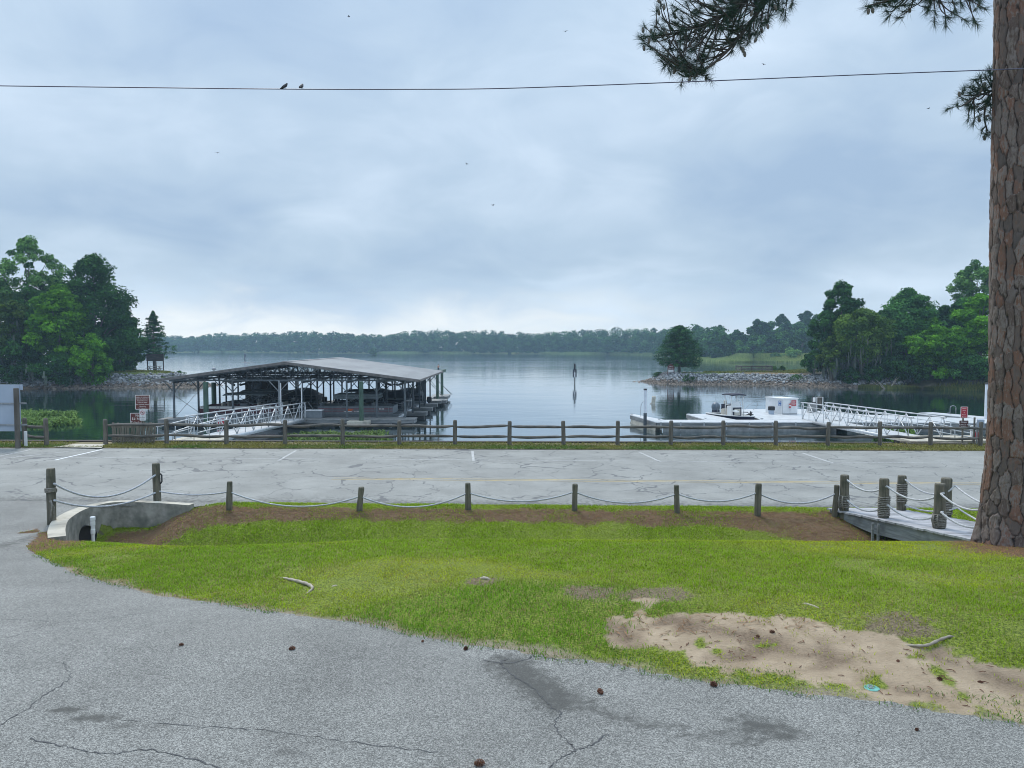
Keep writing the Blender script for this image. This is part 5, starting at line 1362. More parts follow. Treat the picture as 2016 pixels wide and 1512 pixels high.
# ================================================================ RAIL FENCE
FP = [204, 325, 443, 559, 673, 785, 895, 1003, 1110, 1217, 1322, 1426, 1530, 1633, 1736, 1836, 1935, 2035]
def fence_pt(px):
    y = 34.1
    for _ in range(6): y = float(yF((px - 1008) / 1500 * y))
    return np.array([(px - 1008) / 1500 * y, y, float(z_base((px - 1008) / 1500 * y, y))])
def rail_fence(label, pts, tops, rails, seed, name='rail_fence'):
    g = random.Random(seed); root = thing(name, label, 'fence', pts[0])
    for i, p in enumerate(pts):
        h = tops + g.uniform(-.03, .05); ln = (g.uniform(-.02, .02), g.uniform(-.02, .02)); mb = MB()
        mb.tube([(0, 0, -.3), (0, 0, h * .3), (ln[0], ln[1], h * .95), (ln[0], ln[1], h)], [.098, .096, .092, .07], 11); o = mb.build('post', MAT['fence_post'], root, local=True); o.location = p - pts[0]
    for i in range(len(pts) - 1):
        for zr in rails:
            a, b_ = pts[i] + [0.05, g.uniform(-.03, .03), zr + g.uniform(-.035, .035)], pts[i + 1] + [-.05, g.uniform(-.03, .03), zr + g.uniform(-.035, .035)]
            P = [a, a * .66 + b_ * .34 + [0, 0, g.uniform(-.05, .03)], a * .33 + b_ * .67 + [0, 0, g.uniform(-.05, .03)], b_]
            mb = MB(); mb.tube(catmull(P, 4), [.035, .055, .065, .062, .068, .064, .06, .066, .062, .064, .066, .058, .035][:13], 8); mb.build('rail', MAT['rail_wood'], root)
    return root
rail_fence('long weathered grey two rail timber fence along the shore', [fence_pt(p) for p in FP], 1.13, (.87, .42), 3)
sp = [fence_pt(53) + [0, -.3, .03], fence_pt(101) + [0, -.5, 0]]
rail_fence('short two post length of rail fence left of the path', sp, 1.18, (.82, .40), 8)
# picket screen behind the fence
pk = thing('picket_screen', 'leaning weathered picket screen behind the left end of the rail fence', 'screen', fence_pt(247) + [0, .45, 0])
g = random.Random(6); mb = MB(); base = fence_pt(247) + [0, .45, 0]
for i in range(17):
    x_ = base[0] - .92 + i * .112; w = g.uniform(.06, .1); h = g.uniform(.86, .95); l_ = .10 if i > 6 else .01
    mb.poly([(x_, base[1] + g.uniform(-.02, .02), base[2]), (x_ + w, base[1], base[2]), (x_ + w + l_, base[1] + .02, base[2] + h), (x_ + l_, base[1] + .02, base[2] + h)], (0, .025, 0))
mb.build('pickets', MAT['picket'], pk)
MB().beam(base + [-.95, .06, .72], base + [1.0, .06, .74], .05, .08).build('batten', MAT['picket'], pk); MB().beam(base + [-.95, .06, .22], base + [1.0, .06, .2], .05, .08).build('batten', MAT['picket'], pk)

# ================================================================ SEA WALL AND LANDINGS
mb = MB(); xs = np.arange(-45, 19.0, 3.0)
sw = thing('sea_wall', 'dark timber sea wall along the edge of the lake', 'sea wall', (0, 34.9, 0))
cap, face = MB(), MB()
for i in range(len(xs) - 1):
    a, b_ = xs[i] + .006, xs[i + 1] - .006
    if b_ > 18.3: b_ = 18.3
    cap.beam((a, float(yS(a)) + .16, float(tz(a)) + .0), (b_, float(yS(b_)) + .16, float(tz(b_)) + .0), .32, .15)
    face.beam((a, float(yS(a)) + .2, -1.4), (b_, float(yS(b_)) + .2, -1.4), .12, 2.6)
cap.build('cap', MAT['dark_timber'], sw); face.build('wall_face', MAT['dark_timber'], sw)
def slab(name, label, pts, z, h, mt, cat):
    root = thing(name, label, cat, (pts[0][0], pts[0][1], z)); mb = MB(); mb.poly([(p[0], p[1], z - h) for p in pts], (0, 0, h)); mb.build('slab', MAT[mt], root); return root
ld = slab('landing', 'pale concrete landing at the shore end of the right gangway', [(18.9, 35.9), (23.4, 36.1), (23.4, 38.2), (18.9, 38.0)], -.02, .14, 'concrete_top', 'landing')
mb = MB()
for k in range(4): mb.beam((18.2 + .35 * k, 35.5 + .02 * k, -.1 - .10 * k + .1), (21.4, 35.62, -.12 - .08 * k), .1, .06)
mb.build('timber_edge', MAT['root_grey'], ld)
MB().box((21.2, 37.0, -.9), (4.2, 1.8, 1.46)).build('footing', MAT['dark_timber'], ld)
slab('landing', 'pale concrete landing at the shore end of the left gangway', [(-16.4, 35.3), (-13.9, 35.4), (-14.0, 37.6), (-16.3, 37.5)], -.03, .12, 'concrete_top', 'landing')

# ================================================================ GANGWAYS
def gangway(label, p0, p1, w, mat='aluminium', bays=6, mirror=1):
    """p0 shore end, p1 dock end"""
    p0, p1 = np.array(p0, float), np.array(p1, float); root = thing('gangway', label, 'gangway', p0)
    d = p1 - p0; L = np.linalg.norm(d[:2]); u = d / L; s = np.array([u[1], -u[0], 0]); up = np.array([0, 0, 1.0])
    mb = MB(); mb.poly([p0 - s * w / 2, p0 + s * w / 2, p1 + s * w / 2, p1 - s * w / 2], (0, 0, -.06)); mb.build('deck', MAT['dock_deck'], root)
    for sg in (-1, 1):
        mb = MB(); o = s * sg * (w / 2 + .03); f = lambda t, h: p0 + d * t + o + up * h
        mb.beam(f(0, -.10), f(1, -.10), .06, .18)
        tp = [f(0, .55) - u * .02, f(-.008, .85), f(.004, 1.02), f(.02, 1.08), f(.5, 1.08), f(.98, 1.08), f(.996, 1.02), f(1.008, .85), f(1.004, .5), f(1.0, 0)]
        mb.tube(catmull(tp, 5), .034, 8)
        mb.tube([f(.01, .55), f(.99, .55)], .022, 7); mb.tube([f(.01, .82), f(.99, .82)], .018, 7)
        for k in range(bays * 2 + 1):
            t = k / (bays * 2); t = min(max(t, .012), .988); mb.tube([f(t, -.05), f(t, 1.06)], .017, 6)
        for k in range(bays):
            t0, t1, t2 = k / bays, (k + .5) / bays, (k + 1) / bays
            mb.tube([f(t0, .0), f(t1, 1.03)], .026, 6); mb.tube([f(t1, 1.03), f(t2, .0)], .026, 6)
        mb.build('railing', MAT[mat], root, smooth=True)
    return root
gangway('white aluminium truss gangway up to the covered boathouse', (-15.25, 37.4, -.06), (-14.75, 51.3, -.44), 1.5)
gangway('white aluminium truss gangway down to the open dock on the right', (20.0, 36.6, -.03), (20.05, 50.4, -.36), 1.5)
def handrail(label, top, low, foot, r=.026):
    mb = MB(); mb.tube(catmull(top, 5), r, 8); mb.tube(catmull(low, 5), r * .85, 8)
    for a, b_ in foot: mb.tube([a, b_], r * .8, 6)
    o = mb.build('handrail', MAT['aluminium'], smooth=True); c = np.array(top[0]); o.data.transform(Matrix.Translation(Vector(-c))); o.location = c
    return tag(o, label, 'handrail')
def rp(px, py, y): return atd(px, py, y)
handrail('curved white handrail at the far left of the left landing', [rp(301, 856, 35.2), rp(299, 848, 35.2), rp(307, 840, 35.2), rp(322, 838, 35.5), rp(352, 830, 36.3), rp(383, 823, 37.4)], [rp(303, 861, 35.2), rp(320, 858, 35.4), rp(378, 843, 37.3)],
         [(rp(310, 840, 35.3), rp(310, 874, 35.3)), (rp(345, 833, 36.2), rp(345, 866, 36.2)), (rp(376, 825, 37.2), rp(376, 862, 37.2))])
handrail('straight white handrail on the right side of the left landing', [rp(338, 852, 35.3), rp(370, 841, 35.9), rp(400, 833, 36.6), rp(432, 824, 37.4)], [rp(389, 852, 35.6), rp(420, 844, 36.5), rp(436, 841, 37.2)],
         [(rp(382, 838, 36), rp(382, 871, 36)), (rp(412, 830, 36.8), rp(412, 866, 36.8)), (rp(340, 851, 35.4), rp(340, 872, 35.4))])
handrail('upper white handrail of the right landing near the shore', [rp(1836, 832, 36.6), rp(1870, 840, 36.2), rp(1900, 845, 36), rp(1932, 850, 35.8)], [rp(1838, 848, 36.6), rp(1880, 856, 36.1), rp(1926, 863, 35.8)],
         [(rp(1855, 836, 36.4), rp(1855, 868, 36.4)), (rp(1880, 842, 36.1), rp(1880, 871, 36.1)), (rp(1915, 847, 35.9), rp(1915, 873, 35.9))])
handrail('farther white handrail of the right landing', [rp(1862, 829, 38), rp(1890, 834, 38), rp(1928, 840, 38)], [rp(1862, 844, 38), rp(1890, 849, 38), rp(1930, 856, 38)], [(rp(1872, 830, 38), rp(1872, 864, 38)), (rp(1915, 838, 38), rp(1915, 865, 38))])

# ================================================================ SIGNS
def text(body, size, loc, mat, parent, rz=0.0, name='lettering', ext=.002):
    cu = bpy.data.curves.new('txt', 'FONT'); cu.body = body; cu.size = size; cu.align_x = 'CENTER'; cu.align_y = 'CENTER'; cu.extrude = ext; cu.resolution_u = 3
    t = bpy.data.objects.new('txt', cu); COL.objects.link(t); dg = bpy.context.evaluated_depsgraph_get()
    me = bpy.data.meshes.new_from_object(t.evaluated_get(dg)); bpy.data.objects.remove(t); bpy.data.curves.remove(cu)
    me.transform(Matrix.Translation(Vector(loc)) @ Matrix.Rotation(math.pi / 2, 4, 'X')); me.materials.clear(); me.materials.append(mat)
    o = bpy.data.objects.new(name, me); COL.objects.link(o); o.parent = parent; return o
def rows(spec, lh, x0, z0, y, mat, parent, seed, gap=.3):
    """worn unreadable lettering: each row a run of letter-sized marks; spec = widths of words per row (letters)"""
    g = random.Random(seed); mb = MB()
    for i, words in enumerate(spec):
        cw = lh * .62; tot = sum(w * cw for w in words) + cw * .8 * (len(words) - 1); x = x0 - tot / 2; z = z0 - i * lh * (1 + gap)
        for w in words:
            for k in range(w):
                hgt = lh * (1 if k == 0 else g.choice((.62, .62, .66, .95))); q = g.random()
                mb.box((x + cw * .2, y, z + hgt / 2), (cw * .26, .003, hgt))
                if q < .6: mb.box((x + cw * .48, y - .0005, z + hgt * g.choice((.15, .5, .85))), (cw * .5, .0026, lh * .17))
                if q > .3: mb.box((x + cw * .72, y, z + hgt / 2 * .9), (cw * .2, .0028, hgt * .8))
                x += cw
            x += cw * .8
    return mb.build('lettering', mat, parent, local=True)
def panel(root, name, cx, cz, w, h, mat, y=0.0, border=None, r=.03, th=.012):
    def rr_(w, h, r):
        P = []
        for (sx, sz, a0) in ((1, -1, -90), (1, 1, 0), (-1, 1, 90), (-1, -1, 180)):
            for a in (0, 30, 60, 90): P.append((cx + sx * (w / 2 - r) + r * math.cos(R(a0 + a)), cz + sz * (h / 2 - r) + r * math.sin(R(a0 + a))))
        return P
    mb = MB(); mb.poly([(a, y, b_) for a, b_ in rr_(w, h, r)], (0, th, 0)); o = mb.build(name, MAT[border or mat], root, local=True)
    if border:
        mb = MB(); mb.poly([(a, y - .004, b_) for a, b_ in rr_(w - .045, h - .045, r * .7)], (0, .003, 0)); o = mb.build('face', MAT[mat], o, local=True)
    return o
b0 = fence_pt(277) + [0, .85, 0]; b0[0] = (277.5 - 1008) / 1500 * b0[1]
sg = thing('sign_post', 'brown notice with seven lines above a small white notice, left of the boathouse', 'sign', b0, R(8))
MB().box((.0, .06, .55), (.09, .07, 1.9)).build('post', MAT['picket'], sg, local=True)
p = panel(sg, 'notice', .03, 1.81, .63, .65, 'sign_brown', 0, 'ink_white')
rows(((8, 2, 10), (5, 3, 6, 3), (7, 9), (10, 5), (4, 9, 7), (10,), (3, 9)), .042, .03, 2.02, -.006, MAT['ink_white'], p, 1, .95)
p = panel(sg, 'notice', .02, 1.23, .26, .5, 'sign_white', -.014)
mb = MB(); ring = [(.02 + .085 * math.cos(a), -.02, 1.34 + .085 * math.sin(a)) for a in np.linspace(0, 2 * math.pi, 25)]; mb.tube(ring, .009, 5); mb.tube([(-.04, -.02, 1.4), (.08, -.02, 1.28)], .009, 5); mb.build('prohibition_ring', MAT['sign_red'], p, local=True)
MB().box((.02, -.018, 1.34), (.07, .004, .055)).build('symbol', MAT['ink_black'], p, local=True)
rows(((2,), (9,), (7,)), .035, .02, 1.17, -.018, MAT['ink_black'], p, 2, .9)
b0 = fence_pt(266) + [0, 1.6, 0]; b0[2] = 0; b0[0] = (267 - 1008) / 1500 * b0[1] - .08
sg = thing('sign_post', 'brown notice partly hidden behind the tall notice and white notice', 'sign', b0, R(4))
MB().box((.1, .06, .2), (.09, .07, 2.0)).build('post', MAT['picket'], sg, local=True)
p = panel(sg, 'notice', .08, 1.12, .60, .56, 'sign_brown', 0, 'ink_white')
text('No', .16, (.12, -.006, 1.28), MAT['ink_white'], p); rows(((2, 3),), .12, .08, 1.08, -.006, MAT['ink_white'], p, 4)
rows(((7,),), .12, .08, .9, -.006, MAT['ink_white'], p, 3)
# DOCK sign and two small red notices on the boathouse walkway
b0 = atd(381, 829, 51.2)
sg = thing('dock_sign', 'small white sign reading DOCK at the left end of the boathouse walkway', 'sign', (b0[0], 51.2, -.5))
p = panel(sg, 'plate', 0, b0[2] + .5, .38, .30, 'sign_white'); text('DOCK', .135, (0, -.004, b0[2] + .56), MAT['ink_black'], p); MB().box((0, -.003, b0[2] + .42), (.33, .004, .07)).build('black_band', MAT['ink_black'], p, local=True)
MB().box((0, .04, b0[2] / 2 + .2), (.05, .05, b0[2] + .5)).build('post', MAT['galv'], sg, local=True)
for px, lab, sd in ((431, 'small red and white notice board low behind the gangway rail', 5), (439, 'second small red notice beside the low red and white board', 6)):
    b0 = atd(px, 828, 51.2); sg = thing('notice', lab, 'sign', (b0[0], 51.2, -.5))
    p = panel(sg, 'plate', 0, b0[2] + .5, .26, .56, 'sign_white'); MB().box((0, -.004, b0[2] + .38), (.22, .004, .2)).build('red_field', MAT['sign_red'], p, local=True); rows(((5,), (4,)), .06, 0, b0[2] + .62, -.006, MAT['sign_red'], p, sd)
    MB().box((0, .04, b0[2] / 2 + .2), (.04, .05, b0[2] + .5)).build('post', MAT['galv'], sg, local=True)
# right notices
b0 = fence_pt(1900) + [0, .55, 0]; b0[0] = (1900 - 1008) / 1500 * b0[1]
sg = thing('sign_post', 'red notice above a dark brown Danger notice on a post by the right gangway', 'sign', b0)
MB().box((0, .04, .4), (.06, .06, 2.2)).build('post', MAT['picket'], sg, local=True)
z0 = atd(1900, 812, b0[1])[2] - b0[2]; z1 = atd(1900, 835.5, b0[1])[2] - b0[2]
p = panel(sg, 'notice', .03, z0, .34, .54, 'sign_red', 0, 'ink_white'); rows(((7,), (6,), (2,), (7,), (8,)), .042, .03, z0 + .17, -.006, MAT['ink_white'], p, 11, 1.35)
p = panel(sg, 'notice', .03, z1, .42, .36, 'sign_dark', 0, 'sign_dark'); text('Danger', .105, (.03, -.006, z1 + .11), MAT['ink_white'], p); rows(((9, 2), (6,)), .06, .03, z1 - .04, -.006, MAT['ink_white'], p, 12, .6)
b0 = fence_pt(1934) + [.1, .5, 0]; b0[0] = (1935 - 1008) / 1500 * b0[1]; zz = atd(1934, 834, b0[1])[2] - b0[2]
eb = thing('meter_box', 'grey electrical box on a post beside the last rail fence post', 'electrical box', b0)
MB().box((-.02, 0, zz), (.28, .16, .4), bev=.02).build('box', MAT['sign_back'], eb, local=True); MB().box((-.12, .1, zz / 2 - .1), (.05, .05, zz + .3)).build('post', MAT['galv'], eb, local=True); MB().box((.08, .1, zz / 2 - .1), (.05, .05, zz + .3)).build('post', MAT['galv'], eb, local=True)
b0 = fence_pt(1922) + [0, .6, 0]; b0[0] = (1922 - 1008) / 1500 * b0[1]; o = MB().box((0, 0, .5), (.06, .06, 1.6)).build('marker_stake', MAT['fence_post']); o.location = b0; tag(o, 'thin grey stake between the Danger notice and the electrical box', 'stake')
b0 = fence_pt(1957) + [0, 1.2, 0]; rb = thing('life_ring_post', 'white post with a small red plate half hidden behind the pine trunk', 'post', b0)
MB().box((-.2, 0, .3), (.12, .08, 1.1)).build('post', MAT['white_plastic'], rb, local=True); MB().box((.05, 0, .35), (.3, .05, .34)).build('plate', MAT['sign_red'], rb, local=True)
# back of the large board at the left
b0 = fence_pt(8) + [0, -.9, 0]
bd = thing('notice_board', 'back of a large pale blue grey notice board at the left edge', 'notice board', b0)
yb = b0[1]; S = lambda px, py: atd(px, py, yb) - b0
a, c = S(-70, 757), S(19, 849); mb = MB(); mb.poly([(a[0], 0, a[2]), (S(13, 0)[0], 0, a[2]), (S(13, 0)[0], 0, c[2]), (a[0], 0, c[2])], (0, .03, 0))
t2 = S(34, 768); mb.poly([(S(13.5, 0)[0], .003, t2[2]), (t2[0], .003, t2[2]), (t2[0], .003, c[2]), (S(13.5, 0)[0], .003, c[2])], (0, .03, 0)); mb.poly([(S(13.5, 0)[0], 0, a[2]), (S(19, 0)[0], 0, a[2]), (S(19, 0)[0], 0, t2[2] + .01), (S(13.5, 0)[0], 0, t2[2] + .01)], (0, .03, 0)); mb.build('panel', MAT['sign_back'], bd, local=True)
for py in (794, 836): MB().box(((a[0] + S(27, 0)[0]) / 2, -.03, S(0, py)[2]), (S(27, 0)[0] - a[0], .05, .06)).build('stiffener', MAT['galv'], bd, local=True)
for px in (-50, 5, 22): MB().box((S(px, 0)[0], .02, (c[2] - .2) / 2), (.09, .09, c[2] + .2)).build('leg', MAT['sign_white'], bd, local=True)
b0 = fence_pt(30) + [0, -1.15, 0]; b0[0] = (30 - 1008) / 1500 * b0[1]; hh = atd(30, 764, b0[1])[2] - b0[2]
o = MB().tube([(0, 0, -.3), (0, 0, hh - .03), (0, 0, hh)], [.105, .1, .085], 12).build('timber_pole', MAT['treebark']); o.location = b0; tag(o, 'brown timber pole in front of the large notice board', 'pole')

# ================================================================ LINE AND BIRDS
LNP = [(-900, 140), (-400, 156), (-250, 162), (-100, 166.5), (0, 169), (300, 172.6), (560, 175.4), (800, 175.8), (1000, 173.8), (1330, 162), (1700, 147), (1955, 137.5), (2120, 131), (2300, 123), (2700, 103), (3300, 70)]
cb = MB().tube(catmull([atd(a, b_, 13.0) for a, b_ in LNP], 8), .0085, 7).build('overhead_cable', MAT['cable'], smooth=True); tag(cb, 'single dark overhead cable across the whole sky', 'cable')
def bird(label, px, py, face):
    b0 = atd(px, py, 13.0); root = thing('perched_bird', label, 'bird', b0 + [0, 0, .008], face); root.scale = (.8, .8, .8)
    bm_ = MB(); M1 = Matrix.Rotation(R(38), 3, 'Y')
    path = [(-.10, 0, -.012), (-.075, 0, .0), (-.045, 0, .022), (-.01, 0, .045), (.018, 0, .066), (.030, 0, .084), (.038, 0, .098), (.046, 0, .104), (.062, 0, .103)]
    bm_.tube(path, [.006, .012, .024, .034, .032, .024, .022, .014, .002], 12); bm_.build('body', MAT['bird'], root, local=True, smooth=True)
    for s in (-1, 1): MB().ell((-.03, s * .027, .03), (.055, .010, .022), 10, 6, Matrix.Rotation(R(-35), 3, 'Y')).build('wing', MAT['bird'], root, local=True, smooth=True)
    mb = MB(); mb.tube([(.0, .01, .02), (.004, .01, 0)], .003, 5); mb.tube([(.0, -.01, .02), (.004, -.01, 0)], .003, 5); mb.build('feet', MAT['bird'], root, local=True)
bird('small dark bird on the cable turned sideways with its tail to the left', 561, 175.2, R(20))
bird('small dark bird on the cable facing away, right of the other one', 594, 175.6, R(80))
for i, (px, py, lab) in enumerate(((687, 33, 'tiny flying bird high above the perched birds'), (1113, 62, 'tiny flying bird left of the hanging pine branch'), (919, 323, 'tiny flying bird in the middle of the sky'), (970, 404, 'tiny flying bird lowest in the middle of the sky'), (1504, 127, 'tiny flying bird between the two pine branches'), (1828, 214, 'tiny flying bird left of the pine trunk tuft'), (428, 301, 'tiny flying bird left of the perched birds and lower'))):
    b0 = atd(px, py, 45); root = thing('flying_bird', lab, 'bird', b0, i * 1.3)
    MB().tube([(-.09, 0, 0), (-.04, 0, .0), (0, 0, .004), (.05, 0, .01), (.07, 0, .008)], [.008, .018, .022, .016, .003], 8).build('body', MAT['bird'], root, local=True)
    for s in (-1, 1):
        mb = MB(); mb.poly([(.04, 0, 0), (.02, s * .08, .04), (-.03, s * .17, .03), (-.02, s * .08, .035), (-.03, 0, 0)], (0, 0, .004)); mb.build('wing', MAT['bird'], root, local=True)

# ================================================================ GROUND DEBRIS
def pinecone(px, py, label, s=1.0, flat=False, seed=0):
    b0 = gp(px, py); g = random.Random(seed); mb = MB()
    n = 46
    for i in range(n):
        t = i / n; a = i * 2.4; r_ = .034 * math.sin(math.pi * (.12 + .85 * t)) ** .8; z = -.055 + .11 * t
        d = Vector((math.cos(a), math.sin(a), .35)); w = .013
        c_ = Vector((math.cos(a) * r_ * .5, math.sin(a) * r_ * .5, z)); e = c_ + d * r_ * .8; s_ = Vector((-math.sin(a), math.cos(a), 0)) * w
        mb.add([c_ - s_, c_ + s_, e + s_ * .6 + Vector((0, 0, .004)), e - s_ * .6 + Vector((0, 0, .004)), e + Vector((0, 0, -.007))], [[0, 1, 2, 3], [3, 2, 4], [0, 3, 4], [1, 4, 2], [0, 4, 1]])
    mb.ell((0, 0, 0), (.016, .016, .05), 8, 6)
    o = mb.build('pine_cone', MAT['cone']); o.location = b0 + [0, 0, .028 * s]; o.scale = (s, s, s); o.rotation_euler = (R(80), g.uniform(0, 3), g.uniform(0, 6.28)); tag(o, label, 'pine cone', 'fallen pine cones')
for i, (px, py, s, lab) in enumerate(((575, 1279, 1.1, 'dark red brown pine cone alone on the middle of the asphalt'), (357, 1271, .8, 'pine cone farthest left on the asphalt'), (917, 1279, .95, 'pine cone on the asphalt close to the grass edge'), (1182, 1365, 1.15, 'pine cone on the asphalt right of the big crack'),
                                    (1405, 1351, 1.2, 'long pine cone lying at the grass edge below the sandy patch'), (944, 1507, 1.3, 'pine cone cut by the bottom edge of the picture'), (1805, 1438, .6, 'tiny pine cone scrap on the asphalt at lower right'), (1520, 1246, .9, 'pine cone on the dark streak of the sandy patch'),
                                    (1850, 1340, 1.0, 'pine cone on the sand right of the teal cover'), (1768, 1304, .7, 'small pine cone on the sand above the teal cover'), (832, 1264, .6, 'small dark cone scrap by the asphalt edge'), (880, 1083, .9, 'dark pine cone lying in the lawn'), (1492, 1254, .7, 'second small cone next to the one on the dark streak'), (1930, 1346, .8, 'long dark scrap of cone at far right on the sand'))):
    pinecone(px, py, lab, s * .62, seed=i)
def surface_root(pts, label, r, mat='root_wood'):
    P = catmull([gp(a, b_) + [0, 0, c] for a, b_, c in pts], 6); n = len(P)
    o = MB().tube(P, [r * .62 * (.45 + .75 * math.sin(math.pi * (i + .6) / (n + .2))) * (1 + .18 * math.sin(i * 1.7)) for i in range(n)], 8).build('surface_root', MAT[mat], smooth=True)
    c = P[0]; o.data.transform(Matrix.Translation(Vector(-c))); o.location = c; tag(o, label, 'tree root')
surface_root([(549, 1137, 0), (566, 1143, .03), (588, 1149, .035), (607, 1155, .035), (615, 1162, .03), (602, 1170, .0)], 'bare pale root curling through the lawn at left', .036)
surface_root([(650, 1160, -.01), (658, 1156, .02), (668, 1154, -.01)], 'short pale root end right of the curling root', .022)
surface_root([(1570, 1188, -.01), (1592, 1193, .02), (1626, 1204, .0)], 'thin pale root above the sandy patch', .02)
surface_root([(1775, 1268, -.01), (1800, 1276, .03), (1825, 1277, .04), (1850, 1268, .05), (1872, 1256, .02), (1885, 1256, -.02)], 'grey twisting root at the upper edge of the sandy patch', .024, 'root_grey')
surface_root([(945, 1139, 0), (955, 1142, .03), (966, 1142, .0)], 'pale stub of root in the bare spot of the lawn', .035)
surface_root([(1835, 1334, .0), (1875, 1343, .012), (1905, 1350, .0)], 'dark stick lying on the sand at the right', .012, 'cone')
b0 = gp(1716, 1356); vc = thing('valve_cover', 'round teal valve cover set in the sand', 'valve cover', b0 + [0, 0, .0])
MB().lathe((0, 0, 0), [(.076, -.05), (.078, .010), (.07, .015), (.0, .015)], 24).build('lid', MAT['teal'], vc, local=True)
mb = MB(); mb.tube([(.035 * math.cos(a), .035 * math.sin(a), .02) for a in np.linspace(0, 5, 14)], .005, 5); mb.tube([(-.02, 0, .02), (.02, .01, .02)], .005, 5); mb.build('raised_mark', MAT['galv'], vc, local=True)
g = random.Random(3)
def twig(px, py, i):
    b0 = gp(px, py); a = g.uniform(0, 6.28); L = g.uniform(.05, .14); mb = MB(); d = np.array([math.cos(a), math.sin(a), 0]) * L
    mb.tube([-d * .35, d * .05 + [0, 0, .006], d * .35], [.003, .005, .002], 4); return mb
mb = MB()
for i in range(170):
    px, py = g.uniform(1200, 2016), g.uniform(1225, 1400)
    P_ = gp(px, py)
    if float(poly_sdf(np.array([P_[0]]), np.array([P_[1]]), SANDP)[0]) < .05: continue
    t = twig(px, py, i); mb.add([np.array(v) + P_ + [0, 0, .02] for v in t.v], t.f)
lt = mb.build('bark_litter', MAT['cone']); tag(lt, 'scattered scraps of bark and twigs on the sandy patch', 'litter', kind='stuff')

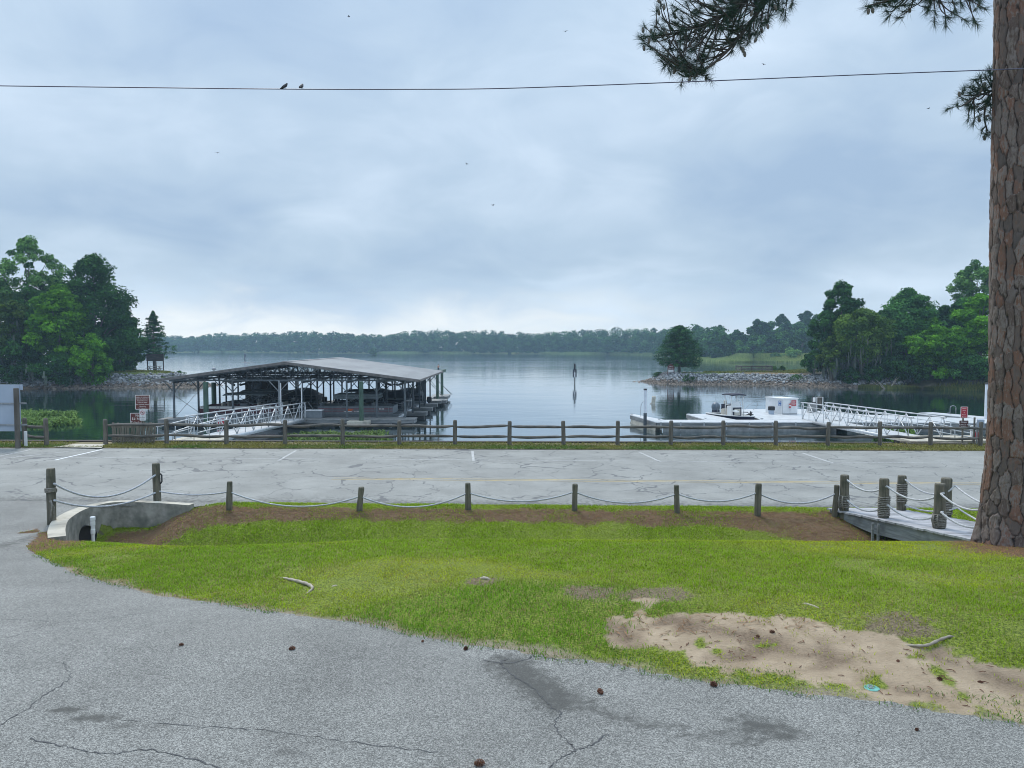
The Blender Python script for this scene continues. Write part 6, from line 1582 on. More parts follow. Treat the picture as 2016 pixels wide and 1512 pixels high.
# ================================================================ COVERED BOATHOUSE
BX0, BX1, BY0, BY1, ZE, ZR, XR, ZD = -23.75, -6.75, 51.7, 68.6, 2.22, 3.36, -15.35, -.5
def boathouse():
    root = thing('boathouse', 'covered boathouse with a low grey gabled metal roof on thin steel posts', 'boathouse', ((BX0 + BX1) / 2, 60, ZD))
    zr_ = lambda x: ZE + (ZR - ZE) * (1 - abs(x - XR) / ((XR - BX0) if x < XR else (BX1 - XR)))
    top, und = MB(), MB()
    for xa, xb in ((BX0 - .5, XR), (XR, BX1 + .5)):
        za, zb = zr_(xa), zr_(xb); za = za if xa < XR - 1 else ZR; zb = zb if xb > XR + 1 else ZR
        top.poly([(xa, BY0 - .3, za), (xb, BY0 - .3, zb), (xb, BY1 + .3, zb), (xa, BY1 + .3, za)], (0, 0, .05))
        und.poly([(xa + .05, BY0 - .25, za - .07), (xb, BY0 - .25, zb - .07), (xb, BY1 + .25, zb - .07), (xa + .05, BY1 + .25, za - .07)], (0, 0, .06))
        nn = 22
        for k in range(nn + 1):
            y = BY0 - .25 + (BY1 - BY0 + .5) * k / nn; top.beam((xa, y, za + .055), (xb, y, zb + .055), .022, .016)
        for t in (.5,):
            pass
    top.beam((XR, BY0 - .3, ZR + .05), (XR, BY1 + .3, ZR + .05), .35, .05)
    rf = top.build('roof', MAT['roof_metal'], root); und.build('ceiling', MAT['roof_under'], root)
    for xa, xb in ((BX0 - .5, XR), (XR, BX1 + .5)):
        za, zb = (zr_(xa), ZR) if xb == XR else (ZR, zr_(xb))
        MB().beam((xa, BY0 - .34, za - .05), (xb, BY0 - .34, zb - .05), .06, .17).build('fascia', MAT['fascia'], root)
    for x in (BX0 - .52, BX1 + .52): MB().beam((x, BY0 - .3, zr_(x) - .03), (x, BY1 + .3, zr_(x) - .03), .05, .13).build('fascia', MAT['fascia'], root)
    XS = [(p - 1008) / 1500 * 52.3 for p in (341, 457, 549, 594, 682, 741, 797)]
    YS = [52.3, 56.4, 60.5, 64.6, 68.3]
    for j, y in enumerate(YS):
        t = MB(); zc = ZE - .12
        t.beam((BX0 + .2, y, zc), (BX1 - .2, y, zc), .09, .12)
        for xa, xb in ((BX0 + .2, XR), (XR, BX1 - .2)): t.beam((xa, y, zr_(xa) - .16), (xb, y, zr_(xb) - .16), .08, .1)
        nn = 16; X_ = np.linspace(BX0 + .6, BX1 - .6, nn + 1)
        for k in range(nn):
            m_ = (X_[k] + X_[k + 1]) / 2
            t.beam((X_[k], y, zc), (X_[k], y, max(zc + .02, zr_(X_[k]) - .16)), .04, .04)
            a, b_ = (X_[k], X_[k + 1]) if X_[k] < XR else (X_[k + 1], X_[k])
            t.beam((a, y, max(zc + .02, zr_(a) - .16)), (b_, y, zc), .04, .04)
        t.build('roof_truss', MAT['steel_lit' if j == 0 else 'steel_dark'], root)  # front truss in the lit colour, trusses behind carry the roof shade in theirs
        for x in XS:
            cm = MB(); cm.box((x, y, (ZD + zc) / 2), (.11, .11, zc - ZD)); cm.beam((x + .05, y, zc - .75), (x + .7, y, zc - .03), .05, .05); cm.beam((x - .05, y, zc - .75), (x - .7, y, zc - .03), .05, .05)
            cm.build('column', MAT['steel_lit' if j == 0 and x != XS[2] else ('galv' if j == 0 else 'steel_dark')], root)  # front row coloured as lit, one column brightest; rows behind coloured as shaded
    # lengthwise lattice girders under the ridge and quarter points
    for x in (XR - 4.2, XR - 2.1, XR, XR + 2.1, XR + 4.2):
        t = MB(); z1 = zr_(x) - .14; z0 = ZE - .02; t.beam((x, BY0, z0), (x, BY1, z0), .05, .05); t.beam((x, BY0, z1), (x, BY1, z1), .05, .05)
        yy = np.linspace(BY0, BY1, 15)
        for k in range(14): t.beam((x, yy[k], z0 if k % 2 else z1), (x, yy[k + 1], z1 if k % 2 else z0), .035, .035)
        t.build('girder', MAT['steel_dark'], root)
    for x in XS:
        MB().beam((x, BY0 + .7, ZE - .25), (x, BY1 - .4, ZE - .25), .08, .14).build('eave_beam', MAT['steel_dark'], root)
    pl = MB()
    for k in range(7):
        x = BX0 + .6 + k * (XR - BX0 - .6) / 7; pl.beam((x, BY0 - .2, zr_(x) - .09), (x, BY1 + .2, zr_(x) - .09), .06, .07)
        x = BX1 - .6 - k * (BX1 - .6 - XR) / 7; pl.beam((x, BY0 - .2, zr_(x) - .09), (x, BY1 + .2, zr_(x) - .09), .06, .07)
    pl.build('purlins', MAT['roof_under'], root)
    # rod braces
    for i, ((xa, ya, za), (xb, yb, zb)) in enumerate((((XS[0], 52.3, 1.1), (XS[0] + .05, 56.4, ZD)), ((XS[0], 56.4, 1.1), (XS[0], 52.3, ZD)), ((XS[0], 60.5, 1.4), (XS[0], 64.6, ZD)), ((XS[1], 60.5, 1.6), (XS[1], 56.4, ZD)), ((XS[6], 52.3, ZD), (XS[6], 56.4, 1.5)), ((XS[6], 60.5, 1.8), (XS[6], 64.6, ZD)),
                                                       ((XS[1], 56.4, 1.2), (XS[2], 56.4, -.1)), ((XS[1], 56.4, -.1), (XS[2], 56.4, 1.2)), ((XS[3] + .4, 52.3, .6), (XS[3] + 1.2, 52.3, ZD)), ((XS[4], 60.5, ZD), (XS[5], 60.5, 1.8)), ((XS[5], 64.6, ZD), (XS[4], 64.6, 1.8)), ((XS[5], 64.6, ZD), (XS[6], 64.6, 1.8)))):
        MB().tube([(xa, ya, za), (xb, yb, zb)], .016, 5).build('brace_rod', MAT['galv'], root)
    # decks: front walk, spine and fingers
    def deck(x0, x1, y0, y1, nm='walkway'):
        MB().box(((x0 + x1) / 2, (y0 + y1) / 2, ZD - .03), (x1 - x0, y1 - y0, .06)).build(nm, MAT['old_deck'], root)
        MB().box(((x0 + x1) / 2, (y0 + y1) / 2, ZD - .17), (x1 - x0 - .04, y1 - y0 - .04, .22)).build('walkway_frame', MAT['dock_side'], root)
        fb = MB(); n = max(1, int((x1 - x0) / 1.6)); m = max(1, int((y1 - y0) / 2.2))
        for i in range(n):
            for k in range(m):
                fb.box((x0 + (x1 - x0) * (i + .5) / n, y0 + (y1 - y0) * (k + .5) / m, -.93), ((x1 - x0) / n * .78, min(1.6, (y1 - y0) / m * .86), .36), bev=.06)
        fb.build('floats', MAT['float_black'], root)
    deck(-24.0, -6.6, 51.4, 52.95); deck(-16.1, -14.3, 52.97, 69.2)
    for y in (57.0, 61.0, 65.0, 68.6):
        deck(-23.2, -16.12, y, y + .8, 'finger'); deck(-14.28, -6.4, y, y + .8, 'finger')
    # white conduit posts by the gangway
    for px in (551, 592): 
        x = (px - 1008) / 1500 * 51.6; MB().tube([(x, 51.7, ZD), (x, 51.7, 1.95)], .035, 8).build('conduit', MAT['white_plastic'], root)
    mb = MB(); x, y = (421 - 1008) / 1500 * 58, 58.0; mb.ell((x, y, zr_(x) + .34), (.16, .16, .13), 10, 6); mb.tube([(x, y, zr_(x)), (x, y, zr_(x) + .3)], .03, 6); mb.build('roof_lamp', MAT['galv'], root)
    xl = (487 - 1008) / 1500 * 60; z0 = zr_(xl)
    mb = MB(); mb.tube([(xl, 60, z0), (xl, 60, z0 + .5)], .012, 5); mb.tube([(xl - .5, 60, z0 + .55), (xl + .55, 60, z0 + .5)], .012, 5); mb.tube([(xl - .3, 60, z0 + .68), (xl + .2, 60, z0 + .4)], .012, 5); mb.build('antenna', MAT['galv'], root)
    # collar round the front pile
    p = onz(706, 829, ZD - .12); MB().box((p[0] + .1, 51.0, ZD - .18), (1.45, .9, .26), bev=.03).build('pile_collar', MAT['concrete_top'], root)
    # far right extension beyond the roof end
    deck(-8.2, -6.0, 69.3, 71.2, 'outrigger'); deck(-8.0, -6.3, 74.6, 78.0, 'outrigger'); deck(-8.6, -7.6, 71.22, 74.58, 'outrigger')
    MB().beam((-7.4, 68.6, 1.95), (-6.8, 77.2, 1.95), .2, .28).build('tie_beam', MAT['green_pile'], root)
    for a, b_ in (((-7.2, 68.6, 1.9), (-6.2, 77.6, -.5)), ((-7.1, 68.6, 1.7), (-6.1, 77.6, -.5)), ((-7.4, 66, 1.9), (-6.2, 70.9, -.5)), ((-7.4, 65.5, 1.7), (-6.3, 70.9, -.5))): MB().tube([a, b_], .02, 5).build('brace_cable', MAT['steel_dark'], root)
    return root
boathouse()
def pile(name, label, px, y, ptop, r, mat, group=None, cap=True, z0=-2.4):
    x = (px - 1008) / 1500 * y; zt = atd(px, ptop, y)[2]; mb = MB()
    mb.tube([(0, 0, z0 - ZW), (0, 0, zt - ZW - .03), (0, 0, zt - ZW)], [r, r * .96, r * .9], 16); root = thing(name, label, 'pile', (x, y, ZW), 0, group); mb.build('shaft', MAT[mat], root, local=True, smooth=False)
    if cap: MB().lathe((0, 0, zt - ZW + .002), [(r * 1.12, 0), (r * 1.12, .06), (r * .7, .1)], 14).build('cap', MAT['black' if mat == 'pile_white' else mat], root, local=True)
    return root
GG = 'green mooring piles of the boathouse'
pile('mooring_pile', 'thick green mooring pile under the left front of the boathouse roof', 404, 51.05, 752, .17, 'green_pile', GG, False)
pile('mooring_pile', 'green mooring pile behind the left front one, half lit', 420, 60.2, 753, .19, 'green_pile', GG, False)
pile('mooring_pile', 'green mooring pile with a pale collar in front of the red striped pontoon boat', 710.5, 51.05, 751, .155, 'green_pile', GG, False)
pile('mooring_pile', 'green mooring pile at the right end of the boathouse below the figurine', 861, 71.6, 738, .14, 'green_pile', GG)
pile('mooring_pile', 'tallest green mooring pile farthest right of the boathouse', 870, 77.4, 733.5, .15, 'green_pile', GG)
pile('mooring_pile', 'dark pile in the shade inside the right side of the boathouse', 823, 66.2, 752, .2, 'steel_dark', None, False)
pile('mooring_pile', 'second dark pile in the shade inside the right side of the boathouse', 831, 69.2, 750, .2, 'steel_dark', None, False)
# little painted figure on the tie beam
b0 = atd(863, 733, 72.6); b0[2] = 2.095
fg = thing('figurine', 'small painted standing figure with one arm out on top of the boathouse beam', 'figurine', b0)
mb = MB(); mb.tube([(0, 0, .26), (0, 0, .34), (0, 0, .44), (0, 0, .475), (0, 0, .5), (0, 0, .55), (0, 0, .59)], [.06, .062, .07, .03, .035, .045, .02], 10); mb.tube([(.05, 0, .43), (.12, 0, .37), (.2, 0, .38)], [.025, .02, .014], 6); mb.tube([(-.05, 0, .43), (-.09, 0, .36), (-.05, 0, .3)], [.025, .02, .014], 6); mb.build('body', MAT['skin'], fg, local=True, smooth=True)
mb = MB()
for s in (-1, 1): mb.tube([(s * .035, 0, .0), (s * .035, 0, .14), (s * .03, 0, .28)], [.03, .03, .042], 8)
mb.build('trousers', MAT['navy'], fg, local=True); MB().ell((0, 0, .585), (.05, .05, .03), 10, 6).build('hat', MAT['black'], fg, local=True)

# ---- storage locker
lk = thing('storage_locker', 'dark boarded storage locker under the left half of the boathouse roof', 'locker', (-20.3, 63.0, ZD))
MB().box((0, 0, 1.15), (3.0, 1.7, 2.3)).build('wall', MAT['dark_timber'], lk, local=True); MB().box((0, 0, 2.34), (3.2, 1.9, .08)).build('roof', MAT['steel_dark'], lk, local=True); MB().box((-.6, -.87, 1.0), (.85, .05, 1.95)).build('door', MAT['steel_dark'], lk, local=True)

for i, (x_, y_, w_, lab) in enumerate(((-13.6, 52.4, 1.1, 'pale dock box on the front walkway of the boathouse by the gangway end'), (-9.9, 57.4, .9, 'small pale dock box on the finger behind the red striped boat'), (-18.0, 57.4, 1.0, 'pale dock box on the left finger behind the maroon boat'), (-8.6, 61.4, 1.0, 'grey dock box farthest back on the right fingers'))):
    db = thing('dock_box', lab, 'dock box', (x_, y_, ZD), 0, 'dock boxes of the boathouse')
    MB().box((0, 0, .26), (w_, .5, .5), bev=.03).build('body', MAT['boat_grey'], db, local=True); MB().box((0, 0, .54), (w_ + .06, .56, .07), bev=.02).build('lid', MAT['sign_white'], db, local=True)
for i, (x_, y_, lab) in enumerate(((-8.9, 58.6, 'dark boat lift frame over the second boat on the right side'), (-8.6, 63.2, 'dark boat lift frame over the covered boat on the right side'), (-20.8, 58.8, 'dark boat lift frame over the second boat on the left side'))):
    lf_ = thing('boat_lift', lab, 'boat lift', (x_, y_, ZD), 0, 'boat lifts under the boathouse roof')
    for s in (-1, 1): MB().box((s * 1.3, 0, 1.2), (.1, .1, 2.4)).build('post', MAT['steel_dark'], lf_, local=True)
    MB().beam((-1.5, 0, 2.25), (1.5, 0, 2.45), .16, .2).build('crossbeam', MAT['steel_dark'], lf_, local=True)
    for s in (-1, 1): MB().beam((s * 1.3, -.0, 2.3), (s * .2, -1.2, 2.0), .1, .14).build('arm', MAT['steel_dark'], lf_, local=True); MB().tube([(s * .6, -.4, 2.2), (s * .6, -.4, .9)], .015, 5).build('hoist_cable', MAT['steel_dark'], lf_, local=True)
# ---- pontoon boats
def pontoon_boat(label, x, y, L, flip, side, stripe, canopy, seats, mark=False, group=None, cover=False):
    root = thing('pontoon_boat', label, 'boat', (x, y, ZW), math.pi if flip else 0, group)     # bow towards +x when not flipped
    h = L / 2
    for s in (-1, 1):
        mb = MB(); mb.tube([(-h, s * .85, .22), (h - .9, s * .85, .22), (h - .3, s * .85, .3), (h, s * .85, .45)], [.3, .3, .22, .04], 12); mb.build('pontoon', MAT['aluminium'], root, local=True, smooth=True)
    MB().box((0, 0, .57), (L - .25, 2.3, .09)).build('deck', MAT['boat_grey'], root, local=True)
    x0, x1 = -h + .25, h - .55
    for s in (-1, 1):
        mb = MB(); mb.box(((x0 + x1) / 2, s * 1.12, .92), (x1 - x0, .03, .52)); pn = mb.build('side_panel', MAT[side], root, local=True)
        mb = MB()
        for z, hh in stripe[1]: mb.box(((x0 + x1) / 2, s * 1.138, z), (x1 - x0 - .04, .008, hh))
        mb.build('stripe', MAT[stripe[0]], pn, local=True)
        if mark and s == (1 if flip else -1):
            k = -1 if flip else 1
            mb = MB(); mb.poly([(-.75 * k, s * 1.146, .99), (-.35 * k, s * 1.146, .99), (-.28 * k, s * 1.146, .92), (-.5 * k, s * 1.146, .86), (-.75 * k, s * 1.146, .86)], (0, s * .006, 0)); mb.build('emblem', MAT['orange'], pn, local=True)
            mb = MB(); mb.poly([(-1.0 * k, s * 1.146, .84), (-.45 * k, s * 1.146, .84), (-.35 * k, s * 1.146, .79), (-.9 * k, s * 1.146, .77)], (0, s * .006, 0)); 
            for q in range(5): mb.box(((.1 + .09 * q) * k - .3 * k, s * 1.148, .82), (.05, .006, .07))
            for q in range(4): mb.box(((1.55 + .1 * q) * k, s * 1.148, 1.0), (.06, .006, .09))
            mb.build('lettering', MAT['ink_white'], pn, local=True)
    for xx in (x0, x1): MB().box((xx, 0, .92), (.03, 2.2, .52)).build('end_panel', MAT[side], root, local=True)
    mb = MB()
    for s in (-1, 1):
        for z in (.66, 1.2): mb.tube([(x0, s * 1.155, z), (x1 - .5, s * 1.155, z), (x1, s * (1.155 if z < 1 else 1.155), z - (.14 if z > 1 else 0))], .02, 6)
        for q in range(6): xx = x0 + (x1 - x0 - .3) * q / 5; mb.tube([(xx, s * 1.16, .6), (xx, s * 1.16, 1.2)], .018, 6)
        mb.tube([(x1 - .9, s * 1.16, .62), (x1 - 1.25, s * 1.16, 1.2)], .014, 5)
    for xx in (x0, x1): mb.tube([(xx, -1.15, 1.2 if xx == x0 else 1.06), (xx, 1.15, 1.2 if xx == x0 else 1.06)], .02, 6)
    mb.build('rail', MAT['galv'], root, local=True, smooth=True)
    if not cover:
        MB().box((-.2, .35, .98), (.55, .6, .74), bev=.05).build('console', MAT['boat_grey'], root, local=True)
        ring = [(-.52 + .03 * math.sin(a), .35 + .17 * math.cos(a), 1.3 + .17 * math.sin(a)) for a in np.linspace(0, 6.283, 15)]; MB().tube(ring, .014, 5).build('steering_wheel', MAT['black'], root, local=True)
        for xx, yy, w, d_ in ((-1.0, .35, .55, .55), (-h + .75, -.35, .75, 1.3), (h - 1.5, .6, 1.2, .6), (h - 1.5, -.6, 1.2, .6)):
            st_ = MB().box((xx, yy, .86), (w, d_, .42), bev=.05).build('seat', MAT[seats], root, local=True); MB().box((xx - w / 2 + .06, yy, 1.2), (.14, d_, .42), bev=.05).build('seat_back', MAT[seats], st_, local=True)
    else:
        V = []; F = []; nx_, ny_ = 14, 8
        for i in range(nx_ + 1):
            for k in range(ny_ + 1):
                u, v = i / nx_, k / ny_ * 2 - 1
                V.append((x0 + (x1 - x0) * u, v * 1.18, 1.2 + (.55 + .18 * math.sin(u * 9)) * (1 - abs(v) ** 1.6) * (math.sin(math.pi * min(1, max(0, u)) ) ** .35)))
        for i in range(nx_):
            for k in range(ny_): q = i * (ny_ + 1) + k; F.append([q, q + 1, q + ny_ + 2, q + ny_ + 1])
        npmesh('boat_cover', V, F, MAT[cover], root, local=True, smooth=True)
    if canopy:
        kind, ct = canopy
        if kind == 'boot':
            mb = MB(); mb.box((-.15, 0, 1.95), (3.1, 2.1, .17), bev=.05); mb.box((-.15, 0, 1.79), (3.2, 2.2, .2), bev=.06); mb.build('folded_canopy', MAT[ct], root, local=True)
        else:
            V = []; F = []
            for i in range(9):
                for k in range(9): u, v = i / 8 * 2 - 1, k / 8 * 2 - 1; V.append((-.4 + u * 1.5, v * 1.15, 2.08 - .1 * v * v - .05 * u * u))
            for i in range(8):
                for k in range(8): q = i * 9 + k; F.append([q, q + 1, q + 10, q + 9])
            o = npmesh('canopy', V, F, MAT[ct], root, local=True, smooth=True); sd = o.modifiers.new('thick', 'SOLIDIFY'); sd.thickness = .05
        mb = MB()
        for s in (-1, 1):
            mb.tube([(-1.3, s * 1.1, 1.15), (.2, s * 1.1, 2.0)], .016, 5); mb.tube([(-1.3, s * 1.1, 1.15), (-1.5, s * 1.1, 1.95)], .016, 5); mb.tube([(.9, s * 1.1, 1.15), (-.3, s * 1.1, 2.0)], .014, 5)
        mb.build('canopy_frame', MAT['galv'], root, local=True)
    ob = MB().box((-h - .22, 0, .75), (.42, .36, .5), bev=.1).build('outboard_motor', MAT['black'], root, local=True); MB().box((-h - .18, 0, .2), (.16, .1, .8)).build('motor_leg', MAT['black'], ob, local=True)
    return root
BG = 'pontoon boats moored under the boathouse roof'
pontoon_boat('grey pontoon boat with a red stripe, orange emblem and folded canopy, nearest on the right', -10.95, 55.0, 6.1, False, 'boat_grey', ('boat_red', [(.93, .035), (.80, .03), (1.02, .03)]), ('boot', 'canvas_grey'), 'boat_grey', True, BG)
pontoon_boat('maroon pontoon boat with tan seats nearest on the left behind the gangway', -19.4, 55.0, 6.6, True, 'boat_maroon', ('ink_white', [(1.1, .16)]), ('top', 'canvas_grey'), 'seat_tan', False, BG)
pontoon_boat('dark pontoon boat with an open canopy second on the right side', -10.9, 59.0, 6.0, False, 'canvas_black', ('boat_grey', [(.95, .05)]), ('top', 'canvas_black'), 'canvas_black', False, BG)
pontoon_boat('pontoon boat under a black cover third on the right side', -10.7, 63.0, 6.0, False, 'boat_grey', ('canvas_black', [(.95, .2)]), None, 'canvas_black', False, BG, 'canvas_black')
pontoon_boat('pontoon boat under a dark grey cover farthest on the right side', -10.4, 66.9, 5.8, True, 'canvas_black', ('boat_grey', [(.95, .05)]), None, 'canvas_black', False, BG, 'steel_dark')
pontoon_boat('dark pontoon boat with raised dark canopy second on the left side', -19.6, 59.0, 6.0, True, 'canvas_black', ('boat_grey', [(1.0, .08)]), ('top', 'canvas_grey'), 'boat_grey', False, BG)
pontoon_boat('pontoon boat under a black cover farthest on the left side', -19.7, 66.9, 6.0, True, 'canvas_black', ('boat_grey', [(.95, .05)]), None, 'canvas_black', False, BG, 'canvas_black')

# ================================================================ OPEN DOCK ON THE RIGHT
DZ = -.40
def dpoly(*pp): return [onz(a, b, DZ) for a, b in pp]
dock = thing('floating_dock', 'pale grey floating dock with two narrow fingers and a wide platform', 'dock', (16, 53, ZW))
def dk(pts, name):
    P = [np.array(p) for p in pts]; c = sum(P) / len(P)
    mb = MB(); mb.poly([(p[0], p[1], DZ - .05) for p in P], (0, 0, .05)); mb.build(name, MAT['dock_deck'], dock)
    ins = [c + (p - c) * .996 for p in P]; mb = MB(); mb.poly([(p[0], p[1], DZ - .30) for p in ins], (0, 0, .245)); mb.build('frame', MAT['dock_side'], dock)
    ins = [c + (p - c) * .93 for p in P]; mb = MB(); mb.poly([(p[0], p[1], DZ - .78) for p in ins], (0, 0, .46)); mb.build('float', MAT['float_tan' if name == 'finger' else 'old_deck'], dock)
dk(dpoly((1292, 831.4), (1660, 831.4), (1645, 826.4), (1306, 826.4)), 'front_walk')
dk(dpoly((1240, 816.2), (1248, 815.2), (1306, 826.2), (1292, 831.2)), 'finger')
dk(dpoly((1351, 815), (1389, 814.8), (1449, 826.2), (1388, 826.2)), 'finger')
dk(dpoly((1444, 805.5), (1602, 805.5), (1632, 826.2), (1497, 826.2)), 'platform')
dk(dpoly((1603, 808), (1700, 816), (1960, 825), (1960, 833), (1662, 831), (1634, 826)), 'side_walk')
dk(dpoly((1808, 812.5), (1836, 811.5), (1962, 822), (1962, 824.8), (1925, 823.6)), 'finger')
mb = MB()
for i, px in enumerate((1244, 1258, 1272)): a = onz(px, 819 + i * 3.2, -.72); b_ = onz(px + 11, 821.5 + i * 3.2, -.72); mb.tube([a, b_], .17, 10)
mb.build('float_tube', MAT['float_tan'], dock)
mb = MB()
for px in (1301, 1340, 1386, 1430, 1475, 1520, 1566): p = onz(px, 832, DZ); mb.box((p[0], p[1] - .06, -.62), (.07, .08, .5))
mb.build('brackets', MAT['galv'], dock)
def cleat(px, py):
    p = onz(px, py, DZ); mb = MB(); mb.tube([p + [-.1, 0, .06], p + [.1, 0, .06]], .018, 6); mb.tube([p + [-.03, 0, 0], p + [-.03, 0, .06]], .015, 6); mb.tube([p + [.03, 0, 0], p + [.03, 0, .06]], .015, 6); mb.build('cleat', MAT['galv'], dock)
for q in ((1500, 825.5), (1389, 824.8), (1356, 815.5), (1480, 813), (1244, 816.5), (1298, 827), (1868, 814.5), (1710, 818.5)): cleat(*q)
pile('white_pile', 'tall white pile with a dark foot at the left corner of the open dock', 1271, 50.0, 768, .105, 'pile_white', None)
MB().lathe((0, 0, 0), [(.112, -1.2), (.112, 1.05), (.106, 1.06)], 16).build('dark_sleeve', MAT['steel_dark'], [o for o in bpy.data.objects if o.name == 'white_pile'][0], local=True)
pile('white_pile', 'thick white pile beside the big pine trunk at the right end of the dock', 1946, 50.6, 756.5, .16, 'pile_white', None)
def hook():
    p = onz(1261.5, 820, DZ); mb = MB(); h = 1.05
    mb.tube(catmull([(0, 0, 0), (0, 0, h * .6), (.05, 0, h * .82), (.14, 0, h * .95), (.24, 0, h)], 6), .018, 7); o = mb.build('hook_rail', MAT['galv'], smooth=True); o.location = p; tag(o, 'thin hooked grey rail by the left white pile on the dock finger', 'rail')
hook()
p = onz(1876, 815.5, DZ); mb = MB(); mb.tube([(-.21, 0, 0), (-.21, 0, .45)] + [(-.21 * math.cos(a), 0, .45 + .16 * math.sin(a)) for a in np.linspace(0.01, math.pi, 9)] + [(.21, 0, .45), (.21, 0, 0)], .022, 7); o = mb.build('ladder_rail', MAT['galv'], smooth=True); o.location = p; tag(o, 'arched grey ladder rail on the far right dock finger', 'ladder rail')

# ---- white cabinet, bin, kiosk
c0 = onz(1539, 815.8, DZ)
cb_ = thing('utility_cabinet', 'white boxy utility cabinet with blue and red notices standing on the dock', 'cabinet', c0)
A = np.array([0, 0, 0.]); rt = np.array([1.16, .12, 0]); lf = np.array([-.62, 1.6, 0]); Hh = 1.10
mb = MB(); mb.poly([A, A + rt, A + rt + lf, A + lf], (0, 0, Hh)); mb.build('body', MAT['sign_white'], cb_, local=True)
mb = MB(); o_ = np.array([-.05, -.05, Hh + .003]); mb.poly([A + o_, A + rt + [.05, -.05, Hh + .003], A + rt + lf + [.05, .05, Hh + .003], A + lf + [-.05, .05, Hh + .003]], (0, 0, .05)); mb.build('lid', MAT['white_plastic'], cb_, local=True)
ru = rt / np.linalg.norm(rt); lu = lf / np.linalg.norm(lf); rn = np.array([ru[1], -ru[0], 0]); ln_ = np.array([-lu[1], lu[0], 0])
def onface(u, nrm, a0, a1, z0, z1, name, mat, parent=cb_, d=.004, th=.01):
    mb = MB(); q = nrm * d; mb.poly([u * a0 + q + [0, 0, z0], u * a1 + q + [0, 0, z0], u * a1 + q + [0, 0, z1], u * a0 + q + [0, 0, z1]], nrm * th); return mb.build(name, MAT[mat], parent, local=True)
n_ = onface(ru, rn, .70, 1.06, .60, 1.0, 'red_notice', 'sign_red')
for k, (a0, a1, z) in enumerate(((.76, 1.0, .92), (.76, .98, .85), (.74, 1.02, .78), (.74, 1.02, .72), (.76, .98, .66))): onface(ru, rn, a0, a1, z, z + .022, 'lettering', 'ink_white', n_, .016, .003)
n_ = onface(lu, ln_, .06, .34, .58, .96, 'blue_notice', 'sign_blue')
for z in (.84, .62): onface(lu, ln_, .12, .27, z, z + .07, 'symbol', 'ink_white', n_, .016, .003)
mb = MB()
for a in (.05, .60): mb.poly([ru * a + rn * .003 + [0, 0, .04], ru * (a + .02) + rn * .003 + [0, 0, .04], ru * (a + .02) + rn * .003 + [0, 0, 1.04], ru * a + rn * .003 + [0, 0, 1.04]], rn * .006)
mb.build('door_seam', MAT['galv'], cb_, local=True)
onface(ru, rn, .05, 1.12, -.0, .05, 'plinth', 'steel_dark')
q = c0 + ru * .57 + rn * .09 + np.array([0, 0, .46]); fe = thing('fire_extinguisher', 'small red fire extinguisher hung on the front of the white cabinet', 'fire extinguisher', q)
MB().lathe((0, 0, 0), [(.055, 0), (.062, .02), (.062, .26), (.03, .31), (.02, .34)], 12).build('cylinder', MAT['red_paint'], fe, local=True); MB().lathe((0, 0, .12), [(.064, 0), (.064, .1)], 12).build('band', MAT['ink_white'], fe, local=True); MB().box((0, -.02, .36), (.04, .1, .04)).build('handle', MAT['black'], fe, local=True)
q = onz(1518.5, 815.4, DZ); tb = thing('litter_bin', 'grey litter bin with a black hood left of the white cabinet', 'litter bin', q)
MB().lathe((0, 0, 0), [(.19, 0), (.21, .30), (.215, .31)], 16).build('body', MAT['sign_back'], tb, local=True); MB().lathe((0, 0, 0), [(.235, .29), (.24, .34), (.235, .52), (.20, .565), (.12, .575)], 16).build('hood', MAT['black'], tb, local=True)
q = onz(1606, 812, DZ); ks = thing('dispenser_stand', 'tan stand with a black framed white notice at the dock end of the gangway', 'stand', q)
MB().box((-.25, 0, .34), (.55, .5, .72), bev=.02).build('cabinet', MAT['old_deck'], ks, local=True); MB().box((.28, .1, .85), (.36, .08, .62)).build('back_panel', MAT['treebark'], ks, local=True)
mb = MB(); mb.tube([(.06, 0, 0), (.06, 0, 1.12), (.5, 0, 1.12), (.5, 0, 0)], .03, 7); mb.build('frame', MAT['white_plastic'], ks, local=True)
p_ = MB().box((-.17, -.06, .93), (.30, .04, .44)).build('notice', MAT['black'], ks, local=True); MB().box((-.17, -.085, .94), (.2, .012, .34)).build('sheet', MAT['ink_white'], p_, local=True)
MB().ell((.3, 0, .42), (.15, .12, .1), 10, 6).build('hose_reel', MAT['black'], ks, local=True)

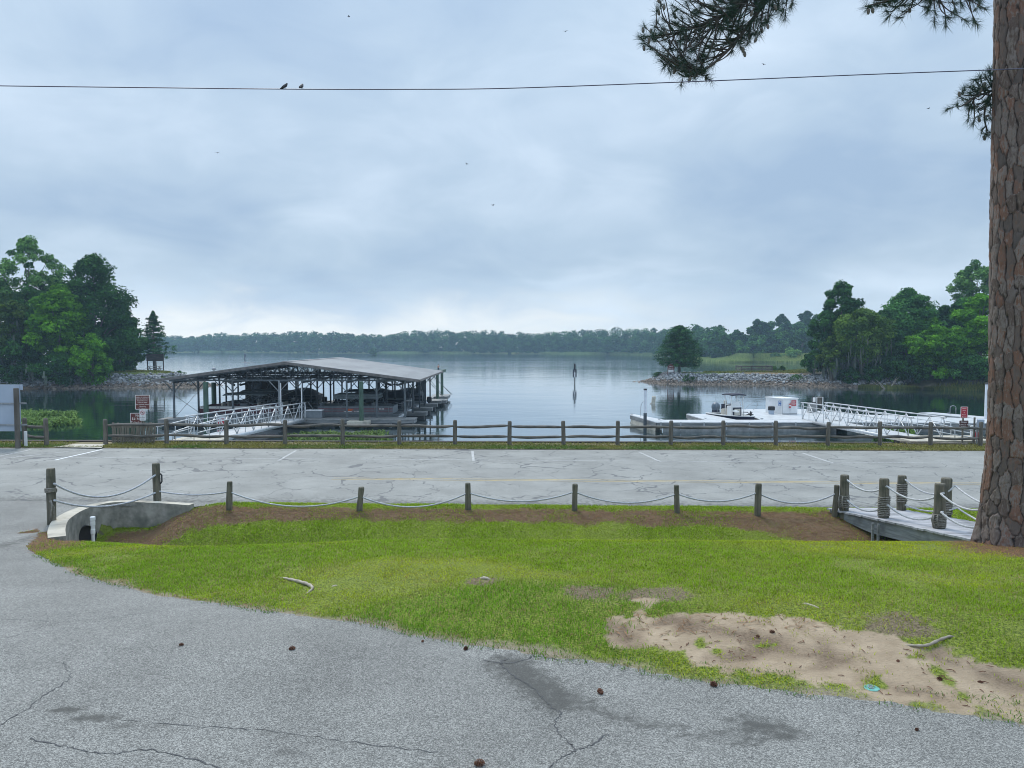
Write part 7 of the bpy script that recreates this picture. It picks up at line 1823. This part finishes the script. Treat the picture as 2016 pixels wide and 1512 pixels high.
# ---- centre console boat
def console_boat():
    st = np.array([(1392 - 1008) / 1500 * 54.3 + .9, 54.6, 0]); bw = np.array([(1487 - 1008) / 1500 * 50.4, 50.35, 0])
    d = bw - st; L = np.linalg.norm(d); rz = math.atan2(-d[0], d[1]); root = thing('motor_boat', 'navy and white open motor boat with a dark T top moored in the dock slip', 'boat', (st[0], st[1], ZW), rz)
    n = 18; V = []; F = []
    bf = lambda t: .98 * (1 - max(0, (t - .35) / .65) ** 2.4) + .012
    zs = lambda t: .66 + .10 * t * t
    for i in range(n + 1):
        t = i / n; b_ = bf(t); y = t * L
        V += [(-b_, y, zs(t)), (-b_ * .86, y, .2 + .25 * t ** 3), (0, y, -.18 + .55 * t ** 3), (b_ * .86, y, .2 + .25 * t ** 3), (b_, y, zs(t))]
    for i in range(n):
        for k in range(4): q = i * 5 + k; F.append([q, q + 1, q + 6, q + 5])
    F.append([0, 1, 2, 3, 4]); npmesh('hull', V, F, MAT['navy'], root, local=True, smooth=False)
    V = []; F = []
    for i in range(n + 1):
        t = i / n; b_ = bf(t); y = t * L; V += [(-b_ - .02, y, zs(t)), (-b_ - .02, y, zs(t) + .05), (-b_ * .82, y, zs(t) + .05), (-b_ * .8, y, zs(t) - (.22 if t < .6 else .06)), (b_ * .8, y, zs(t) - (.22 if t < .6 else .06)), (b_ * .82, y, zs(t) + .05), (b_ + .02, y, zs(t) + .05), (b_ + .02, y, zs(t))]
    for i in range(n):
        for k in range(7): q = i * 8 + k; F.append([q, q + 1, q + 9, q + 8])
    F.append([0, 1, 2, 3, 4, 5, 6, 7]); npmesh('deck', V, F, MAT['boat_white'], root, local=True)
    c_ = MB().box((0, L * .46, .88), (.78, .7, .86), bev=.06).build('console', MAT['boat_white'], root, local=True); MB().box((0, L * .46 + .36, .92), (.66, .04, .62), bev=.015).build('front_panel', MAT['navy'], c_, local=True); MB().box((0, L * .46 + .39, .92), (.46, .05, .44), bev=.02).build('cushion', MAT['seat_tan'], c_, local=True)
    mb = MB(); mb.tube(catmull([(-.33, L * .46 + .3, 1.3), (-.3, L * .46 + .2, 1.6), (0, L * .46 + .2, 1.66), (.3, L * .46 + .2, 1.6), (.33, L * .46 + .3, 1.3)], 5), .022, 6); mb.poly([(-.3, L * .46 + .26, 1.3), (.3, L * .46 + .26, 1.3), (.26, L * .46 + .2, 1.58), (-.26, L * .46 + .2, 1.58)], (0, .012, 0)); mb.build('windscreen', MAT['sign_white'], root, local=True)
    mb = MB()
    for sx in (-1, 1):
        mb.tube([(sx * .46, L * .37, .6), (sx * .46, L * .38, 1.75), (sx * .48, L * .34, 2.06)], .032, 7); mb.tube([(sx * .46, L * .56, .6), (sx * .46, L * .53, 1.75), (sx * .48, L * .56, 2.06)], .032, 7); mb.tube([(sx * .46, L * .38, 1.4), (sx * .46, L * .54, 1.4)], .02, 6)
    mb.tube([(-.46, L * .53, 1.75), (.46, L * .53, 1.75)], .02, 6); mb.build('top_frame', MAT['boat_white'], root, local=True, smooth=True)
    V = []; F = []
    for i in range(7):
        for k in range(7): u, v = i / 6 * 2 - 1, k / 6 * 2 - 1; V.append((u * .55, L * .45 + v * .62, 2.14 - .05 * u * u - .06 * v * v))
    for i in range(6):
        for k in range(6): q = i * 7 + k; F.append([q, q + 1, q + 8, q + 7])
    o = npmesh('canvas_top', V, F, MAT['canvas_navy'], root, local=True, smooth=True); o.modifiers.new('thick', 'SOLIDIFY').thickness = .07
    s_ = MB().box((0, L * .27, .82), (.8, .45, .5), bev=.05).build('helm_seat', MAT['seat_tan'], root, local=True); MB().box((0, L * .24, 1.2), (.8, .1, .4), bev=.04).build('seat_back', MAT['navy'], s_, local=True)
    mb = MB(); mb.box((-.28, L * .15, 1.0), (.22, .3, .5), bev=.05); mb.tube([(-.28, L * .15, .6), (-.28, L * .15, .8)], .05, 8); mb.box((-.28, L * .11, 1.38), (.24, .08, .42), bev=.03); mb.build('fishing_chair', MAT['seat_tan'], root, local=True)
    ob = MB().ell((0, -.28, 1.08), (.30, .36, .34), 14, 10).build('outboard_motor', MAT['outboard'], root, local=True, smooth=True); MB().box((0, -.28, .76), (.4, .46, .24), bev=.05).build('motor_base', MAT['navy'], ob, local=True); MB().box((0, -.25, .2), (.12, .3, .9)).build('motor_leg', MAT['navy'], ob, local=True); MB().box((.0, -.50, 1.1), (.3, .2, .05)).build('emblem_stripe', MAT['ink_white'], ob, local=True)
    mb = MB()
    for k, (a, b_) in enumerate(((-.6, .1), (-.3, .05), (.55, .0))): mb.tube([(a, L * .2, .7), (a + b_ * .2, L * .1, 2.1)], .008, 5)
    mb.build('fishing_rods', MAT['galv'], root, local=True)
    mb = MB(); mb.tube([(.1, L * .93, .85), (-.05, L * .8, 1.0), (-.15, L * .66, .95)], .03, 7); mb.ell((.1, L * .93, .95), (.08, .08, .18), 8, 6); mb.box((.0, L * .88, .88), (.45, .14, .05)); mb.build('trolling_motor', MAT['black'], root, local=True)
    mb = MB(); mb.ell((.35, L * .62, 1.0), (.09, .42, .08), 10, 6); mb.build('fender', MAT['boat_white'], root, local=True, smooth=True)
    V = MB(); 
    for k in range(6): V.box((-.985 * 1 - .03, L * .42 + .13 * k, .5), (.006, .08, .09))
    V.build('registration', MAT['ink_white'], root, local=True)
console_boat()
mb = MB(); g = random.Random(2); q = onz(1497, 808, DZ); mb.tube(catmull([(-.6, 0, 0), (-.35, 0, .3), (0, 0, .55), (.3, .1, .62), (.42, .1, .45), (.3, .1, .2), (.05, 0, .02)], 6), .014, 6); o = mb.build('hose', MAT['galv'], smooth=True); o.location = q + [-.6, 0, .02]; tag(o, 'thin looped hose standing behind the motor boat', 'hose')

# ================================================================ MARKERS IN THE LAKE
y_ = 108.0; x_ = (1131.5 - 1008) / 1500 * y_; h = atd(1131, 716, y_)[2] - ZW
ch = thing('channel_marker', 'channel marker pole with two dark boards standing in the open lake', 'channel marker', (x_, y_, ZW))
MB().tube([(0, 0, -1), (0, 0, h)], .11, 10).build('pole', MAT['old_deck'], ch, local=True); MB().tube([(0, 0, h - .95), (0, 0, h)], .13, 10).build('dark_top', MAT['black'], ch, local=True)
za, zb, zc = [atd(1131, p, y_)[2] - ZW for p in (727, 736, 742.5)]
for a, b_ in ((za, zb + .03), (zb - .03, zc)):
    for s in (-1, 1): MB().box((s * .14 + s * .035, -.02, (a + b_) / 2), (.16, .34, a - b_)).build('board', MAT['canvas_navy'], ch, local=True)
MB().box((0, -.13, (za * .6 + zc * .4 + zc) / 2), (.15, .06, (za - zc) * .62)).build('white_panel', MAT['sign_white'], ch, local=True)
q = onz(1286, 795, ZW); by_ = thing('mooring_buoy', 'weathered tan buoy post leaning in the water behind the left white pile', 'buoy', q)
MB().tube([(-.03, 0, -.3), (0, 0, .0), (.05, 0, .62), (.055, 0, .70), (.056, 0, .73)], [.19, .19, .19, .17, .12], 14).build('drum', MAT['float_tan'], by_, local=True, smooth=True); MB().tube([(-.12, -.1, .06), (-.34, -.1, .03)], [.05, .03], 8).build('float_arm', MAT['seat_tan'], by_, local=True)
q = onz(482, 708, ZW); mk = thing('day_mark', 'tiny dark marker post far out on the lake left of the boathouse ridge', 'marker', q)
MB().tube([(0, 0, -1), (0, 0, 2.3)], .22, 8).build('post', MAT['steel_dark'], mk, local=True); MB().box((.2, 0, 1.5), (.8, .1, 1.0)).build('board', MAT['steel_dark'], mk, local=True)

# ================================================================ THINGS ON THE SHORE POINTS
y_ = 112.5; xq = lambda p: (p - 1008) / 1500 * y_
zt, zm, zb = [atd(1321, p, y_)[2] for p in (717, 728, 733.5)]; zg = zf1(xq(1321), y_)
sn = thing('point_sign', 'maroon sign with rounded top and white lettering under the cedar on the point', 'sign', (xq(1321), y_, zg))
w = xq(1327) - xq(1315); P = [(-w / 2, 0, zm - zg), (w / 2, 0, zm - zg), (w / 2, 0, zt - zg - .3), (w * .3, 0, zt - zg - .08), (0, 0, zt - zg), (-w * .3, 0, zt - zg - .08), (-w / 2, 0, zt - zg - .3)]
mb = MB(); mb.poly(P, (0, .08, 0)); bdp = mb.build('board', MAT['sign_brown'], sn, local=True)
rows(((7,), (6, 2), (4, 5)), .13, 0, zt - zg - .42, -.006, MAT['ink_white'], bdp, 21, .75); MB().box((0, -.0, zm - zg - .2), (w * .86, .05, .34)).build('white_plate', MAT['sign_white'], sn, local=True)
for s in (-1, 1): MB().box((s * w / 2, .04, (zt - zg - .3) / 2 - .1), (.09, .09, zt - zg - .1)).build('post', MAT['sign_brown'], sn, local=True)
x0, x1 = (1460 - 1008) / 1500 * 113, (1520.5 - 1008) / 1500 * 113; zg = zf1((x0 + x1) / 2, 113) - .02; hh = atd(1490, 720.5, 113)[2] - zg
rl = thing('viewing_platform', 'weathered wooden railing round a small platform on the rocky point', 'platform', ((x0 + x1) / 2, 113, zg)); W_ = (x1 - x0) / 2
MB().box((0, 1.4, .06), (2 * W_, 2.8, .1)).build('deck', MAT['rail_wood'], rl, local=True)
def prail(a, b_, nn):
    for k in range(nn + 1): p = np.array(a) + (np.array(b_) - np.array(a)) * k / nn; MB().box((p[0], p[1], hh / 2), (.12, .12, hh)).build('post', MAT['rail_wood'], rl, local=True)
    for z in (.2, .42, .66, .9): MB().beam((a[0], a[1], z * hh), (b_[0], b_[1], z * hh), .05, .13).build('rail', MAT['rail_wood'], rl, local=True)
    MB().beam((a[0], a[1], hh + .02), (b_[0], b_[1], hh + .02), .16, .05).build('cap_rail', MAT['rail_wood'], rl, local=True)
prail((-W_, 0), (W_, 0), 3); prail((-W_, .15), (-W_, 2.8), 1); prail((W_, .15), (W_, 2.8), 1)
y_ = 109.5; zt, zm = [atd(305, p, y_)[2] for p in (697, 711)]; zg = zf1(xq(305), y_); w = (322 - 288.5) / 1500 * y_
sb = thing('shore_board', 'big dark brown board on two posts on the grassy left point', 'sign board', ((305.5 - 1008) / 1500 * y_, y_, zg))
MB().box((0, 0, (zt + zm) / 2 - zg), (w, .1, zt - zm)).build('panel', MAT['dark_timber'], sb, local=True)
for s in (-1, 1): MB().box((s * (w / 2 - .08), .1, (zt - zg) / 2 - .15), (.12, .12, zt - zg + .25)).build('post', MAT['dark_timber'], sb, local=True)
x_ = (304 - 1008) / 1500 * 107.6; zg = zf1(x_, 107.6); pt = thing('picnic_table', 'grey picnic table below the dark board on the left point', 'picnic table', (x_, 107.6, zg))
MB().box((0, 0, .74), (1.8, .75, .06)).build('tabletop', MAT['old_deck'], pt, local=True)
for s in (-1, 1):
    MB().box((0, s * .68, .44), (1.8, .26, .05)).build('bench', MAT['old_deck'], pt, local=True)
    mb = MB(); mb.beam((s * .7, -.7, 0), (s * .7, .25, .72), .06, .08); mb.beam((s * .7, .7, 0), (s * .7, -.25, .72), .06, .08); mb.beam((s * .7, -.72, .4), (s * .7, .72, .4), .05, .07); mb.build('legs', MAT['old_deck'], pt, local=True)
